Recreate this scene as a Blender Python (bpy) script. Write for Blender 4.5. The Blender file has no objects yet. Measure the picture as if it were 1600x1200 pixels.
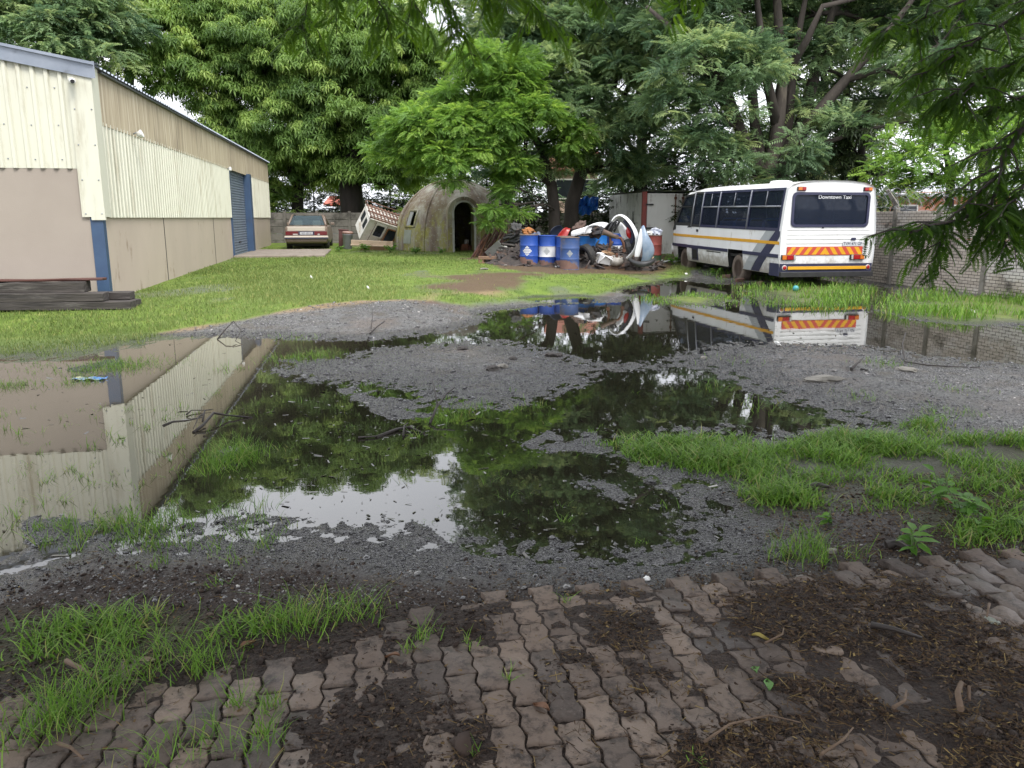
import bpy, bmesh, math, random
import numpy as np
from mathutils import Vector, Matrix, Euler

# ------------------------------------------------------------------ camera, sky, sun, exposure
sc = bpy.context.scene
col = sc.collection
R = math.radians
CAM_H, PITCH, FPX = 1.6, R(11.75), 1250.0
cam_data = bpy.data.cameras.new("camera")
cam = bpy.data.objects.new("camera", cam_data)
col.objects.link(cam)
cam.location = (0, 0, CAM_H)
cam.rotation_euler = (R(90) - PITCH, 0, 0)
cam_data.sensor_width = 36.0
cam_data.lens = 36.0 * FPX / 1600.0
cam_data.clip_start = 0.05
cam_data.clip_end = 2000.0
sc.camera = cam

SUN_EL, SUN_ROT = R(52), R(146)
world = bpy.data.worlds.new("World")
sc.world = world
world.use_nodes = True
wn, wl = world.node_tree.nodes, world.node_tree.links
wn.clear()
w_out = wn.new('ShaderNodeOutputWorld')
w_bg = wn.new('ShaderNodeBackground')
w_sky = wn.new('ShaderNodeTexSky')
w_sky.sky_type = 'NISHITA'
w_sky.sun_disc = False
w_sky.sun_elevation = SUN_EL
w_sky.sun_rotation = SUN_ROT
w_sky.dust_density = 3.0
w_hsv = wn.new('ShaderNodeHueSaturation')
w_hsv.inputs['Saturation'].default_value = 0.30
w_tc = wn.new('ShaderNodeTexCoord')
w_noise = wn.new('ShaderNodeTexNoise')
w_noise.inputs['Scale'].default_value = 2.2
w_noise.inputs['Detail'].default_value = 5.0
w_ramp = wn.new('ShaderNodeValToRGB')
w_ramp.color_ramp.elements[0].position = 0.3
w_ramp.color_ramp.elements[0].color = (9.0, 9.3, 10.2, 1)
w_ramp.color_ramp.elements[1].position = 0.7
w_ramp.color_ramp.elements[1].color = (13.0, 13.2, 13.8, 1)
w_mix = wn.new('ShaderNodeMix')
w_mix.data_type = 'RGBA'
w_mix.inputs['Factor'].default_value = 0.8
wl.new(w_tc.outputs['Generated'], w_noise.inputs['Vector'])
wl.new(w_noise.outputs['Fac'], w_ramp.inputs['Fac'])
wl.new(w_sky.outputs['Color'], w_hsv.inputs['Color'])
wl.new(w_hsv.outputs['Color'], w_mix.inputs['A'])
wl.new(w_ramp.outputs['Color'], w_mix.inputs['B'])
wl.new(w_mix.outputs['Result'], w_bg.inputs['Color'])
w_bg.inputs['Strength'].default_value = 0.10
wl.new(w_bg.outputs['Background'], w_out.inputs['Surface'])

sun_d = bpy.data.lights.new("sun", 'SUN')
sun_d.energy = 1.7
sun_d.angle = R(22)
sun_d.color = (1.0, 0.96, 0.90)
sun = bpy.data.objects.new("sun", sun_d)
col.objects.link(sun)
_sd = Vector((math.sin(SUN_ROT) * math.cos(SUN_EL), math.cos(SUN_ROT) * math.cos(SUN_EL), math.sin(SUN_EL)))
sun.rotation_euler = _sd.to_track_quat('Z', 'Y').to_euler()
sun.location = (0, 0, 40)

sc.view_settings.view_transform = 'Standard'
sc.view_settings.look = 'None'
sc.view_settings.exposure = 1.10
sc.view_settings.gamma = 1.0
sc.view_settings.use_curve_mapping = False
sc.cycles.max_bounces = 9
sc.cycles.diffuse_bounces = 5
sc.cycles.glossy_bounces = 3
sc.cycles.transmission_bounces = 4
sc.cycles.transparent_max_bounces = 6
sc.cycles.sample_clamp_indirect = 6.0
sc.cycles.caustics_reflective = False
sc.cycles.caustics_refractive = False
try:
    sc.cycles.use_denoising = True
except Exception:
    pass

# ------------------------------------------------------------------ helpers
random.seed(7)
rng = np.random.default_rng(11)
CP, SP = math.cos(PITCH), math.sin(PITCH)

def ray(u, v):
    x, y = (u - 800.0) / FPX, (600.0 - v) / FPX
    return (x, CP + y * SP, -SP + y * CP)

def at_z(u, v, z=0.0):
    """world point seen at a photo pixel on the level z"""
    d = ray(u, v)
    t = (z - CAM_H) / d[2]
    return (d[0] * t, d[1] * t, z)

def at_y(u, v, Y):
    """world point seen at a photo pixel at the depth Y"""
    d = ray(u, v)
    t = Y / d[1]
    return Vector((d[0] * t, Y, CAM_H + d[2] * t))

def _hash(ix, iy, seed):
    h = (ix.astype(np.int64) * 374761393 + iy.astype(np.int64) * 668265263 + seed * 974711) & 0xffffffff
    h = ((h ^ (h >> 13)) * 1274126177) & 0xffffffff
    h = h ^ (h >> 16)
    return (h & 0xffff) / 65535.0

def vnoise(x, y, seed=0):
    x0, y0 = np.floor(x), np.floor(y)
    fx, fy = x - x0, y - y0
    fx, fy = fx * fx * (3 - 2 * fx), fy * fy * (3 - 2 * fy)
    a, b = _hash(x0, y0, seed), _hash(x0 + 1, y0, seed)
    c, d = _hash(x0, y0 + 1, seed), _hash(x0 + 1, y0 + 1, seed)
    return (a * (1 - fx) + b * fx) * (1 - fy) + (c * (1 - fx) + d * fx) * fy

def fbm(x, y, seed=0, octs=4):
    x, y = np.asarray(x, float), np.asarray(y, float)
    s, a, t = 0.0, 1.0, 0.0
    for i in range(octs):
        s = s + a * vnoise(x, y, seed + i * 17)
        t += a
        a *= 0.5
        x, y = x * 2.03 + 5.1, y * 2.03 + 3.7
    return s / t * 2 - 1

def sstep(a, b, x):
    t = np.clip((x - a) / (b - a), 0, 1)
    return t * t * (3 - 2 * t)

def sdf_poly(px, py, poly):
    """signed distance to a polygon, negative inside"""
    d = np.full(px.shape, 1e9)
    inside = np.zeros(px.shape, bool)
    n = len(poly)
    for i in range(n):
        ax, ay = poly[i][:2]
        bx, by = poly[(i + 1) % n][:2]
        ex, ey = bx - ax, by - ay
        wx, wy = px - ax, py - ay
        t = np.clip((wx * ex + wy * ey) / (ex * ex + ey * ey + 1e-12), 0, 1)
        dx, dy = wx - ex * t, wy - ey * t
        d = np.minimum(d, dx * dx + dy * dy)
        c = ((ay <= py) != (by <= py))
        if abs(by - ay) > 1e-12:
            inside ^= c & (px < ax + (py - ay) / (by - ay) * ex)
    d = np.sqrt(d)
    return np.where(inside, -d, d)

def wpoly(pts, z=0.0):
    return [at_z(u, v, z)[:2] for u, v in pts]

# --- materials
def new_mat(name):
    m = bpy.data.materials.new(name)
    m.use_nodes = True
    nt = m.node_tree
    return m, nt.nodes, nt.links, nt.nodes['Principled BSDF']

def nd(nodes, t, **kw):
    n = nodes.new(t)
    for k, v in kw.items():
        if k.startswith('i_'):
            n.inputs[k[2:].replace('_', ' ')].default_value = v
        else:
            setattr(n, k, v)
    return n

def mixc(nodes, links, fac, a, b, blend='MIX'):
    n = nodes.new('ShaderNodeMix')
    n.data_type = 'RGBA'
    n.blend_type = blend
    for sock, val in ((n.inputs['Factor'], fac), (n.inputs['A'], a), (n.inputs['B'], b)):
        if hasattr(val, 'links'):
            links.new(val, sock)
        elif isinstance(val, (int, float)):
            sock.default_value = val
        else:
            sock.default_value = (*val, 1) if len(val) == 3 else val
    return n.outputs['Result']

def ramp(nodes, links, src, stops):
    n = nodes.new('ShaderNodeValToRGB')
    els = n.color_ramp.elements
    while len(els) < len(stops):
        els.new(0.5)
    for e, (p, c) in zip(els, stops):
        e.position = p
        e.color = (*c, 1) if not isinstance(c, (int, float)) else (c, c, c, 1)
    links.new(src, n.inputs['Fac'])
    return n.outputs['Color']

def math_n(nodes, links, op, a, b=None, clamp=False):
    n = nodes.new('ShaderNodeMath')
    n.operation = op
    n.use_clamp = clamp
    for s, v in zip(n.inputs, (a, b)):
        if v is None:
            continue
        if hasattr(v, 'links'):
            links.new(v, s)
        else:
            s.default_value = v
    return n.outputs[0]

def mapr(nodes, links, src, a, b, c=0.0, d=1.0):
    n = nodes.new('ShaderNodeMapRange')
    n.interpolation_type = 'SMOOTHSTEP'
    links.new(src, n.inputs['Value'])
    for k, v in zip(('From Min', 'From Max', 'To Min', 'To Max'), (a, b, c, d)):
        n.inputs[k].default_value = v
    return n.outputs['Result']

MATS = {}
def paint(name, c1, c2=None, rough=0.5, scale=6.0, dirt=None, dirt_amt=0.3, metal=0.0, bump=0.0, bscale=40.0, stretch=(1, 1, 1), spec=0.5, dscale=2.5):
    """painted or weathered surface: two tones by noise, blotches of dirt, a fine bump"""
    if name in MATS:
        return MATS[name]
    m, n, l, b = new_mat(name)
    tc = n.new('ShaderNodeTexCoord')
    mp = n.new('ShaderNodeMapping')
    mp.inputs['Scale'].default_value = stretch
    l.new(tc.outputs['Object'], mp.inputs['Vector'])
    n1 = nd(n, 'ShaderNodeTexNoise', i_Scale=scale, i_Detail=6.0, i_Roughness=0.6)
    l.new(mp.outputs['Vector'], n1.inputs['Vector'])
    c2 = c2 or tuple(x * 0.8 for x in c1)
    c = ramp(n, l, n1.outputs['Fac'], [(0.35, c1), (0.68, c2)])
    if dirt:
        n2 = nd(n, 'ShaderNodeTexNoise', i_Scale=dscale, i_Detail=8.0, i_Roughness=0.7)
        l.new(mp.outputs['Vector'], n2.inputs['Vector'])
        f = mapr(n, l, n2.outputs['Fac'], 0.62 - dirt_amt * 0.35, 0.78 - dirt_amt * 0.2)
        c = mixc(n, l, f, c, dirt)
        l.new(mapr(n, l, f, 0, 1, rough, min(1, rough + 0.3)), b.inputs['Roughness'])
    else:
        b.inputs['Roughness'].default_value = rough
    l.new(c, b.inputs['Base Color'])
    b.inputs['Metallic'].default_value = metal
    b.inputs['Specular IOR Level'].default_value = spec
    if bump:
        n3 = nd(n, 'ShaderNodeTexNoise', i_Scale=bscale, i_Detail=4.0)
        l.new(mp.outputs['Vector'], n3.inputs['Vector'])
        bp = nd(n, 'ShaderNodeBump', i_Strength=bump, i_Distance=0.02)
        l.new(n3.outputs['Fac'], bp.inputs['Height'])
        l.new(bp.outputs['Normal'], b.inputs['Normal'])
    MATS[name] = m
    return m

# --- objects
def tag(o, label=None, cat=None, group=None, kind=None):
    for k, v in (('label', label), ('category', cat), ('group', group), ('kind', kind)):
        if v:
            o[k] = v
    return o

def empty(name, loc=(0, 0, 0), rot=(0, 0, 0), label=None, cat=None, group=None):
    o = bpy.data.objects.new(name, None)
    col.objects.link(o)
    o.location = loc
    o.rotation_euler = rot
    return tag(o, label, cat, group)

def np_mesh(name, V, F, mats, parent=None, tint=None, smooth=False, mat_idx=None):
    """mesh object from numpy arrays; F is (n,3) or (n,4); tint a value per vertex"""
    me = bpy.data.meshes.new(name)
    V = np.ascontiguousarray(V, np.float32)
    F = np.ascontiguousarray(F, np.int32)
    k = F.shape[1]
    me.vertices.add(len(V))
    me.vertices.foreach_set('co', V.ravel())
    me.loops.add(F.size)
    me.loops.foreach_set('vertex_index', F.ravel())
    me.polygons.add(len(F))
    me.polygons.foreach_set('loop_start', np.arange(0, F.size, k, dtype=np.int32))
    if smooth:
        me.polygons.foreach_set('use_smooth', np.ones(len(F), bool))
    if mat_idx is not None:
        me.polygons.foreach_set('material_index', np.ascontiguousarray(mat_idx, np.int32))
    if tint is not None:
        tint = np.asarray(tint, np.float32)
        if tint.ndim == 1:
            a = me.attributes.new('tint', 'FLOAT', 'POINT')
            a.data.foreach_set('value', np.ascontiguousarray(tint))
        else:
            a = me.attributes.new('tint', 'FLOAT_COLOR', 'POINT')
            c = np.ones((len(V), 4), np.float32)
            c[:, :tint.shape[1]] = tint
            a.data.foreach_set('color', c.ravel())
    me.update(calc_edges=True)
    for m in (mats if isinstance(mats, (list, tuple)) else [mats]):
        me.materials.append(m)
    o = bpy.data.objects.new(name, me)
    col.objects.link(o)
    o.parent = parent
    return o

def scatter(name, tv, tf, pos, basis, mat, parent=None, tint=None, smooth=False):
    """many copies of a small template merged into one mesh; basis is (n,3,3) rows = template axes"""
    tv = np.asarray(tv, float)
    tf = np.asarray(tf, int)
    n, k = len(pos), len(tv)
    V = np.einsum('kc,ncd->nkd', tv, basis) + np.asarray(pos)[:, None, :]
    F = (tf[None] + (np.arange(n) * k)[:, None, None]).reshape(-1, tf.shape[1])
    t = None if tint is None else np.repeat(tint, k, axis=0)
    return np_mesh(name, V.reshape(-1, 3), F, mat, parent, t, smooth)

def basis_from(direc, up_hint=None, scale=None, roll=None):
    """rows: x = direc, y = sideways, z = up"""
    d = direc / (np.linalg.norm(direc, axis=1, keepdims=True) + 1e-9)
    uh = np.tile([0, 0, 1.0], (len(d), 1)) if up_hint is None else up_hint
    y = np.cross(uh, d)
    y /= (np.linalg.norm(y, axis=1, keepdims=True) + 1e-9)
    z = np.cross(d, y)
    if roll is not None:
        c, s = np.cos(roll)[:, None], np.sin(roll)[:, None]
        y, z = y * c + z * s, z * c - y * s
    B = np.stack([d, y, z], 1)
    if scale is not None:
        B = B * (scale[:, None, None] if scale.ndim == 1 else scale[:, :, None])
    return B

class MB:
    """collects shapes and links them as ONE mesh object"""
    def __init__(self):
        self.v, self.f, self.m, self.s = [], [], [], []
        self.M = Matrix.Identity(4)
    def add(self, vs, fs, mat=0, smooth=False):
        o = len(self.v)
        self.v += [self.M @ Vector(p) for p in vs]
        for f in fs:
            self.f.append([i + o for i in f])
            self.m.append(mat)
            self.s.append(smooth)
        return self
    def box(self, c, s, rot=None, mat=0, taper=1.0):
        hx, hy, hz = s[0] / 2, s[1] / 2, s[2] / 2
        vs = [(-hx, -hy, -hz), (hx, -hy, -hz), (hx, hy, -hz), (-hx, hy, -hz),
              (-hx * taper, -hy * taper, hz), (hx * taper, -hy * taper, hz), (hx * taper, hy * taper, hz), (-hx * taper, hy * taper, hz)]
        if rot is not None:
            q = Euler(rot).to_matrix() if not isinstance(rot, Matrix) else rot
            vs = [q @ Vector(p) for p in vs]
        vs = [Vector(p) + Vector(c) for p in vs]
        return self.add(vs, [(0, 3, 2, 1), (4, 5, 6, 7), (0, 1, 5, 4), (1, 2, 6, 5), (2, 3, 7, 6), (3, 0, 4, 7)], mat)
    def span(self, x0, x1, y0, y1, z0, z1, mat=0):
        return self.box(((x0 + x1) / 2, (y0 + y1) / 2, (z0 + z1) / 2), (x1 - x0, y1 - y0, z1 - z0), mat=mat)
    def tube(self, pts, rad, n=8, mat=0, cap=True, smooth=True, closed=False):
        pts = [Vector(p) for p in pts]
        if isinstance(rad, (int, float)):
            rad = [rad] * len(pts)
        rings, prev = [], None
        vs, fs = [], []
        for i, p in enumerate(pts):
            a = pts[max(i - 1, 0)] if not closed else pts[i - 1]
            b = pts[min(i + 1, len(pts) - 1)] if not closed else pts[(i + 1) % len(pts)]
            t = (b - a).normalized() if (b - a).length > 1e-9 else Vector((0, 0, 1))
            if prev is None:
                h = Vector((0, 0, 1)) if abs(t.z) < 0.9 else Vector((1, 0, 0))
                x = t.cross(h).normalized()
            else:
                x = (prev - t * prev.dot(t))
                x = x.normalized() if x.length > 1e-6 else t.orthogonal().normalized()
            prev = x
            y = t.cross(x)
            for k in range(n):
                a_ = 2 * math.pi * k / n
                vs.append(p + (x * math.cos(a_) + y * math.sin(a_)) * rad[i])
        L = len(pts)
        for i in range(L if closed else L - 1):
            j = (i + 1) % L
            for k in range(n):
                k2 = (k + 1) % n
                fs.append((i * n + k, i * n + k2, j * n + k2, j * n + k))
        self.add(vs, fs, mat, smooth)
        if cap and not closed:
            o = len(self.v) - len(vs)
            self.f.append([o + k for k in range(n)][::-1]); self.m.append(mat); self.s.append(False)
            self.f.append([o + (L - 1) * n + k for k in range(n)]); self.m.append(mat); self.s.append(False)
        return self
    def lathe(self, prof, n=24, mat=0, c=(0, 0, 0), rot=None, smooth=True, mats=None):
        """prof: (radius, height) list turned round the z axis"""
        vs = []
        q = Euler(rot).to_matrix() if rot is not None else Matrix.Identity(3)
        for r, z in prof:
            for k in range(n):
                a = 2 * math.pi * k / n
                vs.append(q @ Vector((r * math.cos(a), r * math.sin(a), z)) + Vector(c))
        o = len(self.v)
        self.v += [self.M @ Vector(p) for p in vs]
        for i in range(len(prof) - 1):
            for k in range(n):
                k2 = (k + 1) % n
                self.f.append([o + i * n + k, o + i * n + k2, o + (i + 1) * n + k2, o + (i + 1) * n + k])
                self.m.append(mats[i] if mats else mat)
                self.s.append(smooth)
        for i, rev in ((0, True), (len(prof) - 1, False)):
            if prof[i][0] > 1e-4:
                ring = [o + i * n + k for k in range(n)]
                self.f.append(ring[::-1] if rev else ring)
                self.m.append((mats[0] if rev else mats[-1]) if mats else mat)
                self.s.append(False)
        return self
    def prism(self, poly, depth, mat=0, M=None):
        """poly in the local xy plane pushed from z=0 to z=depth; M places it"""
        M = M or Matrix.Identity(4)
        n = len(poly)
        vs = [M @ Vector((x, y, 0)) for x, y in poly] + [M @ Vector((x, y, depth)) for x, y in poly]
        fs = [tuple(range(n))[::-1], tuple(range(n, 2 * n))]
        fs += [(i, (i + 1) % n, n + (i + 1) % n, n + i) for i in range(n)]
        return self.add(vs, fs, mat)
    def ring(self, outer, inner, depth, mat=0, M=None):
        """a flat frame between two outlines with the same number of points"""
        M = M or Matrix.Identity(4)
        n = len(outer)
        vs = [M @ Vector((*p, z)) for z in (0, depth) for p in outer] + [M @ Vector((*p, z)) for z in (0, depth) for p in inner]
        fs = []
        for i in range(n):
            j = (i + 1) % n
            fs += [(n + i, n + j, 3 * n + j, 3 * n + i), (j, i, 2 * n + i, 2 * n + j), (i, j, n + j, n + i), (2 * n + j, 2 * n + i, 3 * n + i, 3 * n + j)]
        return self.add(vs, fs, mat)
    def grid(self, rows, mat=0, smooth=True, closed=False, caps=False):
        """rows of equally many points joined by quads"""
        n = len(rows[0])
        vs = [p for r in rows for p in r]
        fs = []
        for i in range(len(rows) - 1):
            for k in range(n if closed else n - 1):
                k2 = (k + 1) % n
                fs.append((i * n + k, i * n + k2, (i + 1) * n + k2, (i + 1) * n + k))
        o = len(self.v)
        self.add(vs, fs, mat, smooth)
        if caps:
            self.f.append([o + k for k in range(n)][::-1]); self.m.append(mat); self.s.append(False)
            self.f.append([o + (len(rows) - 1) * n + k for k in range(n)]); self.m.append(mat); self.s.append(False)
        return self
    def build(self, name, mats, parent=None, bevel=0.0, seg=2, fix=True):
        me = bpy.data.meshes.new(name)
        me.from_pydata([tuple(p) for p in self.v], [], self.f)
        for m in (mats if isinstance(mats, (list, tuple)) else [mats]):
            me.materials.append(m)
        me.polygons.foreach_set('material_index', self.m)
        me.polygons.foreach_set('use_smooth', self.s)
        me.update()
        if fix:
            bm = bmesh.new()
            bm.from_mesh(me)
            bmesh.ops.recalc_face_normals(bm, faces=bm.faces)
            bm.to_mesh(me)
            bm.free()
        o = bpy.data.objects.new(name, me)
        col.objects.link(o)
        o.parent = parent
        if bevel:
            b = o.modifiers.new('bevel', 'BEVEL')
            b.width = bevel
            b.segments = seg
            b.limit_method = 'ANGLE'
            b.angle_limit = R(40)
        return o

def rrect(x0, x1, y0, y1, r, n=4):
    """rounded rectangle outline"""
    pts = []
    for cx, cy, a0 in ((x1 - r, y1 - r, 0), (x0 + r, y1 - r, 90), (x0 + r, y0 + r, 180), (x1 - r, y0 + r, 270)):
        for i in range(n + 1):
            a = R(a0 + 90 * i / n)
            pts.append((cx + r * math.cos(a), cy + r * math.sin(a)))
    return pts

def copy_tree(o, parent=None):
    c = o.copy()
    col.objects.link(c)
    c.parent = parent
    for ch in [x for x in col.objects if x.parent == o]:
        copy_tree(ch, c)
    return c

def text_part(name, txt, size, mat, parent, M, extrude=0.002):
    """real lettering as a mesh of its own, lying in the local xy plane of M"""
    cu = bpy.data.curves.new(name, 'FONT')
    cu.body = txt
    cu.size = size
    cu.align_x = 'CENTER'
    cu.align_y = 'CENTER'
    cu.extrude = extrude
    t = bpy.data.objects.new(name, cu)
    me = bpy.data.meshes.new_from_object(t)
    bpy.data.objects.remove(t)
    me.transform(M)
    me.materials.clear()
    me.materials.append(mat)
    o = bpy.data.objects.new(name, me)
    col.objects.link(o)
    o.parent = parent
    return o

YAW = math.atan(0.1757)          # the yard's buildings, bus, fence and paving all follow this direction

# ------------------------------------------------------------------ ground shape
water_main = wpoly([(-400, 565), (0, 562), (60, 566), (110, 560), (190, 546), (250, 532), (340, 527), (430, 528), (500, 531), (560, 531), (620, 526), (700, 515),
                    (756, 501), (742, 488), (800, 480), (850, 477), (960, 472), (1000, 462), (960, 457), (1020, 443), (1060, 437), (1100, 443), (1180, 446), (1230, 462), (1330, 462),
                    (1372, 445), (1420, 462), (1425, 480), (1370, 486), (1440, 500), (1530, 508), (1640, 512), (1640, 578), (1590, 571), (1530, 565), (1450, 558), (1400, 547), (1345, 541), (1250, 537),
                    (1180, 536), (1110, 540), (1075, 552), (1040, 562), (1075, 571), (1115, 576), (1150, 594), (1200, 618), (1280, 640), (1352, 660), (1325, 672), (1230, 678),
                    (1150, 672), (1060, 672), (970, 690), (955, 705), (990, 735), (1045, 765), (1075, 805), (1090, 850), (1050, 868), (950, 868), (860, 860), (780, 848),
                    (700, 836), (600, 828), (470, 824), (360, 822), (300, 828), (230, 834), (130, 838), (60, 862), (0, 884), (-300, 930)])
water_far = wpoly([(795, 471), (832, 464), (900, 463), (945, 467), (930, 472), (860, 474)])
island_mid = wpoly([(425, 578), (470, 566), (540, 560), (590, 546), (660, 540), (780, 531), (830, 540), (890, 560), (945, 571), (1045, 563), (1070, 570), (960, 580), (925, 588), (905, 602),
                    (850, 620), (770, 640), (700, 628), (600, 602), (490, 592)])
shallow = [wpoly(p) for p in ([(780, 690), (850, 668), (950, 660), (985, 690), (960, 715), (850, 722)],
                              [(480, 594), (600, 606), (660, 624), (720, 628), (700, 655), (600, 664), (550, 640)],
                              [(80, 575), (170, 558), (235, 560), (200, 590), (100, 600)],
                              [(300, 700), (400, 690), (410, 725), (330, 745)],
                              [(760, 850), (880, 845), (1000, 850), (1080, 830), (1100, 870), (900, 885), (760, 872)],
                              [(0, 800), (120, 790), (260, 800), (300, 830), (0, 880)],
                              [(420, 560), (500, 556), (500, 570), (420, 575)],
                              [(850, 745), (960, 735), (1050, 790), (1000, 820)])]
straw_strip = wpoly([(-200, 560), (-20, 530), (120, 524), (260, 513), (400, 500), (520, 489), (620, 482), (740, 470), (800, 462), (800, 470), (740, 478), (620, 490), (420, 506), (270, 522), (130, 536), (0, 545)])
lawn_poly = wpoly([(-900, 590), (-100, 560), (60, 562), (180, 545), (270, 521), (420, 503), (560, 488), (700, 481), (800, 470), (900, 461), (960, 455), (1030, 440), (1080, 425),
                   (1120, 405), (1100, 385), (1000, 372), (600, 366), (-300, 366), (-1500, 420)], 0.1)
bank_poly = wpoly([(250, 524), (420, 504), (560, 490), (730, 484), (760, 500), (700, 516), (560, 532), (430, 528), (340, 527)])
soil_polys = [wpoly(p, 0.2) for p in ([(735, 410), (800, 402), (900, 408), (1040, 405), (1060, 416), (1000, 424), (860, 428), (760, 420)],
                                      [(690, 440), (760, 428), (830, 430), (800, 450), (720, 470), (660, 460)])]
ngrass_polys = [wpoly(p, 0.04) for p in ([(955, 690), (1010, 672), (1100, 680), (1230, 682), (1340, 672), (1400, 655), (1460, 650), (1500, 680), (1640, 690), (1700, 830), (1500, 850), (1400, 800),
                                          (1300, 790), (1240, 800), (1180, 790), (1150, 750), (1050, 720), (960, 712)],
                                         [(-100, 950), (60, 945), (180, 960), (330, 970), (420, 985), (320, 1020), (150, 1060), (-100, 1110)],
                                         [(20, 1110), (120, 1070), (190, 1090), (160, 1160), (60, 1170)])]
rgrass_polys = [wpoly(p) for p in ([(1140, 452), (1230, 448), (1330, 452), (1350, 470), (1300, 482), (1200, 476)],
                                   [(1370, 470), (1420, 462), (1640, 468), (1640, 505), (1500, 505), (1400, 492)],
                                   [(1000, 466), (1090, 456), (1160, 470), (1120, 480), (1040, 477)])]
SHED_X, SHED_Y = -6.75, 13.5
PAVE_Z = 0.072
pave_poly = wpoly([(-500, 1500), (-400, 1135), (0, 1092), (160, 1070), (420, 1045), (590, 1000), (640, 972), (760, 940), (830, 930), (960, 915), (1130, 905), (1300, 898), (1600, 868), (2000, 840), (2600, 1500)], PAVE_Z)
cover_polys = [wpoly(p, PAVE_Z) for p in ([(430, 1300), (465, 1130), (530, 1075), (600, 1050), (700, 1060), (755, 1090), (770, 1300)],
                                          [(480, 1010), (640, 960), (760, 945), (770, 1000), (700, 1010), (560, 1030)],
                                          [(1130, 930), (1300, 896), (1480, 905), (1545, 960), (1680, 985), (1680, 1110), (1500, 1085), (1390, 1035), (1260, 1015), (1150, 985)],
                                          [(1040, 1300), (1075, 1150), (1200, 1125), (1290, 1160), (1330, 1300)],
                                          [(1190, 1060), (1330, 1078), (1440, 1135), (1300, 1125)],
                                          [(925, 945), (990, 955), (1015, 1010), (950, 1025)], [(830, 1060), (930, 1050), (920, 1085), (850, 1095)],
                                          [(-300, 1000), (200, 1000), (420, 1005), (560, 955), (640, 975), (500, 1030), (250, 1062), (120, 1085), (-300, 1130)],
                                          [(1430, 1130), (1700, 1080), (1700, 1300), (1500, 1300), (1480, 1180)])]
def pave_masks(x, y):
    """how much of a spot is paving, and how much soil and litter lies over it"""
    nz = fbm(x * 5.5, y * 5.5, 81, 4)
    pave = sstep(0.05, -0.05, sdf_poly(x, y, pave_poly) + 0.04 * nz)
    cov = np.zeros_like(x)
    for p in cover_polys:
        cov = np.maximum(cov, sstep(0.10, -0.12, sdf_poly(x, y, p) + 0.14 * nz))
    cov = np.maximum(cov, 0.75 * sstep(0.22, 0.5, nz))
    return pave, cov

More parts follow.
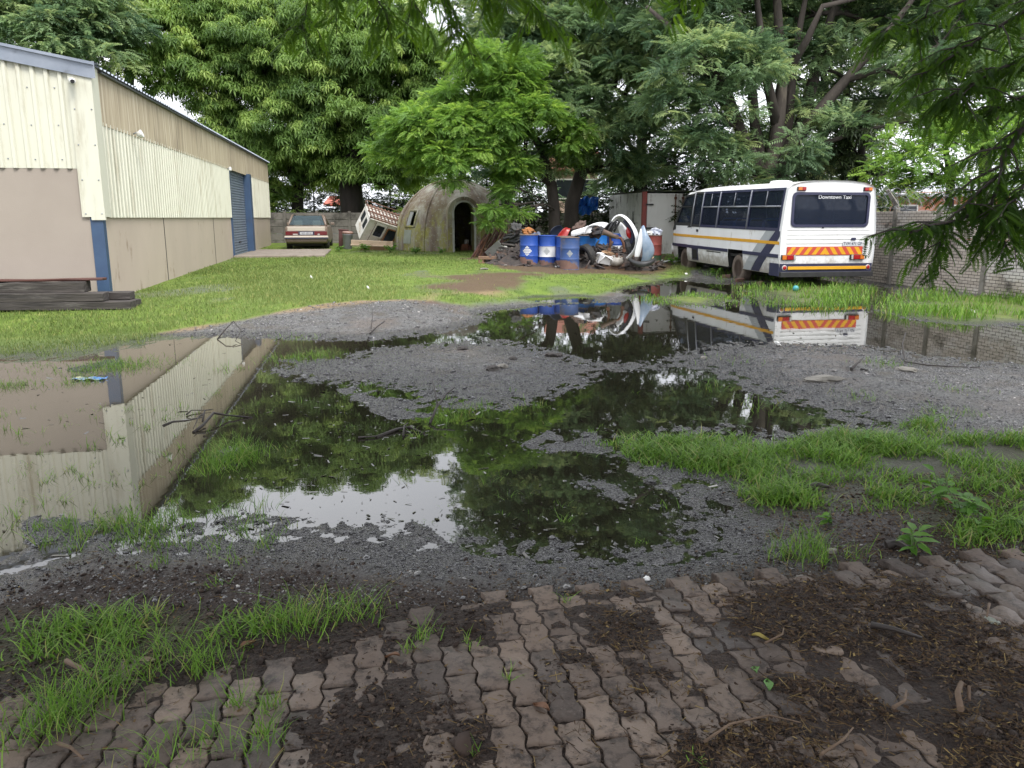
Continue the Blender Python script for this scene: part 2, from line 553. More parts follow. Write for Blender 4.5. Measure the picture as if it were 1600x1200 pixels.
def ground(x, y, masks=False):
    x, y = np.asarray(x, float), np.asarray(y, float)
    far = sstep(8, 14, y)
    right = sstep(-2.0, 6.0, x)
    rise = 0.20 * sstep(10.6, 13.8, y) + 0.0075 * np.clip(y - 13.8, 0, 30)
    base = 0.035 + rise * (1 - right * sstep(30, 20, y)) 
    base = base + 0.045 * sstep(4.2, 2.6, y)
    base = base + 0.010 * fbm(x * 0.9, y * 0.9, 3, 4) + 0.006 * fbm(x * 5, y * 5, 5, 3)
    wob = (0.10 + 0.22 * far) * fbm(x * 1.4, y * (1.4 - 0.7 * far), 21, 5) + 0.05 * fbm(x * 9, y * 7, 31, 3)
    d1 = np.minimum(sdf_poly(x, y, water_main), sdf_poly(x, y, water_far))
    d = np.maximum(d1, -sdf_poly(x, y, island_mid))
    for k, p in enumerate(rgrass_polys):
        d = np.maximum(d, -0.8 * sdf_poly(x, y, p) - 0.15)
    d = d + wob * 0.55 - 0.09 * (1 - 0.5 * far)
    h = np.where(d > 0, base * (1 - np.exp(-(np.maximum(d, 0) / 0.6) ** 1.35)), -0.05 * np.clip(-d / 0.75, 0, 1) ** 1.5)
    fine = 0.010 * fbm(x * 13, y * 11, 41, 4)
    h = h + 1.6 * fine * sstep(0.7, -0.1, np.abs(d) - 0.35) * (1 - 0.5 * far)
    h = np.where(d < 0, h + 0.002 * sstep(-0.4, 0.0, d) + 0.013 * np.clip(fbm(x * 3.1, y * 2.2, 57, 4), 0, 1) * sstep(-0.7, -0.05, d) + 0.019 * fbm(x * 19, y * 14, 59, 3) * sstep(-0.55, -0.02, d) * (1 - 0.6 * far), h)
    for p in shallow:
        s = sdf_poly(x, y, p)
        h = np.where(d < 0.1, np.maximum(h, -0.03 + (0.033 + 0.017 * fbm(x * 7, y * 5, 51, 4)) * sstep(0.30, -0.30, s)), h)
    near = y < 4.6
    if near.any():
        xn, yn = x[near], y[near]
        pave, cov = pave_masks(xn, yn)
        hp = PAVE_Z - 0.0065 + 0.012 * cov + 0.006 * fbm(xn * 22, yn * 22, 91, 3) * (0.4 + cov)
        h = h.copy()
        h[near] = h[near] * (1 - pave) + hp * pave
    if not masks:
        return h
    ln = 0.35 * fbm(x * 1.3, y * 0.8, 61, 4)
    lawn = sstep(0.20, -0.25, sdf_poly(x, y, lawn_poly) + ln)
    lawn *= 1 - 0.55 * sstep(0.22, 0.5, fbm(x * 0.9, y * 0.55, 63, 4))
    for p in soil_polys:
        lawn *= 1 - 0.9 * sstep(0.3, -0.5, sdf_poly(x, y, p) + ln * 3.2)
    lawn *= 1 - sstep(0.1, -0.1, sdf_poly(x, y, bank_poly) + ln * 0.5)
    straw = sstep(0.12, -0.12, sdf_poly(x, y, straw_strip) + ln * 0.35)
    ng = np.zeros_like(x)
    for p in ngrass_polys:
        ng = np.maximum(ng, sstep(0.12, -0.18, sdf_poly(x, y, p) + ln * 0.45))
    for p in rgrass_polys:
        ng = np.maximum(ng, sstep(0.4, -0.3, sdf_poly(x, y, p) + ln * 0.8))
    soil = sstep(3.75, 3.05, y + 0.5 * fbm(x * 0.9, y * 0.9, 71, 3) - 0.09 * np.abs(x - 0.4))
    soil = np.maximum(soil, sstep(0.5, -0.2, np.maximum(1.4 - x, np.abs(y - 4.1) - 0.7) + ln * 0.7))
    for p in soil_polys:
        soil = np.maximum(soil, sstep(0.5, -0.4, sdf_poly(x, y, p) + ln * 3))
    soil = np.maximum(soil, sstep(27, 31, y) * (1 - lawn))
    return h, lawn, soil, straw, ng, d

def gz(x, y):
    return float(ground(np.array([x]), np.array([y]))[0])

def graded(a, b, step, lo, hi, grow, fine_max=None):
    out = [a]
    s = step
    while out[-1] < b:
        out.append(out[-1] + s)
    s = step
    while out[-1] < hi:
        s *= grow
        out.append(out[-1] + s)
    s = step
    while out[0] > lo:
        s *= grow
        out.insert(0, out[0] - s)
    return np.array(out)

gx = graded(-7.5, 7.5, 0.028, -320, 320, 1.10)
gy = graded(1.55, 5.2, 0.018, -60, 700, 1.018)
GX, GY = np.meshgrid(gx, gy)
H, LAWN, SOIL, STRAW, NG, WD = ground(GX.ravel(), GY.ravel(), True)
Vg = np.stack([GX.ravel(), GY.ravel(), H], 1)
nx, ny = len(gx), len(gy)
ii = (np.arange(ny - 1)[:, None] * nx + np.arange(nx - 1)[None]).ravel()
Fg = np.stack([ii, ii + 1, ii + nx + 1, ii + nx], 1)

def ground_material():
    m, n, l, b = new_mat('yard_ground')
    at = nd(n, 'ShaderNodeAttribute', attribute_name='tint')
    sep = n.new('ShaderNodeSeparateColor')
    l.new(at.outputs['Color'], sep.inputs['Color'])
    geo = n.new('ShaderNodeNewGeometry')
    P = geo.outputs['Position']
    xyz = n.new('ShaderNodeSeparateXYZ')
    l.new(P, xyz.inputs['Vector'])
    nf = nd(n, 'ShaderNodeTexNoise', i_Scale=38.0, i_Detail=6.0, i_Roughness=0.7)
    nm = nd(n, 'ShaderNodeTexNoise', i_Scale=3.0, i_Detail=5.0)
    nl = nd(n, 'ShaderNodeTexNoise', i_Scale=0.7, i_Detail=4.0)
    vo = nd(n, 'ShaderNodeTexVoronoi', i_Scale=75.0)
    vo2 = nd(n, 'ShaderNodeTexVoronoi', i_Scale=160.0)
    for t in (nf, nm, nl, vo, vo2):
        l.new(P, t.inputs['Vector'])
    stone = ramp(n, l, vo.outputs['Color'], [(0.1, (0.040, 0.039, 0.042)), (0.5, (0.105, 0.102, 0.105)), (0.85, (0.23, 0.225, 0.22)), (1.0, (0.34, 0.33, 0.32))])
    grav = mixc(n, l, mapr(n, l, nm.outputs['Fac'], 0.45, 0.7, 0, 0.8), stone, (0.095, 0.08, 0.068))
    grav = mixc(n, l, mapr(n, l, nl.outputs['Fac'], 0.52, 0.68, 0, 0.6), grav, (0.13, 0.10, 0.08))
    soilc = ramp(n, l, nf.outputs['Fac'], [(0.3, (0.014, 0.009, 0.007)), (0.55, (0.036, 0.025, 0.02)), (0.75, (0.075, 0.055, 0.042))])
    redc = ramp(n, l, nf.outputs['Fac'], [(0.3, (0.07, 0.04, 0.03)), (0.7, (0.15, 0.09, 0.066))])
    soilc = mixc(n, l, mapr(n, l, xyz.outputs['Y'], 9.0, 14.0), soilc, redc)
    c = mixc(n, l, sep.outputs['Green'], grav, soilc)
    strawc = ramp(n, l, nf.outputs['Fac'], [(0.3, (0.14, 0.085, 0.05)), (0.7, (0.34, 0.25, 0.15))])
    c = mixc(n, l, sep.outputs['Blue'], c, strawc)
    grassc = ramp(n, l, nm.outputs['Fac'], [(0.3, (0.085, 0.14, 0.022)), (0.6, (0.15, 0.22, 0.038)), (0.8, (0.23, 0.25, 0.075))])
    c = mixc(n, l, sep.outputs['Red'], c, grassc)
    # wet just above the water line
    wet = mapr(n, l, xyz.outputs['Z'], 0.040, 0.006)
    c = mixc(n, l, math_n(n, l, 'MULTIPLY', wet, 0.72), c, (0.026, 0.024, 0.024))
    l.new(c, b.inputs['Base Color'])
    dry = math_n(n, l, 'MAXIMUM', sep.outputs['Red'], math_n(n, l, 'MULTIPLY', sep.outputs['Green'], 0.8))
    wr = mapr(n, l, nl.outputs['Fac'], 0.35, 0.65, 0.19, 0.42)
    ro = n.new('ShaderNodeMix')
    l.new(dry, ro.inputs['Factor']); l.new(wr, ro.inputs['A']); ro.inputs['B'].default_value = 0.85
    rw_ = n.new('ShaderNodeMix')
    l.new(wet, rw_.inputs['Factor']); l.new(ro.outputs['Result'], rw_.inputs['A']); rw_.inputs['B'].default_value = 0.13
    l.new(rw_.outputs['Result'], b.inputs['Roughness'])
    l.new(math_n(n, l, 'ADD', math_n(n, l, 'MULTIPLY', wet, 0.6), 0.25), b.inputs['Specular IOR Level'])
    hsum = math_n(n, l, 'ADD', math_n(n, l, 'MULTIPLY', vo.outputs['Distance'], -1.0), math_n(n, l, 'ADD', math_n(n, l, 'MULTIPLY', nf.outputs['Fac'], 0.9), math_n(n, l, 'MULTIPLY', vo2.outputs['Distance'], -0.4)))
    bp = nd(n, 'ShaderNodeBump', i_Strength=0.75, i_Distance=0.012)
    l.new(hsum, bp.inputs['Height'])
    l.new(bp.outputs['Normal'], b.inputs['Normal'])
    return m

M_GROUND = ground_material()
terrain = np_mesh('ground', Vg, Fg, M_GROUND, tint=np.stack([np.maximum(LAWN, NG * np.where(GY.ravel() > 10, 0.7, 0.12)), np.maximum(SOIL, NG * 0.9 * (LAWN < 0.3)), STRAW], 1), smooth=True)
tag(terrain, kind='structure')

def water_material():
    m, n, l, b = new_mat('puddle_water')
    geo = n.new('ShaderNodeNewGeometry')
    n1 = nd(n, 'ShaderNodeTexNoise', i_Scale=0.5, i_Detail=3.0)
    n2 = nd(n, 'ShaderNodeTexNoise', i_Scale=5.0, i_Detail=3.0)
    xyz = n.new('ShaderNodeSeparateXYZ')
    for t in (n1, n2):
        l.new(geo.outputs['Position'], t.inputs['Vector'])
    l.new(geo.outputs['Position'], xyz.inputs['Vector'])
    mud = mapr(n, l, math_n(n, l, 'ADD', xyz.outputs['X'], math_n(n, l, 'MULTIPLY', n1.outputs['Fac'], 1.5)), -0.6, -3.6)
    c = mixc(n, l, mud, (0.016, 0.015, 0.010), (0.105, 0.088, 0.064))
    l.new(c, b.inputs['Base Color'])
    b.inputs['Roughness'].default_value = 0.015
    b.inputs['IOR'].default_value = 1.68
    bp = nd(n, 'ShaderNodeBump', i_Strength=0.018, i_Distance=0.02)
    l.new(n2.outputs['Fac'], bp.inputs['Height'])
    l.new(bp.outputs['Normal'], b.inputs['Normal'])
    return m
M_WATER = water_material()
wm = MB()
wm.add([(-16, 2.9, 0), (14, 2.9, 0), (14, 27, 0), (-16, 27, 0)], [(0, 1, 2, 3)])
tag(wm.build('puddle_water', M_WATER), kind='structure')

# ------------------------------------------------------------------ big things: shed, walls, container, dome hut
def on_ground(u, v):
    z = 0.1
    for _ in range(6):
        p = at_z(u, v, z)
        z = gz(p[0], p[1])
    return Vector((p[0], p[1], z))

M_CREAM = paint('cream_sheet', (0.63, 0.625, 0.525), (0.57, 0.565, 0.47), 0.42, 1.2, dirt=(0.40, 0.37, 0.28), dirt_amt=0.34, stretch=(1.4, 1.4, 0.22))
M_PLASTER = paint('beige_plaster', (0.46, 0.385, 0.32), (0.42, 0.35, 0.29), 0.85, 1.0, dirt=(0.24, 0.18, 0.13), dirt_amt=0.12, bump=0.12, bscale=60, stretch=(1, 1, 0.5))
M_PLASTER_D = paint('grey_plaster', (0.335, 0.29, 0.25), (0.305, 0.262, 0.226), 0.85, 0.9, bump=0.12, bscale=60)
M_BLUE_STEEL = paint('blue_steel', (0.045, 0.085, 0.16), (0.035, 0.065, 0.13), 0.45, 3.0, dirt=(0.10, 0.10, 0.11), dirt_amt=0.15)
M_GALV = paint('galvanised_steel', (0.30, 0.33, 0.38), (0.22, 0.25, 0.30), 0.42, 2.0, metal=0.5, dirt=(0.16, 0.17, 0.19), dirt_amt=0.3)
M_ROLLER = paint('grey_roller_steel', (0.22, 0.27, 0.33), (0.17, 0.21, 0.27), 0.45, 2.0, metal=0.2)
M_BLACK = paint('black_plastic', (0.018, 0.018, 0.02), (0.03, 0.03, 0.032), 0.5, 8.0)
M_DARKIN = paint('dark_inside', (0.012, 0.012, 0.012), (0.02, 0.018, 0.016), 0.9, 3.0)
M_WHITEP = paint('white_plastic', (0.74, 0.74, 0.72), (0.66, 0.66, 0.64), 0.4, 5.0)
M_RUST = paint('rusty_iron', (0.13, 0.052, 0.028), (0.055, 0.026, 0.018), 0.85, 9.0, dirt=(0.22, 0.10, 0.05), dirt_amt=0.4, bump=0.4)
M_CONC = paint('weathered_concrete', (0.22, 0.205, 0.18), (0.15, 0.14, 0.12), 0.9, 4.0, dirt=(0.06, 0.055, 0.045), dirt_amt=0.45, bump=0.4)
M_WOOD_GREY = paint('weathered_timber', (0.070, 0.060, 0.054), (0.018, 0.016, 0.015), 0.85, 9.0, dirt=(0.20, 0.185, 0.165), dirt_amt=0.3, bump=0.9, bscale=26, stretch=(0.12, 1, 1), dscale=6)
M_WOOD_RED = paint('red_brown_plank', (0.10, 0.035, 0.025), (0.05, 0.022, 0.018), 0.7, 5.0, bump=0.4, stretch=(0.15, 1, 1))
M_WOOD = paint('rough_pale_timber', (0.20, 0.12, 0.075), (0.11, 0.065, 0.042), 0.85, 6.0, dirt=(0.05, 0.035, 0.025), dirt_amt=0.35, bump=0.5, stretch=(0.2, 1, 1))

def stained_sheet():
    m, n, l, b = new_mat('stained_translucent_sheet')
    tc = n.new('ShaderNodeTexCoord')
    mp = n.new('ShaderNodeMapping')
    mp.inputs['Scale'].default_value = (1, 9, 0.25)
    l.new(tc.outputs['Object'], mp.inputs['Vector'])
    n1 = nd(n, 'ShaderNodeTexNoise', i_Scale=1.3, i_Detail=6.0, i_Roughness=0.65)
    n2 = nd(n, 'ShaderNodeTexNoise', i_Scale=0.55, i_Detail=4.0)
    l.new(mp.outputs['Vector'], n1.inputs['Vector'])
    l.new(tc.outputs['Object'], n2.inputs['Vector'])
    c = ramp(n, l, n1.outputs['Fac'], [(0.28, (0.14, 0.11, 0.075)), (0.5, (0.36, 0.31, 0.22)), (0.7, (0.50, 0.45, 0.35))])
    c = mixc(n, l, mapr(n, l, n2.outputs['Fac'], 0.5, 0.75, 0, 0.6), c, (0.15, 0.12, 0.085))
    l.new(c, b.inputs['Base Color'])
    b.inputs['Roughness'].default_value = 0.7
    return m
M_STAINED = stained_sheet()

IBR = [(0.0, 0.0), (0.085, 0.0), (0.105, 0.036), (0.155, 0.036), (0.175, 0.0)]
IBRS = [(0.0, 0.0), (0.095, 0.0), (0.108, 0.018), (0.145, 0.018), (0.158, 0.0)]
CORR = [(0.0, 0.0), (0.0095, 0.005), (0.019, 0.009), (0.0285, 0.005), (0.038, 0.0), (0.0475, -0.005), (0.057, -0.009), (0.0665, -0.005)]

def sheet(mb, o, d, nrm, length, z0, z1, prof, pitch, mat=0):
    """profiled wall sheet: o start point, d along, nrm outward, z0/z1 numbers or functions of the distance"""
    o, d, nrm = Vector(o), Vector(d), Vector(nrm)
    f0 = z0 if callable(z0) else (lambda s: z0)
    f1 = z1 if callable(z1) else (lambda s: z1)
    lo, hi = [], []
    k = 0
    while True:
        done = False
        for s, h in prof:
            t = k * pitch + s
            if t >= length:
                done = True
                t = length
            p = o + d * t + nrm * h
            lo.append((p.x, p.y, f0(t)))
            hi.append((p.x, p.y, f1(t)))
            if done:
                break
        if done:
            break
        k += 1
    mb.grid([lo, hi], mat, smooth=False)

shed = empty('storage_shed', (SHED_X, SHED_Y, 0), (0, 0, YAW), 'long cream and beige metal storage shed with a grey roller door', 'shed')
SL, SW, EAVE = 23.3, 12.0, 3.97
slope = math.tan(R(10.5))
top_g = lambda s: EAVE + 0.0 + s * slope            # gable top, s = distance from the corner going back into -x
mb = MB()
mb.span(-0.25, -0.03, 0.121, 12.95, -0.4, 1.62)
mb.span(-0.25, -0.03, 17.0, SL, -0.4, 1.62)
mb.span(-SW, -0.2, SL - 0.2, SL - 0.02, -0.4, EAVE)
mb.build('plinth_wall', M_PLASTER, shed)
mb = MB()
mb.span(-SW, -0.205, 0.0, 0.2, -0.4, 2.40)
mb.build('gable_plaster', M_PLASTER_D, shed)
mb = MB()
sheet(mb, (0, 0.30, 0), (0, 1, 0), (1, 0, 0), 12.66, 1.60, 3.15, IBRS, 0.2)
sheet(mb, (0, 17.0, 0), (0, 1, 0), (1, 0, 0), SL - 17.0, 1.60, 3.15, IBRS, 0.2)
mb.build('side_cladding', M_CREAM, shed, fix=False)
mb = MB()
sheet(mb, (0.012, 0.16, 0), (0, 1, 0), (1, 0, 0), SL - 0.16, 3.10, EAVE, CORR, 0.076)
mb.build('stained_cladding', M_STAINED, shed, fix=False)
mb = MB()
sheet(mb, (-0.30, -0.004, 0), (-1, 0, 0), (0, -1, 0), 6.0, 2.38, lambda s: top_g(s + 0.3), IBR, 0.2)
sheet(mb, (-6.3, -0.004, 0), (-1, 0, 0), (0, -1, 0), 5.7, 2.38, lambda s: top_g(6.3) - s * slope, IBR, 0.2)
mb.build('gable_cladding', M_CREAM, shed, fix=False)
mb = MB()                                           # folded corner flashing, down to the blue column
mb.add([(-0.31, -0.045, 1.61), (0.04, -0.045, 1.61), (0.04, 0.30, 1.61), (-0.31, -0.045, top_g(0.3)), (0.04, -0.045, EAVE), (0.04, 0.30, EAVE)],
       [(0, 1, 4, 3), (1, 2, 5, 4)])
mb.span(-0.17, 0.045, -0.05, 0.0, 1.56, 1.74)
mb.build('corner_flashing', M_CREAM, shed, fix=False)
mb = MB()
mb.span(-0.20, -0.005, -0.02, 0.12, -0.4, 1.595)
mb.build('corner_column', M_BLUE_STEEL, shed)
mb = MB()
for y in (4.1, 9.8):
    MB().span(-0.034, -0.024, y, y + 0.035, 0.0, 1.6).build('expansion_joint', M_BLACK, shed)
M_LAP = paint('lap_grime', (0.30, 0.29, 0.21), (0.20, 0.19, 0.14), 0.8)
rr = random.Random(3)
y = 0.9
while y < SL - 1:
    if not 12.6 < y < 17.2:
        MB().span(0.0005, 0.006, y, y + 0.012, 1.62 + 0.12 * rr.random(), 3.12).build('sheet_lap', M_LAP, shed)
    y += rr.choice((0.6, 0.8, 1.4, 2.0))
mb = MB()                                           # roof: two profiled slopes with an overhang
rows0, rows1, rows2 = [], [], []
k = 0
y = -0.12
while y < SL + 0.1:
    for s, h in IBR:
        yy = y + s
        rows0.append((0.10, yy, EAVE - 0.005 + h)); rows1.append((-6.0, yy, EAVE + 6.1 * slope + h)); rows2.append((-12.1, yy, EAVE - 0.005 + h))
    y += 0.2
mb.grid([rows0, rows1, rows2], 0, smooth=False)
mb.build('roof', M_GALV, shed, fix=False)
mb = MB()
for s0, s1, f in ((0, 6.05, 1), (6.05, 12.1, -1)):
    za = top_g(0.0) if f == 1 else top_g(6.05)
    zb = top_g(6.05) if f == 1 else top_g(0.0)
    a = [(-s0 + 0.05, za), (-s1 + 0.05, zb)]
    for yo, d0, d1 in ((-0.075, -0.20, 0.055),):
        vs = [(a[0][0], yo, a[0][1] + d0), (a[1][0], yo, a[1][1] + d0), (a[1][0], yo, a[1][1] + d1), (a[0][0], yo, a[0][1] + d1)]
        vs += [(x, 0.10, z) for x, _, z in vs[2:]]
        mb.add(vs, [(0, 1, 2, 3), (3, 2, 4, 5)])
mb.add([(0.05, -0.075, EAVE - 0.20), (0.115, -0.075, EAVE - 0.20), (0.115, -0.075, EAVE + 0.055), (0.05, -0.075, EAVE + 0.055), (0.115, 0.2, EAVE + 0.05), (0.05, 0.2, EAVE + 0.055)],
       [(0, 1, 2, 3), (3, 2, 4, 5)])
mb.build('barge_flashing', M_GALV, shed, fix=False)
mb = MB()
mb.span(-0.02, 0.075, 0.4, SL + 0.1, EAVE - 0.045, EAVE - 0.02)
mb.build('eave_trim', paint('dark_eave', (0.10, 0.11, 0.13), (0.06, 0.07, 0.08), 0.5), shed)
mb = MB()                                           # roller door, slats as profile
zz, pts = 0.0, []
while zz < 3.1:
    pts += [(-0.12, zz), (-0.085, zz + 0.02), (-0.085, zz + 0.06), (-0.12, zz + 0.08)]
    zz += 0.085
mb.grid([[(x, 12.98, z) for x, z in pts], [(x, 16.55, z) for x, z in pts]], 0, smooth=False)
door = mb.build('roller_door', M_ROLLER, shed, fix=False)
mb = MB()
mb.span(-0.10, -0.05, 14.6, 14.9, 0.75, 0.80)
mb.build('handle', M_BLACK, door)
mb = MB()
mb.span(-0.14, 0.13, 16.58, 16.98, -0.2, 3.14)
mb.build('door_column', M_BLUE_STEEL, shed)
MB().span(-0.14, 0.02, 12.86, 12.97, -0.2, 3.14).build('door_column', M_BLUE_STEEL, shed)

L2W = shed.matrix_basis.copy() if False else Matrix.Translation((SHED_X, SHED_Y, 0)) @ Matrix.Rotation(YAW, 4, 'Z')
def shed_pt(x, y, z):
    return L2W @ Vector((x, y, z))

scr = None                                          # roofing screws on the gable sheets
for x, y, zc in [(-0.53 - 0.4 * i, -0.006, z + 0.02 * math.sin(i * 3.3)) for z in (2.52, 3.05, 3.62) for i in range(6)] + [(x, -0.046, z) for z in (1.66, 2.2, 2.75, 3.3) for x in (-0.25, 0.0)]:
    if scr is None:
        scr = MB().lathe([(0.011, 0.0), (0.011, 0.008), (0.0, 0.011)], 6, rot=(R(90), 0, 0)).build('fixing_screw', M_GALV, shed)
        one = scr
    else:
        one = scr.copy()
        col.objects.link(one)
        one.parent = shed
    one.location = (x, y, zc)

# dome security camera under the flashing, flood lamp and sensor on the long side
t = empty('security_camera', shed_pt(-0.24, -0.09, 3.72), (0, 0, YAW), 'white bullet security camera under the grey flashing at the shed corner', 'camera')
MB().lathe([(0.03, -0.05), (0.045, -0.04), (0.045, 0.13), (0.03, 0.15)], 14, rot=(R(100), 0, R(25))).build('body', M_WHITEP, t)
MB().lathe([(0.032, 0.0), (0.032, 0.012)], 14, c=(0.06, -0.15, -0.03), rot=(R(100), 0, R(25))).build('lens', M_BLACK, t)
MB().lathe([(0.05, 0), (0.05, 0.02), (0.02, 0.05)], 12, c=(0, 0.08, 0.0), rot=(R(90), 0, 0)).build('mount', M_WHITEP, t)
t = empty('flood_lamp', shed_pt(0.05, 2.05, 3.12), (0, 0, YAW), 'small round flood lamp on the long shed wall, on the stained sheet edge', 'lamp')
MB().lathe([(0.02, -0.06), (0.06, -0.03), (0.075, 0.04), (0.07, 0.05)], 14, c=(0.12, 0, 0), rot=(0, R(70), 0)).build('lamp_head', M_WHITEP, t)
MB().tube([(0, 0, 0), (0.06, 0, 0.03), (0.10, 0, 0)], 0.012, 6).build('bracket', M_GALV, t)
t = empty('alarm_sensor', shed_pt(0.05, 12.6, 3.10), (0, 0, YAW), 'tiny white alarm sensor above the roller door corner of the shed', 'sensor')
MB().box((0.05, 0, 0), (0.08, 0.08, 0.11), taper=0.8).build('body', M_WHITEP, t, 0.01)
MB().tube([(-0.03, 0, 0), (0.03, 0, 0)], 0.015, 6).build('bracket', M_GALV, t)
mb = MB()
a, b_ = shed_pt(0.0, 12.9, 0), shed_pt(0.0, 18.6, 0)
q = Matrix.Translation((SHED_X, SHED_Y, 0)) @ Matrix.Rotation(YAW, 4, 'Z')
mb.M = q
zz = gz(*shed_pt(1.2, 15.0, 0)[:2])
mb.span(0.0, 2.85, 12.7, 18.0, zz - 0.15, zz + 0.055)
tag(mb.build('concrete_path', paint('path_concrete', (0.27, 0.23, 0.19), (0.21, 0.175, 0.15), 0.9, 2.0, dirt=(0.10, 0.08, 0.05), dirt_amt=0.35, bump=0.3), bevel=0.02), kind='structure')

# timber stacked before the gable
def sleeper(name, xr, y, z, L, d, h, m, label, grp=None, tilt=0.0, yaw=0.0):
    o = MB()
    rs = random.Random(int(abs(xr * 1000 + z * 77)))
    n = 14
    rows = []
    for i in range(n + 1):
        x = -L * i / n
        j = lambda a: rs.uniform(-a, a)
        rows.append([(x + j(0.004), -d / 2 + j(0.007), j(0.006)), (x, d / 2 + j(0.007), j(0.006)), (x, d / 2 + j(0.007), h + j(0.009)), (x + j(0.01), -d / 2 + j(0.009), h + j(0.009))])
    o.grid(rows, 0, smooth=False, closed=True, caps=True)
    ob = o.build(name, m, None, bevel=0.012)
    ob.location = (xr, y, z)
    ob.rotation_euler = (0, tilt, YAW * 0.6 + yaw)
    return tag(ob, label, 'timber', grp)
TB = gz(-6.6, 12.9) - 0.02
SG = 'old timber sleepers stacked before the shed gable'
sleeper('timber_sleeper', -6.02, 12.72, TB, 4.3, 0.26, 0.125, M_WOOD_GREY, 'lowest grey timber sleeper, its end reaching farthest past the blue column', SG)
sleeper('timber_sleeper', -6.07, 13.02, TB, 3.4, 0.25, 0.125, M_WOOD_GREY, 'ground level sleeper lying behind the lowest one, close to the shed wall', SG)
sleeper('timber_sleeper', -6.42, 12.68, TB + 0.13, 4.2, 0.25, 0.135, M_WOOD_GREY, 'mossy sleeper of the second layer with a square cut end', SG)
sleeper('timber_sleeper', -6.15, 12.98, TB + 0.13, 3.0, 0.25, 0.12, M_WOOD_GREY, 'reddish ended sleeper of the second layer, by the blue corner column', SG)
sleeper('timber_sleeper', -6.72, 12.72, TB + 0.27, 3.9, 0.27, 0.165, M_WOOD_GREY, 'thick cracked black and white weathered sleeper near the top of the stack', SG, R(-0.6))
sleeper('timber_plank', -6.48, 12.80, TB + 0.445, 4.2, 0.2, 0.035, M_WOOD_RED, 'thin red brown plank lying on top of the sleeper stack', None, R(-0.5))

# ---- precast walls
def brickwork():
    m, n, l, b = new_mat('precast_brickwork')
    tc = n.new('ShaderNodeTexCoord')
    sx = n.new('ShaderNodeSeparateXYZ')
    l.new(tc.outputs['Object'], sx.inputs['Vector'])
    cx = n.new('ShaderNodeCombineXYZ')
    l.new(sx.outputs['Y'], cx.inputs['X']); l.new(sx.outputs['Z'], cx.inputs['Y'])
    br = n.new('ShaderNodeTexBrick')
    br.inputs['Scale'].default_value = 1.0
    br.inputs['Brick Width'].default_value = 0.17
    br.inputs['Row Height'].default_value = 0.0667
    br.inputs['Mortar Size'].default_value = 0.0065
    br.inputs['Mortar Smooth'].default_value = 0.3
    br.inputs['Color1'].default_value = (0.46, 0.41, 0.355, 1)
    br.inputs['Color2'].default_value = (0.38, 0.335, 0.285, 1)
    br.inputs['Mortar'].default_value = (0.045, 0.038, 0.032, 1)
    l.new(cx.outputs['Vector'], br.inputs['Vector'])
    geo = n.new('ShaderNodeNewGeometry')
    n1 = nd(n, 'ShaderNodeTexNoise', i_Scale=1.4, i_Detail=7.0, i_Roughness=0.65)
    n2 = nd(n, 'ShaderNodeTexNoise', i_Scale=0.5, i_Detail=6.0, i_Roughness=0.7)
    mp = n.new('ShaderNodeMapping')
    mp.inputs['Scale'].default_value = (1, 1, 1.8)
    l.new(geo.outputs['Position'], mp.inputs['Vector'])
    l.new(mp.outputs['Vector'], n1.inputs['Vector'])
    l.new(mp.outputs['Vector'], n2.inputs['Vector'])
    c = mixc(n, l, mapr(n, l, n1.outputs['Fac'], 0.51, 0.74), br.outputs['Color'], (0.045, 0.038, 0.032))
    wf = math_n(n, l, 'MULTIPLY', mapr(n, l, n2.outputs['Fac'], 0.5, 0.6), math_n(n, l, 'SUBTRACT', 1.0, br.outputs['Fac']))
    c = mixc(n, l, math_n(n, l, 'MULTIPLY', wf, 0.7), c, (0.58, 0.56, 0.53))
    l.new(c, b.inputs['Base Color'])
    b.inputs['Roughness'].default_value = 0.9
    bp = nd(n, 'ShaderNodeBump', i_Strength=0.9, i_Distance=0.012, invert=True)
    l.new(br.outputs['Fac'], bp.inputs['Height'])
    l.new(bp.outputs['Normal'], b.inputs['Normal'])
    return m
M_BRICK = brickwork()
BAY = 1.53
fx = lambda Y: 9.26 - 0.1757 * (Y - 19.7)
side_wall = empty('precast_boundary_wall', (9.26, 19.7, -0.05), (0, 0, YAW), 'stained precast boundary wall with a brick pattern, running behind the bus', 'wall')
rs = random.Random(5)
for k in range(-6, 14):
    y0 = k * BAY
    h = 1.80 if k > -1 else 1.80 - 0.01 * k
    mb = MB()
    for r_ in range(6):
        mb.span(-0.022 + rs.uniform(-0.004, 0.004), 0.022, y0 + 0.055, y0 + BAY - 0.055, r_ * 0.3, r_ * 0.3 + 0.295)
    mb.build('wall_panel', M_BRICK, side_wall, bevel=0.006, seg=1)
    p = MB()
    p.box((0, y0, 0.9), (0.125, 0.125, 2.0), taper=0.92)
    po = p.build('post', M_CONC, side_wall, bevel=0.012)
    if k in (-5, -3, -2, 0, 2, 4, 6):
        q_ = MB()
        q_.tube([(0.0, y0, 1.82), (-0.03, y0, 1.95), (-0.30, y0, 2.30)], [0.075, 0.07, 0.05], 4, smooth=False)
        q_.build('angled_bracket', M_CONC, po)
coil = MB()
for c_ in range(2):
    pts = []
    N = 900
    for i in range(N):
        s = i / N
        a = s * 2 * math.pi * 62
        pts.append((-0.12 + 0.24 * math.cos(a) - 0.1 * c_, -8.6 + s * 26.0 + 0.20 * math.sin(2 * a) * (0.5 + c_), 2.08 + 0.24 * math.sin(a) + 0.05 * math.sin(s * 40)))
    coil.tube(pts, 0.0042, 4)
ob = coil.build('razor_wire', paint('razor_wire_steel', (0.32, 0.33, 0.34), (0.20, 0.21, 0.22), 0.5, metal=0.3), None, fix=False)
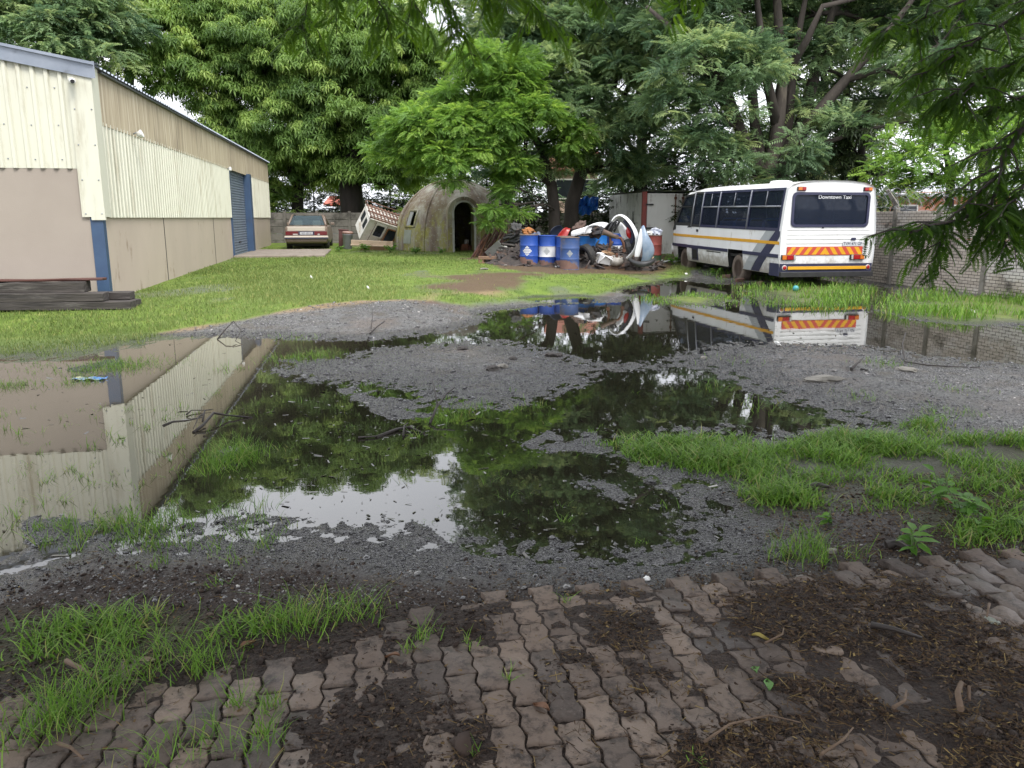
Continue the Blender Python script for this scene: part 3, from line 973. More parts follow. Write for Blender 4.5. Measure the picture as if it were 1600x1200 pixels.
ob.location, ob.rotation_euler = side_wall.location, side_wall.rotation_euler
tag(ob, 'coiled razor wire along the top of the brick patterned boundary wall', 'razor wire')

M_SLAB = paint('precast_slab', (0.20, 0.185, 0.165), (0.12, 0.11, 0.098), 0.9, 1.5, dirt=(0.045, 0.042, 0.036), dirt_amt=0.5, bump=0.3, dscale=0.9)
back_wall = empty('precast_back_wall', (-15.3, 38.6, 0.36), (0, 0, R(-1.0)), 'low grey precast slab wall behind the parked car and dome hut', 'wall')
for k in range(0, 15):
    x0 = k * BAY
    mb = MB()
    for r_ in range(5):
        mb.span(x0 + 0.06, x0 + BAY - 0.06, -0.02 + rs.uniform(-0.006, 0.006), 0.025, -0.15 + r_ * 0.325, -0.15 + r_ * 0.325 + 0.315)
    mb.build('wall_panel', M_SLAB, back_wall, bevel=0.012, seg=1)
    p = MB()
    p.box((x0, 0, 0.66), (0.14, 0.14, 1.75), taper=0.9)
    p.build('post', M_SLAB, back_wall, bevel=0.012)

# ---- steel container
CY = 28.4
CX = 0.1606 * CY
cont = empty('storage_container', (CX, CY, 0.02), (0, 0, YAW), 'dirty white steel storage container with a red corner post beside the bus', 'container')
M_CONT = paint('dirty_white_steel', (0.64, 0.63, 0.60), (0.56, 0.55, 0.52), 0.55, 2.0, dirt=(0.20, 0.16, 0.13), dirt_amt=0.28, stretch=(1, 1, 0.4))
M_CONT2 = paint('grimy_patched_panel', (0.50, 0.50, 0.48), (0.40, 0.40, 0.385), 0.6, 3.0, dirt=(0.09, 0.085, 0.08), dirt_amt=0.35, stretch=(1, 1, 0.5))
M_REDP = paint('faded_red_paint', (0.26, 0.055, 0.045), (0.17, 0.045, 0.038), 0.6, 6.0, dirt=(0.11, 0.06, 0.05), dirt_amt=0.3)
H_C, W_C, L_C = 2.46, 2.44, 4.0
mb = MB()
mb.span(0.0, W_C, 0.05, L_C, 0.12, H_C - 0.05)
mb.build('body', M_CONT2, cont)
mb = MB()                                           # patchwork plates of the long side
rs = random.Random(8)
z = 0.2
while z < H_C - 0.12:
    y = 0.12 - rs.random() * 0.3
    while y < L_C - 0.05:
        w = rs.uniform(0.35, 0.6)
        y1 = max(y, 0.1)
        if not (0.95 < z < 1.5 and 0.5 < y1 < 1.1):
            mb.span(-0.015 - rs.random() * 0.008, 0.0, y1, min(y + w - 0.015, L_C), z, z + 0.135)
        y += w
    z += 0.15
mb.build('side_plates', M_CONT2, cont)
mb = MB()
mb.span(-0.012, 0.012, 0.55, 1.05, 0.95, 1.45)
mb.span(-0.03, -0.012, 1.02, 1.09, 0.9, 1.8)
mb.build('painted_dark_opening', M_DARKIN, cont)  # solid dark plates paint the shade inside an opening, nothing is cut out
MB().span(-0.04, 0.11, -0.04, 0.11, 0.05, H_C).build('corner_post', M_REDP, cont, 0.01)
mb = MB()
mb.span(-0.05, W_C + 0.04, -0.06, L_C + 0.05, H_C, H_C + 0.05)
mb.build('roof', paint('mossy_dark_roof', (0.06, 0.06, 0.05), (0.035, 0.04, 0.025), 0.9, 4.0, dirt=(0.10, 0.13, 0.04), dirt_amt=0.4), cont, 0.01)
for i, (x0, x1) in enumerate(((0.13, 1.27), (1.30, 2.42))):
    d_ = MB().span(x0, x1, 0.0, 0.045, 0.15, H_C - 0.06).build('door', M_CONT, cont, 0.008)
    g = MB()
    bx = x1 - 0.12 if i == 0 else x0 + 0.12
    g.tube([(bx, -0.03, 0.15), (bx, -0.03, H_C - 0.07)], 0.02, 8)
    for zc in (0.3, 1.15, 2.2):
        g.span(bx - 0.04, bx + 0.04, -0.045, 0.0, zc, zc + 0.09)
    g.build('lock_rod', M_RUST, d_)
    if i == 0:
        for zc in (0.45, 1.2, 2.0):
            MB().span(0.06, 0.34, -0.05, -0.005, zc, zc + 0.05).build('hinge', M_BLACK, d_)

# ---- dome hut
def dome_material():
    m, n, l, b = new_mat('mossy_dome_concrete')
    tc = n.new('ShaderNodeTexCoord')
    mp = n.new('ShaderNodeMapping')
    mp.inputs['Scale'].default_value = (1.6, 1.6, 0.4)
    l.new(tc.outputs['Object'], mp.inputs['Vector'])
    n1 = nd(n, 'ShaderNodeTexNoise', i_Scale=1.1, i_Detail=7.0, i_Roughness=0.65)
    n2 = nd(n, 'ShaderNodeTexNoise', i_Scale=1.7, i_Detail=6.0, i_Roughness=0.75)
    n3 = nd(n, 'ShaderNodeTexNoise', i_Scale=9.0, i_Detail=6.0, i_Roughness=0.8)
    n4 = nd(n, 'ShaderNodeTexNoise', i_Scale=0.55, i_Detail=3.0)
    mp2 = n.new('ShaderNodeMapping')
    mp2.inputs['Location'].default_value = (4.1, 2.2, 1.0)
    mp2.inputs['Scale'].default_value = (1.3, 1.3, 0.5)
    l.new(tc.outputs['Object'], mp2.inputs['Vector'])
    l.new(mp.outputs['Vector'], n1.inputs['Vector'])
    l.new(mp2.outputs['Vector'], n2.inputs['Vector'])
    l.new(tc.outputs['Object'], n3.inputs['Vector'])
    l.new(tc.outputs['Object'], n4.inputs['Vector'])
    c = ramp(n, l, n1.outputs['Fac'], [(0.3, (0.11, 0.078, 0.056)), (0.46, (0.18, 0.14, 0.11)), (0.57, (0.28, 0.26, 0.215)), (0.70, (0.40, 0.39, 0.34))])
    sz = n.new('ShaderNodeSeparateXYZ')
    l.new(tc.outputs['Object'], sz.inputs['Vector'])
    low = mapr(n, l, sz.outputs['Z'], 1.9, 0.5)
    mossf = math_n(n, l, 'MULTIPLY', mapr(n, l, n2.outputs['Fac'], 0.42, 0.56), math_n(n, l, 'ADD', 0.12, math_n(n, l, 'MULTIPLY', low, 1.3), True))
    c = mixc(n, l, math_n(n, l, 'MULTIPLY', mossf, 0.75), c, (0.27, 0.26, 0.05))
    c = mixc(n, l, mapr(n, l, n3.outputs['Fac'], 0.55, 0.63, 0.0, 0.8), c, (0.36, 0.37, 0.32))
    l.new(c, b.inputs['Base Color'])
    b.inputs['Roughness'].default_value = 0.92
    bp = nd(n, 'ShaderNodeBump', i_Strength=0.5, i_Distance=0.03)
    l.new(n3.outputs['Fac'], bp.inputs['Height'])
    l.new(bp.outputs['Normal'], b.inputs['Normal'])
    return m
M_DOME = dome_material()
DC = at_y(712, 395, 32.3)
DZ = gz(DC.x, 30.5) - 0.08
DR, DH = 2.44, 2.76
dome = empty('dome_hut', (DC.x, 32.3, DZ), (0, 0, 0), 'mossy round concrete dome hut with an arched open doorway', 'hut')
az0 = R(-90 + 11)                                    # the doorway's bearing
def dome_r(z):
    t = min(max(z / DH, 0), 1)
    return DR * (1 - t ** 2.35) ** (1 / 2.0)
NS, NZ = 128, 40
vs, fs = [], []
zs = [DH * math.sin(math.pi / 2 * i / NZ) for i in range(NZ + 1)]
for z in zs:
    for k in range(NS):
        a = 2 * math.pi * k / NS
        r = dome_r(z) * (1 + 0.008 * math.sin(5 * a))
        vs.append((r * math.cos(a), r * math.sin(a), z))
for i in range(NZ):
    for k in range(NS):
        a = 2 * math.pi * (k + 0.5) / NS
        zc = (zs[i] + zs[i + 1]) / 2
        dd = (a - az0 + math.pi) % (2 * math.pi) - math.pi
        wx = dd * DR
        dr = abs(wx) < 0.5 and zc < 1.45 + math.sqrt(max(0, 0.25 - wx * wx))
        wz = ((a - R(-90 - 44) + math.pi) % (2 * math.pi) - math.pi) * DR
        win = -0.18 < wz < 0.30 and 0.98 < zc < 1.55
        if dr or win:
            continue
        k2 = (k + 1) % NS
        fs.append((i * NS + k, i * NS + k2, (i + 1) * NS + k2, (i + 1) * NS + k))
mb = MB()
mb.add(vs, fs, 0, True)
sh = mb.build('shell', M_DOME, dome, fix=False)
sm = sh.modifiers.new('thick', 'SOLIDIFY'); sm.thickness = 0.07; sm.offset = -1
# porch ring in the doorway, arch outlines in (x along wall, z)
def arch(hw, hs, n=14):
    return [(-hw, 0)] + [(-hw * math.cos(math.pi * i / n), hs + hw * math.sin(math.pi * i / n)) for i in range(n + 1)] + [(hw, 0)]
Mp = Matrix.Rotation(az0 + R(90), 4, 'Z') @ Matrix.Translation((0, -2.66, 0)) @ Matrix.Rotation(R(90), 4, 'X')
def arch_ring(mb, ho, hi, hso, hsi, z0, z1, M):
    o_, i_ = arch(ho, hso), arch(hi, hsi)
    n = len(o_)
    V = [M @ Vector((*p, z)) for z in (z0, z1) for p in o_] + [M @ Vector((*p, z)) for z in (z0, z1) for p in i_]
    F = []
    for i in range(n - 1):
        j = i + 1
        F += [(n + i, n + j, 3 * n + j, 3 * n + i), (j, i, 2 * n + i, 2 * n + j), (i, j, n + j, n + i), (2 * n + j, 2 * n + i, 3 * n + i, 3 * n + j)]
    mb.add(V, F, 0, False)
mb = MB()
arch_ring(mb, 0.60, 0.405, 1.46, 1.50, -1.15, 0.0, Mp)
mb.build('porch', M_DOME, dome)
mb = MB()
arch_ring(mb, 0.435, 0.365, 1.49, 1.50, -0.06, 0.05, Mp)
mb.build('door_frame', paint('grey_frame_concrete', (0.36, 0.36, 0.34), (0.28, 0.28, 0.265), 0.85, 5.0, dirt=(0.16, 0.14, 0.10), dirt_amt=0.3), dome)
mb = MB()
for a0, w in ((-62, 0.05), (-25, 0.045), (35, 0.05)):
    pts = []
    for i in range(30):
        z = DH * math.sin(math.pi / 2 * i / 32)
        a = R(-90 + a0)
        pts.append(((dome_r(z) + 0.005) * math.cos(a), (dome_r(z) + 0.005) * math.sin(a), z))
    mb.tube(pts, w, 6)
mb.build('seam_rib', M_DOME, dome)
def dome_pt(wx, z, off=0.0):
    a = R(-90 - 44) + wx / DR
    r = dome_r(z) + off
    return Vector((r * math.cos(a), r * math.sin(a), z))
mb = MB()
lp_ = [(-0.22, 0.98), (0.32, 0.98), (0.32, 1.57), (-0.22, 1.57)]
mb.tube([dome_pt(x0 + (x1 - x0) * t, z0 + (z1 - z0) * t, 0.01) for (x0, z0), (x1, z1) in zip(lp_, lp_[1:] + lp_[:1]) for t in (0, 0.25, 0.5, 0.75)], 0.055, 6, closed=True)
wf = mb.build('window_frame', M_DOME, dome)
mb = MB()
mb.grid([[dome_pt(x, z, 0.02) for x in (-0.20, -0.08, 0.05)] for z in (0.98, 1.27, 1.56)], 0, False)
sh_ = mb.build('shutter', paint('grey_shutter', (0.30, 0.31, 0.30), (0.24, 0.25, 0.24), 0.8), wf)
s = sh_.modifiers.new('thick', 'SOLIDIFY'); s.thickness = 0.03
mb = MB()
mb.grid([[dome_pt(x, z, 0.035) for x in (-0.22, 0.0, 0.2)] for z in (0.36, 0.6, 0.86)], 0, False)
wp_ = mb.build('wall_plate', paint('pale_plate', (0.27, 0.29, 0.25), (0.21, 0.23, 0.18), 0.85, 4.0), dome)
s = wp_.modifiers.new('thick', 'SOLIDIFY'); s.thickness = 0.04
# scrap showing inside the doorway
ip = dome.location + Vector((0.42, -1.5, 0.05))
for i, (dx, dz, c, nm) in enumerate(((0.0, 0.0, (0.20, 0.07, 0.03), 'rusty_box'), (0.22, 0.0, (0.10, 0.03, 0.02), 'metal_tin'), (0.10, 0.22, (0.30, 0.28, 0.26), 'metal_tin'))):
    mb = MB()
    if i == 0:
        mb.box((0, 0, 0.12), (0.26, 0.25, 0.24), (0, 0, 0.3)); mb.box((0, 0, 0.25), (0.28, 0.27, 0.03), (0, 0, 0.3))
    else:
        mb.lathe([(0.085, 0), (0.09, 0.01), (0.09, 0.2), (0.08, 0.21), (0.08, 0.19)], 14)
    o = mb.build(nm, paint('tin_%d' % i, c, None, 0.6, dirt=(0.1, 0.05, 0.03), dirt_amt=0.4), None, 0.006)
    o.location = ip + Vector((dx, 0, dz + 0.02))
    tag(o, ('orange rusty box on the floor of the dome doorway', 'dark red tin on the floor of the dome doorway', 'pale tin standing on the scrap in the dome doorway')[i], 'box' if i == 0 else 'tin')

# ---- background houses beyond the walls
M_HWALL = paint('pale_house_wall', (0.50, 0.44, 0.38), (0.44, 0.38, 0.33), 0.85, 1.0)
M_TILE = paint('terracotta_roof', (0.26, 0.085, 0.045), (0.19, 0.065, 0.04), 0.8, 3.0, bump=0.5, bscale=8)
M_SHEETW = paint('white_roof_sheet', (0.62, 0.64, 0.68), (0.54, 0.56, 0.60), 0.5, 1.0)
M_GLASSD = paint('dark_window_glass', (0.02, 0.025, 0.03), None, 0.1)
def house(name, u0, u1, Y, v_eave, v_ridge, mw, mr, label, depth=6.0, cat='house', nwin=2):
    a, b_ = at_y(u0, v_eave, Y), at_y(u1, v_eave, Y)
    zt = at_y(u0, v_ridge, Y + depth / 2).z
    w = b_.x - a.x
    o = empty(name, ((a.x + b_.x) / 2, Y, 0.3), (0, 0, 0), label, cat)
    he, hr = a.z - 0.3, zt - 0.3
    MB().span(-w / 2, w / 2, 0, depth, -0.3, he).build('wall', mw, o)
    m_ = MB()
    e = 0.35
    m_.add([(-w / 2 - e, -e, he - 0.1), (w / 2 + e, -e, he - 0.1), (w / 2 + e, depth / 2, hr), (-w / 2 - e, depth / 2, hr), (-w / 2 - e, depth + e, he - 0.1), (w / 2 + e, depth + e, he - 0.1)],
           [(0, 1, 2, 3), (3, 2, 5, 4)])
    r_ = m_.build('roof', mr, o, fix=False)
    s = r_.modifiers.new('thick', 'SOLIDIFY'); s.thickness = 0.12
    for i in range(nwin):
        xc = -w / 2 + w * (i + 0.5) / nwin
        f = MB().span(xc - 0.55, xc + 0.55, -0.03, 0.02, he - 1.7, he - 0.6).build('window', M_WHITEP, o)
        MB().span(xc - 0.48, xc + 0.48, -0.045, -0.031, he - 1.63, he - 0.67).build('pane', M_GLASSD, f)
    return o
house('white_building', 430, 545, 58, 326, 317, paint('bluish_wall', (0.40, 0.42, 0.47), None, 0.8), M_SHEETW, 'low white roofed building seen between tree trunks behind the car', 8, 'building', 5)
house('white_building', 575, 665, 55, 322, 296, paint('bluish_wall', (0.40, 0.42, 0.47), None, 0.8), M_SHEETW, 'white roofed building between the big dark trunk and the dome', 8, 'building', 4)
house('red_shed', 514, 535, 60, 316, 306, paint('red_wall', (0.42, 0.10, 0.06), None, 0.7), paint('red_roof', (0.42, 0.10, 0.06), None, 0.7), 'small red roofed outbuilding seen through the trees behind the wall', 4, 'outbuilding', 1)
house('terracotta_house', 866, 934, 46, 262, 236, paint('pinkish_house_wall', (0.52, 0.38, 0.32), (0.46, 0.33, 0.28), 0.85), M_TILE, 'pinkish house with a terracotta roof seen through trees above the drums', 7)
house('orange_house', 1385, 1590, 40, 300, 282, paint('orange_brick', (0.50, 0.22, 0.13), (0.42, 0.18, 0.11), 0.85, 8.0), M_SHEETW, 'orange brick house beyond the razor wire of the boundary wall', 8, 'house', 3)

# ------------------------------------------------------------------ the bus
M_BUSW = paint('white_bus_paint', (0.74, 0.745, 0.75), (0.66, 0.665, 0.665), 0.36, 1.6, dirt=(0.42, 0.39, 0.34), dirt_amt=0.22, stretch=(1, 1, 0.4))
def _splash(m):
    # dried mud thrown up along the skirts, and runs below the seams
    n, l = m.node_tree.nodes, m.node_tree.links
    b = n['Principled BSDF']
    src = b.inputs['Base Color'].links[0].from_socket
    tc = n.new('ShaderNodeTexCoord')
    xyz = n.new('ShaderNodeSeparateXYZ')
    l.new(tc.outputs['Object'], xyz.inputs['Vector'])
    ns = nd(n, 'ShaderNodeTexNoise', i_Scale=7.0, i_Detail=7.0, i_Roughness=0.7)
    l.new(tc.outputs['Object'], ns.inputs['Vector'])
    f = mapr(n, l, math_n(n, l, 'SUBTRACT', math_n(n, l, 'MULTIPLY', ns.outputs['Fac'], 0.95), xyz.outputs['Z']), -0.32, 0.18, 0, 0.75)
    l.new(mixc(n, l, f, src, (0.20, 0.165, 0.125)), b.inputs['Base Color'])
_splash(M_BUSW)
M_NAVY = paint('navy_paint', (0.022, 0.024, 0.06), (0.03, 0.032, 0.07), 0.4, 3.0, dirt=(0.07, 0.065, 0.07), dirt_amt=0.2)
M_SILVER = paint('silver_grey_paint', (0.36, 0.38, 0.39), (0.30, 0.32, 0.33), 0.4, 2.0)
M_YELLOW = paint('amber_yellow_tape', (0.66, 0.34, 0.018), (0.58, 0.29, 0.015), 0.4, 3.0, dirt=(0.35, 0.22, 0.06), dirt_amt=0.15)
M_REDTAPE = paint('red_tape', (0.52, 0.07, 0.045), (0.44, 0.06, 0.04), 0.4, 3.0)
M_RUBBER = paint('black_rubber', (0.022, 0.022, 0.022), (0.035, 0.033, 0.031), 0.75, 9.0, dirt=(0.10, 0.08, 0.062), dirt_amt=0.3, bump=0.15)
M_MUDRUB = paint('muddy_rubber', (0.10, 0.08, 0.065), (0.15, 0.115, 0.09), 0.85, 5.0, dirt=(0.03, 0.028, 0.026), dirt_amt=0.3)
M_RUSTRIM = paint('rusty_rim', (0.10, 0.06, 0.045), (0.06, 0.04, 0.033), 0.8, 10.0, dirt=(0.20, 0.14, 0.10), dirt_amt=0.3)
M_ALU = paint('window_aluminium', (0.30, 0.31, 0.34), (0.22, 0.23, 0.26), 0.4, 5.0, metal=0.3)
M_BLUESEAT = paint('blue_vinyl', (0.04, 0.10, 0.30), (0.03, 0.08, 0.24), 0.45, 4.0)
M_REDL = paint('red_lens', (0.34, 0.012, 0.014), (0.26, 0.01, 0.012), 0.18, 20.0)
M_AMBER = paint('amber_lens', (0.55, 0.16, 0.02), (0.48, 0.13, 0.02), 0.18, 20.0)
M_CLEARL = paint('clear_lens', (0.45, 0.42, 0.40), None, 0.2, 20.0)

def tinted_glass(name, tint, dark):
    m, n, l, b = new_mat(name)
    b.inputs['Base Color'].default_value = (*dark, 1)
    b.inputs['Roughness'].default_value = 0.06
    b.inputs['IOR'].default_value = 1.5
    tr = n.new('ShaderNodeBsdfTransparent')
    tr.inputs['Color'].default_value = (*tint, 1)
    mx = n.new('ShaderNodeMixShader')
    mx.inputs['Fac'].default_value = 0.42
    l.new(tr.outputs['BSDF'], mx.inputs[1]); l.new(b.outputs['BSDF'], mx.inputs[2])
    l.new(mx.outputs['Shader'], n['Material Output'].inputs['Surface'])
    return m
M_TINT = tinted_glass('tinted_bus_glass_sky_sheen', (0.42, 0.46, 0.52), (0.030, 0.040, 0.066))  # bluish base colour stands in for the bright sky reflected in the panes

BW, BL = 2.36, 6.86
bus = empty('minibus', (6.10, 18.5, -0.02), (R(0.55), 0, YAW), 'white minibus with orange stripe and red and yellow chevrons standing in water', 'bus')
LV = [(0.33, 1.125), (0.56, 1.17), (0.735, 1.18), (0.80, 1.18), (1.05, 1.18), (1.33, 1.175), (1.86, 1.125), (2.27, 1.07), (2.345, 0.99), (2.405, 0.78), (2.44, 0.40), (2.45, 0.0)]
def half_w(z):
    for (z0, x0), (z1, x1) in zip(LV, LV[1:]):
        if z <= z1:
            t = (z - z0) / (z1 - z0)
            return x0 + (x1 - x0) * t
    return 0.0
def y_front(z):
    if z < 1.30:
        return BL - 0.10 * max(0, 0.7 - z)
    return BL - 0.06 - (z - 1.30) * 0.70
def roof_drop(y):
    return -0.12 * sstep(4.9, 6.3, y)
ST = [0.0, 0.12, 1.70, 1.76, 1.84, 2.70, 3.48, 3.54, 4.58, 4.64, 5.20, 5.26, 5.50, 6.24, 6.55, BL]
def bus_pt(y, k, side):
    z, hw = LV[k]
    yy = y if y < 5.3 else 5.3 + (y - 5.3) * (y_front(z) - 5.3) / (BL - 5.3)
    taper = 1 - 0.07 * sstep(5.9, 6.86, y) ** 2
    dz = roof_drop(yy) if z > 2.0 else 0
    return (BW / 2 + side * hw * taper, yy, z + dz * (z - 2.0) / 0.45 if z > 2.0 else z)
NL = len(LV)
def bus_section(y):
    return [bus_pt(y, k, -1) for k in range(NL)] + [bus_pt(y, k, 1) for k in range(NL - 2, -1, -1)]
rows = [bus_section(y) for y in ST]
NSC = len(rows[0])
vs = [p for r in rows for p in r]
fs = []
for i in range(len(ST) - 1):
    ym = (ST[i] + ST[i + 1]) / 2
    for k in range(NSC - 1):
        kk = k if k < NL - 1 else NSC - 2 - k
        zm = (LV[kk][0] + LV[kk + 1][0]) / 2
        archq = (1.84 < ym < 2.70 or 5.50 < ym < 6.24) and zm < 0.80
        win = 1.33 < zm < 2.27 and (0.12 < ym < 1.70 or 1.76 < ym < 3.48 or 3.54 < ym < 4.58 or 4.64 < ym < 5.20 or 5.26 < ym)
        if archq or win:
            continue
        fs.append((i * NSC + k, i * NSC + k + 1, (i + 1) * NSC + k + 1, (i + 1) * NSC + k))
body = MB()
body.add(vs, fs, 0, False)
o_f = (len(ST) - 1) * NSC
for k in range(NL - 1):                            # front: below and above the windscreen
    if not 5 <= k <= 6:
        body.add([vs[o_f + k], vs[o_f + k + 1], vs[o_f + NSC - 2 - k], vs[o_f + NSC - 1 - k]], [(0, 1, 2, 3)])
# rear panel with a window hole
bm = bmesh.new()
outer = [Vector((p[0], 0.0, p[2])) for p in rows[0]]
RW = rrect(0.25, 2.13, 1.43, 2.16, 0.09, 5)
hole = [Vector((x, 0.0, z)) for x, z in RW]
edges = []
for loop in (outer, hole):
    v_ = [bm.verts.new(p) for p in loop]
    edges += [bm.edges.new((v_[i], v_[(i + 1) % len(v_)])) for i in range(len(v_))]
bmesh.ops.triangle_fill(bm, use_beauty=True, edges=edges)
bm.verts.index_update()
body.add([v.co.copy() for v in bm.verts], [[v.index for v in f.verts] for f in bm.faces])
bm.free()
bo = body.build('body', M_BUSW, bus)
wd = bo.modifiers.new('weld', 'WELD'); wd.merge_threshold = 0.002
bv = bo.modifiers.new('bevel', 'BEVEL'); bv.width = 0.035; bv.segments = 3; bv.limit_method = 'ANGLE'; bv.angle_limit = R(50)

def side_x(y, z):
    return BW / 2 - half_w(z) * (1 - 0.07 * sstep(5.9, 6.86, y) ** 2)
def decal(name, pts, mat, off=0.004, th=0.004, parent=None, n=6):
    """a thin strip laid on the near side of the bus; pts = (y, z) outline of four corners, split lengthwise"""
    mb = MB()
    (y0, z0), (y1, z1), (y2, z2), (y3, z3) = pts       # bottom edge 0-1, top edge 3-2
    ra, rb = [], []
    for i in range(n + 1):
        t = i / n
        ya, za, yb, zb = y0 + (y1 - y0) * t, z0 + (z1 - z0) * t, y3 + (y2 - y3) * t, z3 + (z2 - z3) * t
        ra.append((side_x(ya, za) - off, ya, za)); rb.append((side_x(yb, zb) - off, yb, zb))
    mb.grid([ra, rb], 0, smooth=False)
    o = mb.build(name, mat, parent or bus, fix=False)
    s = o.modifiers.new('thick', 'SOLIDIFY'); s.thickness = th; s.offset = 0
    return o
def strip_up(name, ybot, ytop, zb, zt, w, mat, off):
    """a leaning stripe, built in small steps up the side so that it follows the body"""
    mb = MB()
    ra, rb = [], []
    zz = sorted({zb, zt, 0.56, 0.735, 0.80, 1.05, 1.2})
    for z in [z for z in zz if zb <= z <= zt]:
        t = (z - zb) / (zt - zb)
        yc = ybot + (ytop - ybot) * t
        ya, yb_ = max(yc, 0.03), max(yc + w, 0.04)
        ra.append((side_x(ya, z) - off, ya, z)); rb.append((side_x(yb_, z) - off, yb_, z))
    mb.grid([ra, rb], 0, smooth=False)
    o = mb.build(name, mat, bus, fix=False)
    s = o.modifiers.new('thick', 'SOLIDIFY'); s.thickness = 0.003; s.offset = 0
    return o
strip_up('grey_stripe', 1.46, 0.28, 0.34, 1.315, 0.42, M_SILVER, 0.004)
strip_up('navy_stripe', 1.02, -0.16, 0.34, 1.315, 0.42, M_NAVY, 0.004)
decal('orange_stripe', [(0.03, 1.015), (6.80, 1.015), (6.80, 1.085), (0.03, 1.085)], M_YELLOW, 0.008, n=14)
for y0, y1 in ((0.04, 1.82), (2.72, 5.26), (5.28, 6.82)):
    decal('rub_strip', [(y0, 0.715), (y1, 0.715), (y1, 0.795), (y0, 0.795)], M_NAVY, 0.012, 0.02, n=8)
# window band: dark frame, pillars, rails, panes
def rail(name, pts, r, mat, parent=None):
    return MB().tube([(side_x(y, z) - 0.006, y, z) for y, z in pts], r, 6).build(name, mat, parent or bus)
WIN = [(0.12, 1.70), (1.76, 3.48), (3.54, 4.58), (4.64, 5.20)]
for i, (y0, y1) in enumerate(WIN):
    f = MB()
    for z0, z1 in ((1.315, 1.385), (2.225, 2.285)):
        f.grid([[(side_x(y, z0) - 0.006, y, z0) for y in (y0 - 0.04, y1 + 0.04)], [(side_x(y, z1) - 0.006, y, z1) for y in (y0 - 0.04, y1 + 0.04)]], 0, False)
    for ya, yb_ in ((y0 - 0.04, y0 + 0.035), (y1 - 0.035, y1 + 0.04)):
        zs_ = (1.385, 1.86, 2.225)
        f.grid([[(side_x(ya, z) - 0.006, ya, z) for z in zs_], [(side_x(yb_, z) - 0.006, yb_, z) for z in zs_]], 0, False)
    wf = f.build('side_window', M_NAVY if i != 3 else M_BLACK, bus, fix=False)
    s = wf.modifiers.new('thick', 'SOLIDIFY'); s.thickness = 0.012; s.offset = 0
    g = MB()
    zs_ = (1.36, 1.86, 2.25)
    g.grid([[(side_x(y0, z) + 0.012, y0, z) for z in zs_], [(side_x(y1, z) + 0.012, y1, z) for z in zs_]], 0, False)
    g.build('pane', M_TINT, wf, fix=False)
    if i < 3:
        rail('slider_rail', [(y0 + 0.02, 1.87), (y1 - 0.02, 1.87)], 0.022, M_ALU, wf)
        rail('slider_rail', [((y0 + y1) / 2, 1.90), ((y0 + y1) / 2, 2.22)], 0.014, M_ALU, wf)
    rail('pillar', [(y1 + 0.03, 1.33), (y1 + 0.03, 1.86), (y1 + 0.03, 2.26)], 0.022, M_ALU, wf)
# slanted cab window
def cab_pt(y, z, off=0.0):
    yy = 5.3 + (y - 5.3) * (y_front(z) - 5.3) / (BL - 5.3)
    return (side_x(y, z) - off, yy, z + roof_drop(yy) * max(0, z - 2.0) / 0.45)
f = MB()
for z0, z1, ya, yb_ in ((1.30, 1.42, 5.24, BL), (1.86, 1.90, 5.24, BL), (2.2, 2.29, 5.24, BL), (1.42, 2.2, 5.24, 5.34), (1.42, 2.2, BL - 0.2, BL)):
    f.grid([[cab_pt(ya, z, 0.007) for z in (z0, (z0 + z1) / 2, z1)], [cab_pt(yb_, z, 0.007) for z in (z0, (z0 + z1) / 2, z1)]], 0, False)
f.add([cab_pt(5.26, 1.30, 0.008), cab_pt(BL, 1.18, 0.008), cab_pt(BL, 1.32, 0.008), cab_pt(5.26, 1.32, 0.008)], [(0, 1, 2, 3)])
cw = f.build('cab_window', M_BLACK, bus, fix=False)
s = cw.modifiers.new('thick', 'SOLIDIFY'); s.thickness = 0.012; s.offset = 0
g = MB()
g.grid([[cab_pt(5.3, z, -0.01) for z in (1.4, 1.86, 2.22)], [cab_pt(BL, z, -0.01) for z in (1.4, 1.86, 2.22)]], 0, False)
g.build('pane', M_TINT, cw, fix=False)
# right side panes, windscreen
g = MB()
for y0, y1 in WIN + [(5.26, 6.4)]:
    g.grid([[(BW - side_x(y0, z), y0, z) for z in (1.33, 1.86, 2.27)], [(BW - side_x(y1, z), y1, z) for z in (1.33, 1.86, 2.27)]], 0, False)
g.build('far_side_glazing', M_TINT, bus, fix=False)
g = MB()
g.add([(0.1, y_front(1.33) + 0.01, 1.33), (BW - 0.1, y_front(1.33) + 0.01, 1.33), (BW - 0.17, y_front(2.24), 2.2), (0.17, y_front(2.24), 2.2)], [(0, 1, 2, 3)])
g.build('windscreen', M_TINT, bus)
# rear window
Mr = Matrix.Rotation(R(90), 4, 'X')                  # local xy plane -> xz, depth towards -y
rw = MB().ring(rrect(0.225, 2.155, 1.405, 2.185, 0.11, 5), rrect(0.285, 2.095, 1.465, 2.125, 0.07, 5), 0.022, M=Mr).build('rear_window', M_NAVY, bus)
MB().prism(rrect(0.26, 2.12, 1.44, 2.15, 0.08, 5), 0.004, M=Matrix.Translation((0, 0.012, 0)) @ Mr).build('pane', M_TINT, rw)
M_STICK = paint('pale_sticker', (0.70, 0.71, 0.74), None, 0.5)
text_part('lettering', 'Downtown Taxi', 0.118, M_STICK, rw, Matrix.Translation((1.27, -0.004, 2.075)) @ Mr @ Matrix.Scale(1.05, 4, (1, 0, 0)))
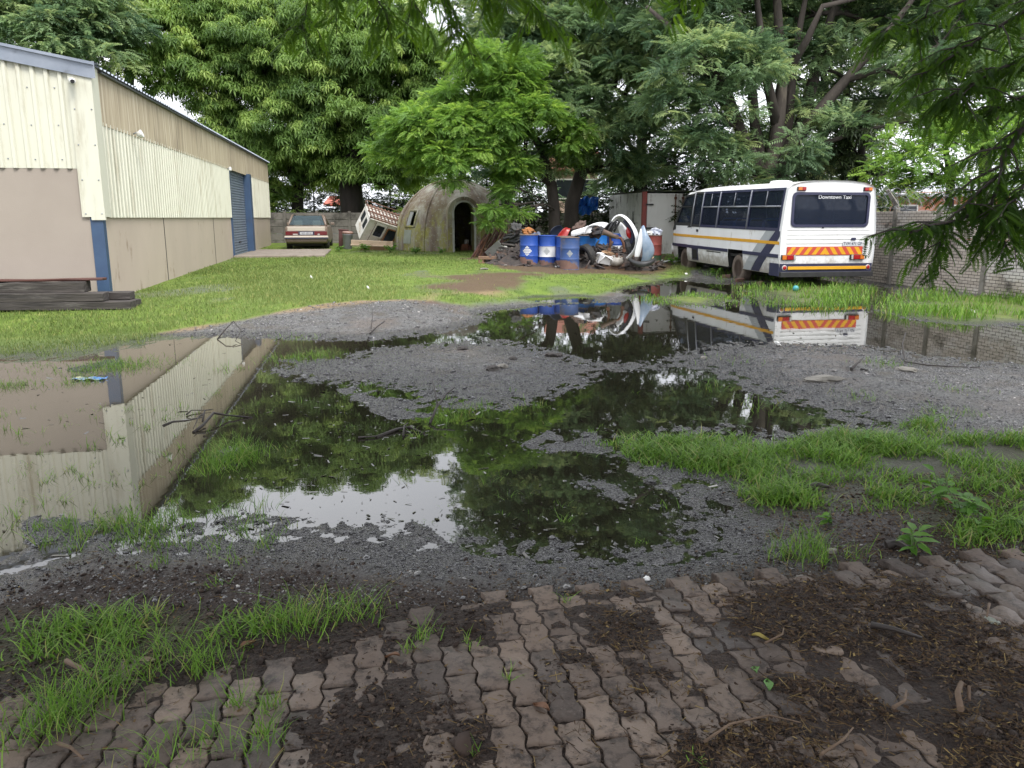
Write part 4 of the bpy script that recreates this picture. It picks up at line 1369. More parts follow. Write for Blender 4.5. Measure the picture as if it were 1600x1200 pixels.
# ribs, chevrons, plate, lamps, bumper
for z in (1.35, 1.245, 1.14, 1.045, 0.95):
    MB().span(0.16, 2.22, -0.012, 0.004, z - 0.010, z + 0.010).build('panel_rib', M_BUSW, bus, 0.006)
MB().box((1.03, -0.004, 1.395), (0.05, 0.02, 0.03)).build('latch', M_BLACK, bus)
cz0, cz1, cx0, cx1 = 0.785, 0.955, 0.19, 2.06
mb = MB()
mb.prism([(cx0 - 0.012, cz0 - 0.012), (cx1 + 0.012, cz0 - 0.012), (cx1 + 0.012, cz1 + 0.012), (cx0 - 0.012, cz1 + 0.012)], 0.014, 0, Mr)
N_ = 18
mid = (cx0 + cx1) / 2
hgt = cz1 - cz0
sw = (cx1 - cx0) / N_
def clipx(poly, lo, hi):
    for bound, sgn in ((lo, 1), (hi, -1)):
        out = []
        for i in range(len(poly)):
            a, b_ = poly[i], poly[(i + 1) % len(poly)]
            ia, ib = sgn * (a[0] - bound) >= 0, sgn * (b_[0] - bound) >= 0
            if ia:
                out.append(a)
            if ia != ib:
                t = (bound - a[0]) / (b_[0] - a[0])
                out.append((bound, a[1] + (b_[1] - a[1]) * t))
        poly = out
        if not poly:
            return []
    return poly
sk = hgt * 0.72
for k in range(-3, 11):
    for sgn in (-1, 1):
        a = k * 1.0 * sw + (0.0)
        pl = [(mid + sgn * a, cz1), (mid + sgn * (a + sw), cz1), (mid + sgn * (a + sw + sk), cz0), (mid + sgn * (a + sk), cz0)]
        pl = clipx(pl, mid if sgn > 0 else cx0, cx1 if sgn > 0 else mid)
        if len(pl) >= 3:
            mb.prism(pl, 0.004, 1 if k % 2 == 0 else 2, Matrix.Translation((0, -0.014, 0)) @ Mr)
mb.build('chevron_board', [M_REDTAPE, M_REDTAPE, M_YELLOW], bus, fix=True)
M_PLATE = paint('plate_white', (0.52, 0.53, 0.55), (0.42, 0.43, 0.46), 0.5, 20.0)
pl_ = MB().prism(rrect(1.555, 2.055, 0.975, 1.08, 0.01, 2), 0.012, M=Matrix.Translation((0, -0.008, 0)) @ Mr).build('number_plate', M_PLATE, bus)
text_part('lettering', 'TVM 471 GP', 0.088, M_NAVY, pl_, Matrix.Translation((1.805, -0.0215, 1.028)) @ Mr)
MB().prism(rrect(1.755, 1.885, 1.105, 1.165, 0.028, 4), 0.02, M=Mr).build('latch_handle', M_NAVY, bus, 0.005)
for x0, x1, order in ((0.06, 0.39, (M_AMBER, M_REDL, M_CLEARL)), (1.78, 2.115, (M_CLEARL, M_REDL, M_AMBER))):
    w = x1 - x0
    seg = [0, 0.33, 0.84, 1.0] if order[0] is M_AMBER else [0, 0.16, 0.67, 1.0]
    lo = MB().span(x0 - 0.012, x1 + 0.012, -0.035, 0.0, 0.665, 0.785).build('tail_light', M_BLACK, bus, 0.006)
    for i in range(3):
        MB().span(x0 + seg[i] * w + 0.004, x0 + seg[i + 1] * w - 0.004, -0.062, -0.034, 0.675, 0.775).build('lens', order[i], lo, 0.008)
for x0, fl in ((0.335, 0), (1.975, 1)):
    lo = MB().span(x0 - 0.012, x0 + 0.20, -0.03, 0.0, 2.212, 2.302).build('marker_lamp', M_BLACK, bus, 0.006)
    MB().span(x0, x0 + 0.094, -0.055, -0.028, 2.222, 2.292).build('lens', M_REDL if fl else M_AMBER, lo, 0.008)
    MB().span(x0 + 0.098, x0 + 0.188, -0.055, -0.028, 2.222, 2.292).build('lens', M_AMBER if fl else M_REDL, lo, 0.008)
mb = MB()
bz0, bz1 = 0.30, 0.585
mb.grid([[(-0.015 + BW / 2 - 1.18, 0.40, z), (BW / 2 - 1.175, 0.0, z), (BW / 2 - 1.10, -0.09, z), (BW / 2 + 1.10, -0.09, z), (BW / 2 + 1.175, 0.0, z), (BW / 2 + 1.195, 0.40, z)] for z in (bz0, bz0 + 0.05, bz1)], 0, False)
bp_ = mb.build('rear_bumper', M_NAVY, bus)
s = bp_.modifiers.new('thick', 'SOLIDIFY'); s.thickness = 0.05; s.offset = -1
MB().span(0.02, BW - 0.02, -0.10, 0.02, 0.28, 0.40).build('lower_valance', M_BLACK, bp_, 0.01)
MB().span(0.18, 2.13, -0.122, -0.096, 0.455, 0.525).build('yellow_strip', M_YELLOW, bp_, 0.004)
for x in (0.10, 2.19):
    rf = MB().lathe([(0.062, 0), (0.062, 0.012), (0.05, 0.018)], 20, c=(x, -0.092, 0.495), rot=(R(90), 0, 0)).build('round_reflector', M_CLEARL, bp_)
    MB().lathe([(0.044, 0.012), (0.044, 0.024), (0.02, 0.03)], 20, c=(x, -0.092, 0.495), rot=(R(90), 0, 0)).build('lens', M_REDL, rf)
# dented flap of the rear quarter
mb = MB()
rows_ = []
for i in range(9):
    y = 0.06 + i * 0.2
    rows_.append([(side_x(y, z) - 0.006 + 0.05 * math.sin(y * 4.0) * max(0, 0.62 - z) * (1 if y < 1.2 else 0.4), y, z - 0.05 * math.sin(y * 2.2) * (z < 0.4)) for z in (0.27, 0.36, 0.46, 0.56, 0.66, 0.70)])
mb.grid(rows_, 0, True)
# (the flap carries the body paint; its stripes are the body's)
# side service door, step well and seams
for y, z0, z1 in ((5.22, 0.36, 1.31), (4.62, 0.36, 1.31), (2.98, 0.38, 0.70), (4.02, 0.38, 0.70)):
    decal('door_seam', [(y, z0), (y + 0.012, z0), (y + 0.012, z1), (y, z1)], M_NAVY, 0.003, 0.002, n=1)
decal('door_pull', [(4.70, 1.18), (4.82, 1.18), (4.82, 1.25), (4.70, 1.25)], M_BLACK, 0.015, 0.02, n=1)
stp = decal('step_well', [(4.68, 0.38), (5.12, 0.38), (5.10, 0.72), (4.66, 0.72)], M_NAVY, 0.010, 0.012, n=2)
decal('painted_opening_shade', [(4.74, 0.42), (5.06, 0.42), (5.04, 0.68), (4.72, 0.68)], M_DARKIN, 0.018, 0.006, stp, n=2)  # flat dark strip painted as the shaded hollow of the step
decal('side_vent', [(3.15, 0.665), (4.05, 0.665), (4.05, 0.69), (3.15, 0.69)], M_BLACK, 0.006, 0.004, n=1)
# inside and underneath
mb = MB()
mb.span(0.08, BW - 0.08, 0.05, 6.7, 0.62, 0.68)
mb.span(0.3, BW - 0.3, 0.3, 6.5, 0.34, 0.5)
mb.span(0.45, 0.5, 1.7, 2.85, 0.33, 0.80); mb.span(0.45, 0.5, 5.4, 6.3, 0.33, 0.80)
mb.span(0.0 + 0.05, 0.5, 1.80, 1.835, 0.33, 0.82); mb.span(0.05, 0.5, 2.705, 2.74, 0.33, 0.82)
mb.span(0.05, 0.5, 5.46, 5.495, 0.33, 0.82); mb.span(0.05, 0.5, 6.245, 6.28, 0.33, 0.82)
mb.span(0.05, 0.5, 1.84, 2.70, 0.80, 0.82); mb.span(0.05, 0.5, 5.50, 6.24, 0.80, 0.82)
mb.build('chassis_floor', M_DARKIN, bus)
for y in (0.35, 1.15, 1.95, 2.75, 3.55):
    for x0, x1 in ((0.15, 1.0), (1.36, 2.2)):
        mb = MB()
        mb.span(x0, x1, y, y + 0.10, 1.0, 1.50)
        mb.span(x0, x1, y, y + 0.45, 0.98, 1.08)
        so = mb.build('seat', M_BLUESEAT, bus, 0.03)
        MB().tube([(x0 + 0.03, y - 0.02, 1.1), (x0 + 0.03, y - 0.02, 1.50), (x0 + 0.08, y - 0.02, 1.57), (x1 - 0.08, y - 0.02, 1.57), (x1 - 0.03, y - 0.02, 1.50), (x1 - 0.03, y - 0.02, 1.1)], 0.016, 6).build('grab_rail', M_BLUESEAT, so)
MB().box((0.98, 0.16, 1.52), (0.08, 0.03, 0.34), (0, R(-38), 0)).build('rear_wiper', M_BLACK, bus)
def wheel(parent, y, x, r, w, mt, mr, dz=0.0):
    wh = empty('wheel', (x, y, r + dz))
    wh.parent = parent
    prof = [(r * 0.60, -w / 2), (r * 0.86, -w / 2 - 0.012), (r * 0.97, -w / 2 + 0.015), (r, -w / 4), (r, w / 4), (r * 0.97, w / 2 - 0.015), (r * 0.86, w / 2 + 0.012), (r * 0.60, w / 2)]
    MB().lathe(prof, 32, rot=(0, R(-90), 0)).build('tyre', mt, wh)
    prof = [(r * 0.61, w / 2), (r * 0.57, w / 2 - 0.01), (r * 0.52, w / 2 - 0.09), (r * 0.30, w / 2 - 0.07), (r * 0.26, w / 2 - 0.02), (r * 0.12, w / 2 - 0.01), (0.0, w / 2 - 0.01)]
    MB().lathe(prof, 24, rot=(0, R(-90), 0)).build('rim', mr, wh)
    return wh
for y in (2.22, 5.78):
    for x, flip in ((0.20, 0), (BW - 0.20, 1)):
        wh = wheel(bus, y, x, 0.365, 0.24, M_MUDRUB, M_RUSTRIM, -0.03)
        if flip:
            wh.rotation_euler = (0, 0, math.pi)
mb = MB()
mb.lathe([(0.28, 0.0), (0.27, 0.05), (0.2, 0.07), (0.0, 0.08)], 16, c=(1.2, 2.4, 2.45))
mb.build('roof_vent', M_BUSW, bus)
BUSM = Matrix.Translation(bus.location) @ Matrix.Rotation(YAW, 4, 'Z')
for i, (x, y, rz, lab) in enumerate(((-0.08, 1.75, 0.3, 'brown brick lying in the water behind the rear wheel of the bus'), (0.02, 2.72, -0.4, 'brown brick in front of the rear wheel of the bus'), (0.1, 1.0, 0.9, 'dark brick lying below the rear corner of the bus'))):
    p = BUSM @ Vector((x, y, 0))
    b = MB().box((0, 0, 0.05), (0.22, 0.11, 0.09)).build('brick', paint('wet_brick', (0.13, 0.07, 0.05), (0.08, 0.05, 0.04), 0.8, 12.0), None, 0.01)
    b.location = (p.x, p.y, gz(p.x, p.y) - 0.01)
    b.rotation_euler = (0.05, -0.08, rz)
    tag(b, lab, 'brick')

# ------------------------------------------------------------------ parked sedan
M_CHAMP = paint('champagne_paint', (0.20, 0.15, 0.12), (0.17, 0.13, 0.10), 0.3, 1.0, dirt=(0.18, 0.15, 0.12), dirt_amt=0.2)
M_CHAMPL = paint('pale_boot_paint', (0.50, 0.45, 0.38), (0.45, 0.40, 0.33), 0.3, 1.0)
M_DARKRED = paint('dark_red_lens', (0.13, 0.010, 0.014), (0.10, 0.008, 0.012), 0.2, 20.0)
cp = on_ground(472, 390)
car = empty('parked_car', (at_y(446, 390, cp.y).x, cp.y, cp.z - 0.02), (0, 0, YAW), 'dusty beige old sedan with dark red tail lights parked beside the shed', 'car')
CW = 1.66
prof = [(0.0, 0.30, 0.86), (0.06, 0.26, 0.92), (0.9, 0.22, 0.945), (1.55, 0.20, 0.95), (3.0, 0.20, 0.95), (3.3, 0.22, 0.93), (4.3, 0.25, 0.82), (4.42, 0.32, 0.70)]
rows = []
for y, z0, z1 in prof:
    t = 1 - 0.05 * (y < 0.05) - 0.05 * (y > 4.3)
    hw = CW / 2 * t
    rows.append([(CW / 2 - hw * 0.93, y, z0), (CW / 2 - hw, y, z0 + 0.14), (CW / 2 - hw, y, (z0 + z1) / 2 + 0.05), (CW / 2 - hw * 0.97, y, z1 - 0.06), (CW / 2 - hw * 0.90, y, z1),
                 (CW / 2 + hw * 0.90, y, z1), (CW / 2 + hw * 0.97, y, z1 - 0.06), (CW / 2 + hw, y, (z0 + z1) / 2 + 0.05), (CW / 2 + hw, y, z0 + 0.14), (CW / 2 + hw * 0.93, y, z0)])
MB().grid(rows, 0, False, closed=True, caps=True).build('body', M_CHAMP, car, 0.03)
def cabin(y, z, s):
    hw = (0.735 - (z - 0.94) * 0.36)
    return (CW / 2 + s * hw, y, z)
Tq = [(0.62, 0.945), (1.12, 1.345), (2.35, 1.36), (3.05, 0.945)]
mb = MB()
mb.grid([[cabin(1.10, 1.335, -1), cabin(1.25, 1.37, -0.9), cabin(1.25, 1.37, 0.9), cabin(1.10, 1.335, 1)], [cabin(2.36, 1.345, -1), cabin(2.25, 1.38, -0.9), cabin(2.25, 1.38, 0.9), cabin(2.36, 1.345, 1)]], 0, False)
for s in (-1, 1):
    mb.tube([cabin(0.60, 0.94, s), cabin(1.10, 1.34, s)], 0.045, 6)
    mb.tube([cabin(2.36, 1.345, s), cabin(3.06, 0.94, s)], 0.035, 6)
    mb.tube([cabin(1.75, 0.94, s), cabin(1.75, 1.35, s)], 0.035, 6)
    mb.tube([cabin(1.10, 1.34, s), cabin(2.36, 1.35, s)], 0.03, 6)
mb.build('roof', M_CHAMP, car)
M_CARGL = tinted_glass('car_glass', (0.45, 0.55, 0.58), (0.06, 0.10, 0.12))
MB().add([cabin(0.64, 0.965, -0.97), cabin(0.64, 0.965, 0.97), cabin(1.10, 1.325, 0.95), cabin(1.10, 1.325, -0.95)], [(0, 1, 2, 3)]).build('rear_window', M_CARGL, car)
MB().add([cabin(3.03, 0.95, -0.97), cabin(3.03, 0.95, 0.97), cabin(2.37, 1.335, 0.95), cabin(2.37, 1.335, -0.95)], [(0, 1, 2, 3)]).build('windscreen', M_CARGL, car)
for s in (-1, 1):
    MB().add([cabin(0.72, 0.95, s), cabin(3.0, 0.95, s), cabin(2.36, 1.33, s), cabin(1.14, 1.33, s)], [(0, 1, 2, 3)]).build('side_window', M_CARGL, car)
    m_ = MB().box((CW / 2 + s * (CW / 2 + 0.07), 2.72, 1.0), (0.16, 0.09, 0.11)).build('wing_mirror', M_CHAMP, car, 0.02)
MB().span(0.11, CW - 0.11, -0.012, 0.05, 0.73, 0.90).build('boot_lid', M_CHAMPL, car, 0.02)
for x0, x1 in ((0.04, 0.52), (CW - 0.52, CW - 0.04)):
    tl = MB().span(x0, x1, -0.025, 0.06, 0.575, 0.72).build('tail_light', M_DARKRED, car, 0.012)
    MB().span(x0 + 0.12 if x0 > 0.5 else x1 - 0.2, x0 + 0.2 if x0 > 0.5 else x1 - 0.02, -0.033, -0.02, 0.58, 0.63).build('reverse_lamp', M_CLEARL, tl)
MB().span(0.53, CW - 0.53, -0.012, 0.05, 0.575, 0.72).build('plate_recess', M_NAVY, car)
pl_ = MB().span(0.585, CW - 0.585, -0.024, -0.012, 0.60, 0.70).build('number_plate', M_PLATE, car)
text_part('lettering', 'NKD 428 GP', 0.075, M_NAVY, pl_, Matrix.Translation((CW / 2, -0.0255, 0.65)) @ Mr)
mb = MB()
mb.span(-0.01, CW + 0.01, -0.11, 0.16, 0.43, 0.55)
bpo = mb.build('rear_bumper', M_CHAMPL, car, 0.03)
MB().span(0.0, CW, -0.125, -0.10, 0.44, 0.485).build('rub_strip', M_NAVY, bpo)
MB().span(0.05, CW - 0.05, -0.05, 0.1, 0.32, 0.43).build('lower_valance', M_CHAMP, car, 0.02)
MB().span(0.2, CW - 0.2, 0.2, 4.2, 0.16, 0.3).build('underbody', M_DARKIN, car)
MB().span(0.28, 0.62, 1.0, 1.1, 0.9, 1.13).build('head_rest', M_CHAMPL, car, 0.03)
MB().span(1.02, 1.34, 1.0, 1.1, 0.9, 1.13).build('head_rest', M_CHAMPL, car, 0.03)
for y in (0.78, 3.55):
    for x, fl in ((0.10, 0), (CW - 0.10, 1)):
        wh = wheel(car, y, x, 0.30, 0.18, M_RUBBER, M_RUSTRIM)
        if fl:
            wh.rotation_euler = (0, 0, math.pi)

# ------------------------------------------------------------------ tipped over pickup canopy
M_CANW = paint('chalky_white_shell', (0.76, 0.745, 0.70), (0.66, 0.64, 0.59), 0.5, 2.5, dirt=(0.40, 0.30, 0.20), dirt_amt=0.3)
M_CREAMB = paint('cream_bumper', (0.55, 0.42, 0.30), (0.48, 0.36, 0.26), 0.55, 2.0, dirt=(0.3, 0.2, 0.13), dirt_amt=0.25)
M_WOODF = paint('orange_wood_frame', (0.30, 0.14, 0.055), (0.22, 0.10, 0.04), 0.7, 6.0)
ex, ez, ey = Vector((1.05, 0.66, -0.38)), Vector((0.49, -0.35, 0.75)), Vector((-0.26, 0.69, 0.49))
Q = Matrix((ex.normalized(), ey.normalized(), ez.normalized())).transposed().to_4x4()
Y0 = 31.4
corner = at_y(561.5, 374, Y0)                         # bottom left front corner of the box
canopy = empty('pickup_canopy', corner, (0, 0, 0), 'tipped over white vehicle canopy with a rusty slatted roof rack', 'canopy')
canopy.matrix_basis = Matrix.Translation(corner) @ Q
KW, KH, KD = 1.42, 0.97, 0.95
KT = 0.035
mb = MB()                                           # five panels round an open underside, openings left in the front and the left
def panel_with_holes(mb, w, h, holes, M, th=KT):
    xs = sorted({0, w, *[a for q_ in holes for a in (q_[0], q_[1])]})
    zs_ = sorted({0, h, *[a for q_ in holes for a in (q_[2], q_[3])]})
    for i in range(len(xs) - 1):
        for j in range(len(zs_) - 1):
            xm, zm = (xs[i] + xs[i + 1]) / 2, (zs_[j] + zs_[j + 1]) / 2
            if any(a < xm < b and c < zm < d for a, b, c, d in holes):
                continue
            mb.prism([(xs[i], zs_[j]), (xs[i + 1], zs_[j]), (xs[i + 1], zs_[j + 1]), (xs[i], zs_[j + 1])], th, 0, M)
FM = Matrix.Rotation(R(90), 4, 'X')
LM = Matrix.Rotation(R(90), 4, 'Z') @ Matrix.Rotation(R(90), 4, 'X')
panel_with_holes(mb, KW, KH, [(0.36, 0.72, 0.34, 0.86), (0.86, 1.26, 0.18, 0.82)], Matrix.Translation((0, KT, 0)) @ FM)
panel_with_holes(mb, KD, KH, [(0.10, 0.42, 0.36, 0.82), (0.52, 0.86, 0.40, 0.86)], Matrix.Translation((0, 0, 0)) @ LM)
mb.span(KW - KT, KW, KT, KD, 0, KH)
mb.span(0, KW, KD, KD + KT, 0, KH)
mb.span(-0.02, KW + 0.02, -0.02, KD + 0.05, KH, KH + 0.05)
mb.build('shell', M_CANW, canopy, 0.008)
def frame_xz(mb, x0, x1, z0, z1, w, M, d=0.03):
    mb.ring(rrect(x0 - w, x1 + w, z0 - w, z1 + w, w + 0.04, 3), rrect(x0 + 0.008, x1 - 0.008, z0 + 0.008, z1 - 0.008, 0.05, 3), d, M=M)
for nm, args, M, mt in (('door_window', (0.36, 0.72, 0.34, 0.86), FM, M_CANW), ('framed_window', (0.86, 1.26, 0.18, 0.82), FM, M_WOODF),
                        ('side_window', (0.10, 0.42, 0.36, 0.82), Matrix.Translation((-0.03, 0, 0)) @ LM, M_CANW), ('side_window', (0.52, 0.86, 0.40, 0.86), Matrix.Translation((-0.03, 0, 0)) @ LM, M_CANW)):
    mb = MB()
    if M is FM:
        frame_xz(mb, *args, 0.035, M)
    else:
        frame_xz(mb, *args, 0.02, Matrix.Translation((0.0, 0, 0)) @ LM)
    f = mb.build(nm, mt, canopy)
    a, b_, c_, d_ = args
    g = MB().prism([(a, c_), (b_, c_), (b_, d_), (a, d_)], 0.006, 0, (Matrix.Translation((0, 0.02, 0)) @ FM) if M is FM else (Matrix.Translation((0.012, 0, 0)) @ LM))
    g.build('pane', M_TINT, f)
mb = MB()
mb.span(0.30, 0.312, -0.012, 0.0, 0.02, KH - 0.04); mb.span(0.79, 0.802, -0.012, 0.0, 0.02, KH - 0.04)
mb.build('panel_seam', M_RUST, canopy)
rk = MB()
for i in range(10):
    x = 0.02 + i * (KW - 0.04) / 9
    rk.span(x - 0.018, x + 0.018, 0.0, KD, KH + 0.10, KH + 0.125)
for y in (0.06, KD / 2, KD - 0.06):
    rk.span(-0.02, KW + 0.02, y - 0.02, y + 0.02, KH + 0.05, KH + 0.10)
rk.tube([(-0.05, -0.05, KH + 0.20), (KW + 0.05, -0.05, KH + 0.20), (KW + 0.05, KD + 0.05, KH + 0.20), (-0.05, KD + 0.05, KH + 0.20)], 0.016, 6, closed=True)
for x in (-0.05, KW + 0.05):
    for y in (-0.05, KD + 0.05):
        rk.tube([(x, y, KH + 0.05), (x, y, KH + 0.2)], 0.014, 6)
for y in (0.22, 0.36, 0.60, 0.76):
    rk.tube([(0.0, y, KH + 0.135), (KW, y + 0.02, KH + 0.135)], 0.012, 5)
rk.build('roof_rack', paint('pale_rust', (0.22, 0.12, 0.085), (0.12, 0.065, 0.05), 0.85, 9.0, dirt=(0.38, 0.26, 0.2), dirt_amt=0.35), canopy)
p0, p1 = at_y(549, 379, 31.0), at_y(614, 381.5, 30.9)
bmp = MB()
bmp.box((0, 0, 0), ((p1 - p0).length, 0.10, 0.21)); bmp.box((0, -0.05, -0.085), ((p1 - p0).length + 0.02, 0.12, 0.05))
o = bmp.build('bumper_bar', M_CREAMB, None, 0.015)
o.location = (p0 + p1) / 2
o.rotation_euler = (0, math.atan2(-(p1.z - p0.z), p1.x - p0.x), R(-2))
tag(o, 'long cream bumper bar lying in front of the tipped canopy', 'bumper')
pb = on_ground(585, 391)
pb.y = 31.1
o = MB().box((0, 0, 0.09), (1.05, 0.3, 0.24)).build('wooden_block', paint('tan_block', (0.24, 0.15, 0.085), (0.18, 0.11, 0.06), 0.85, 4.0), None, 0.01)
o.location = (at_y(585, 391, 31.25).x, 31.35, gz(-5.5, 31.2) - 0.02)
tag(o, 'tan wooden block under the cream bumper bar', 'block')
# bins between car and canopy
bx = at_y(536, 390, 32.6)
gb = gz(bx.x, 32.6)
o = MB()
o.box((0, 0, 0.36), (0.34, 0.3, 0.72), taper=1.08); o.box((0, 0, 0.74), (0.42, 0.36, 0.05))
b = o.build('scrap_cabinet', paint('dark_maroon_paint', (0.10, 0.035, 0.032), (0.065, 0.026, 0.025), 0.7, 5.0, dirt=(0.16, 0.10, 0.08), dirt_amt=0.3), None, 0.012)
b.location = (bx.x, 32.6, gb); b.rotation_euler = (0, R(4), 0.2)
tag(b, 'dark maroon metal cabinet standing between the car and the canopy', 'cabinet')
bx = at_y(543.5, 390, 32.2)
mb = MB()
mb.lathe([(0.15, 0.0), (0.17, 0.02), (0.20, 0.55), (0.215, 0.56), (0.215, 0.60), (0.19, 0.62), (0.0, 0.63)], 20)
d_ = empty('grey_bin', (bx.x, 32.15, gb - 0.01), (0, R(3), 0), 'small grey bin with a reddish lid in front of the maroon cabinet', 'bin')
b = mb.build('body', paint('grey_bin_plastic', (0.26, 0.26, 0.30), (0.2, 0.2, 0.23), 0.5, 4.0), d_)
MB().lathe([(0.22, 0.60), (0.225, 0.66), (0.18, 0.70), (0.0, 0.71)], 20).build('lid', paint('reddish_lid', (0.28, 0.17, 0.14), None, 0.5), d_)

# ------------------------------------------------------------------ drums and scrap heap
M_DBLUE = paint('blue_drum_paint', (0.022, 0.075, 0.34), (0.018, 0.06, 0.28), 0.42, 3.0, dirt=(0.10, 0.10, 0.15), dirt_amt=0.2)
M_DWORN = paint('worn_blue_drum_paint', (0.035, 0.085, 0.25), (0.05, 0.085, 0.20), 0.55, 3.0, dirt=(0.18, 0.15, 0.14), dirt_amt=0.4)
M_DSKY = paint('sky_blue_drum_paint', (0.02, 0.17, 0.52), (0.018, 0.14, 0.44), 0.42, 3.0, dirt=(0.08, 0.15, 0.3), dirt_amt=0.2)
M_DWHITE = paint('white_drum_band', (0.66, 0.67, 0.68), (0.56, 0.57, 0.58), 0.45, 4.0, dirt=(0.33, 0.30, 0.27), dirt_amt=0.25)
M_DMUD = paint('mud_splash', (0.20, 0.12, 0.095), (0.14, 0.085, 0.07), 0.9, 6.0)
M_DTOP = paint('rusty_drum_top', (0.20, 0.15, 0.12), (0.15, 0.10, 0.08), 0.7, 6.0, dirt=(0.30, 0.25, 0.22), dirt_amt=0.3)
M_GREENP = paint('dark_green_paint', (0.03, 0.10, 0.045), (0.025, 0.08, 0.04), 0.6, 4.0, dirt=(0.10, 0.06, 0.04), dirt_amt=0.3)
DRAD, DHT = 0.262, 0.885
def drum_mats(bands):
    pass
def emblem(mb, r, a0, zc, s):
    """a small generic diamond of bars, curved round the drum"""
    for zz, hw in ((0.11, 0.02), (0.075, 0.05), (0.035, 0.085), (0.0, 0.115), (-0.035, 0.085), (-0.075, 0.05), (-0.11, 0.02)):
        hw *= s
        n = 6
        lo, hi = [], []
        for i in range(n + 1):
            a = a0 + (-hw + 2 * hw * i / n) / r
            lo.append((r * math.cos(a), r * math.sin(a), zc + zz * s - 0.013 * s)); hi.append((r * math.cos(a), r * math.sin(a), zc + zz * s + 0.013 * s))
        mb.grid([lo, hi], 0, False)
def drum(u, v, bands, label, mark=None, markmat=None, mud=0.0, tilt=(0, 0), yaw=0.0, topm=None, pos=None, lid=True):
    """bands: (height, material) from the bottom up"""
    p = pos or on_ground(u, v)
    d = empty('oil_drum', (p.x, p.y + DRAD, p.z - 0.015), (tilt[0], tilt[1], yaw), label, 'drum', 'oil drums by the scrap heap')
    ms = []
    prof, pm = [], []
    rib = lambda z: 0.011 * math.exp(-((z - 0.295) / 0.012) ** 2) + 0.011 * math.exp(-((z - 0.59) / 0.012) ** 2)
    zs_ = sorted({0.0, 0.012, 0.03, 0.27, 0.283, 0.295, 0.307, 0.32, 0.565, 0.578, 0.59, 0.602, 0.615, DHT - 0.03, DHT - 0.012, DHT, *[b_[0] for b_ in bands if b_[0] < DHT]})
    for z in zs_:
        r = DRAD + rib(z) + (0.008 if z in (0.0, 0.012, DHT, DHT - 0.012) else 0)
        prof.append((r, z))
    for b_ in bands:
        if b_[1] not in ms:
            ms.append(b_[1])
    for z0, z1 in zip(zs_, zs_[1:]):
        zm = (z0 + z1) / 2
        pm.append(next(ms.index(m) for h, m in bands if zm < h))
    prof_b = prof
    mb = MB()
    n = 32
    vs_ = []
    for r, z in prof_b:
        for k in range(n):
            a = 2 * math.pi * k / n
            vs_.append((r * math.cos(a), r * math.sin(a), z))
    o = len(mb.v)
    mb.v += [Vector(q) for q in vs_]
    for i in range(len(prof_b) - 1):
        for k in range(n):
            k2 = (k + 1) % n
            mb.f.append([i * n + k, i * n + k2, (i + 1) * n + k2, (i + 1) * n + k]); mb.m.append(pm[i]); mb.s.append(True)
    b = mb.build('shell', ms, d, fix=False)
    mb = MB()
    mb.lathe([(0.0, DHT - 0.025), (DRAD - 0.012, DHT - 0.025), (DRAD - 0.012, DHT + 0.004), (DRAD + 0.012, DHT + 0.004), (DRAD + 0.012, DHT - 0.012)], 32)
    mb.lathe([(0.03, DHT - 0.025), (0.03, DHT - 0.008), (0.0, DHT - 0.006)], 10, c=(0.12, -0.1, 0))
    mb.build('lid', topm or M_DTOP, d, fix=False)
    if mark:
        mb = MB()
        emblem(mb, DRAD + 0.003, R(-90) + mark[0], mark[1], mark[2])
        mb.build('emblem', markmat or M_DWHITE, d, fix=False)
    if mud:
        mb = MB()
        n = 24
        rows = []
        rs_ = random.Random(int(u))
        lo, hi = [], []
        for i in range(n + 1):
            a = R(-190) + R(160) * i / n
            lo.append(((DRAD + 0.0045) * math.cos(a), (DRAD + 0.0045) * math.sin(a), 0.03))
            hi.append(((DRAD + 0.0045) * math.cos(a), (DRAD + 0.0045) * math.sin(a), max(0.06, min(0.27, mud * (0.55 + 0.5 * math.cos(a + R(150))) + rs_.uniform(-0.03, 0.03)))))
        mb.grid([lo, hi], 0, False)
        mb.build('mud_crust', M_DMUD, d, fix=False)
    return d
drum(827, 416, [(DHT, M_DBLUE)], 'blue drum with a white diamond emblem, first at the wood side of the heap', (R(-14), 0.44, 1.15), None, 0.26)
drum(856, 417, [(0.29, M_DBLUE), (0.585, M_DWHITE), (DHT, M_DBLUE)], 'bright blue drum with a full white band, second in the row', (R(-8), 0.45, 0.8), M_SILVER, 0.20, topm=M_DBLUE)
drum(883, 418.5, [(DHT, M_DBLUE)], 'blue drum mostly hidden behind the worn drum in front', None, None, 0.2)
drum(891, 421.5, [(DHT, M_DWORN)], 'worn scuffed blue drum standing in front of the others', (R(-4), 0.45, 0.75), M_SILVER, 0.3)
drum(918, 414, [(0.54, M_DWHITE), (DHT, M_DSKY)], 'sky blue drum over white behind the standing tyre', None)
drum(936, 411, [(0.50, M_DWHITE), (DHT, M_DSKY)], 'sky blue and dirty white drum between the tyre and the engine scrap', None)
drum(961, 409, [(0.53, M_DWHITE), (DHT, M_DBLUE)], 'royal blue and white drum behind the engine parts on the pallet', None, topm=M_DBLUE)
rd = drum(1022, 409.5, [(0.27, M_GREENP), (DHT, M_REDP)], 'rusty red drum with a green base standing against the container doors', None)
M_BAG = paint('thin_plastic_bag', (0.55, 0.58, 0.66), (0.42, 0.45, 0.55), 0.35, 5.0)
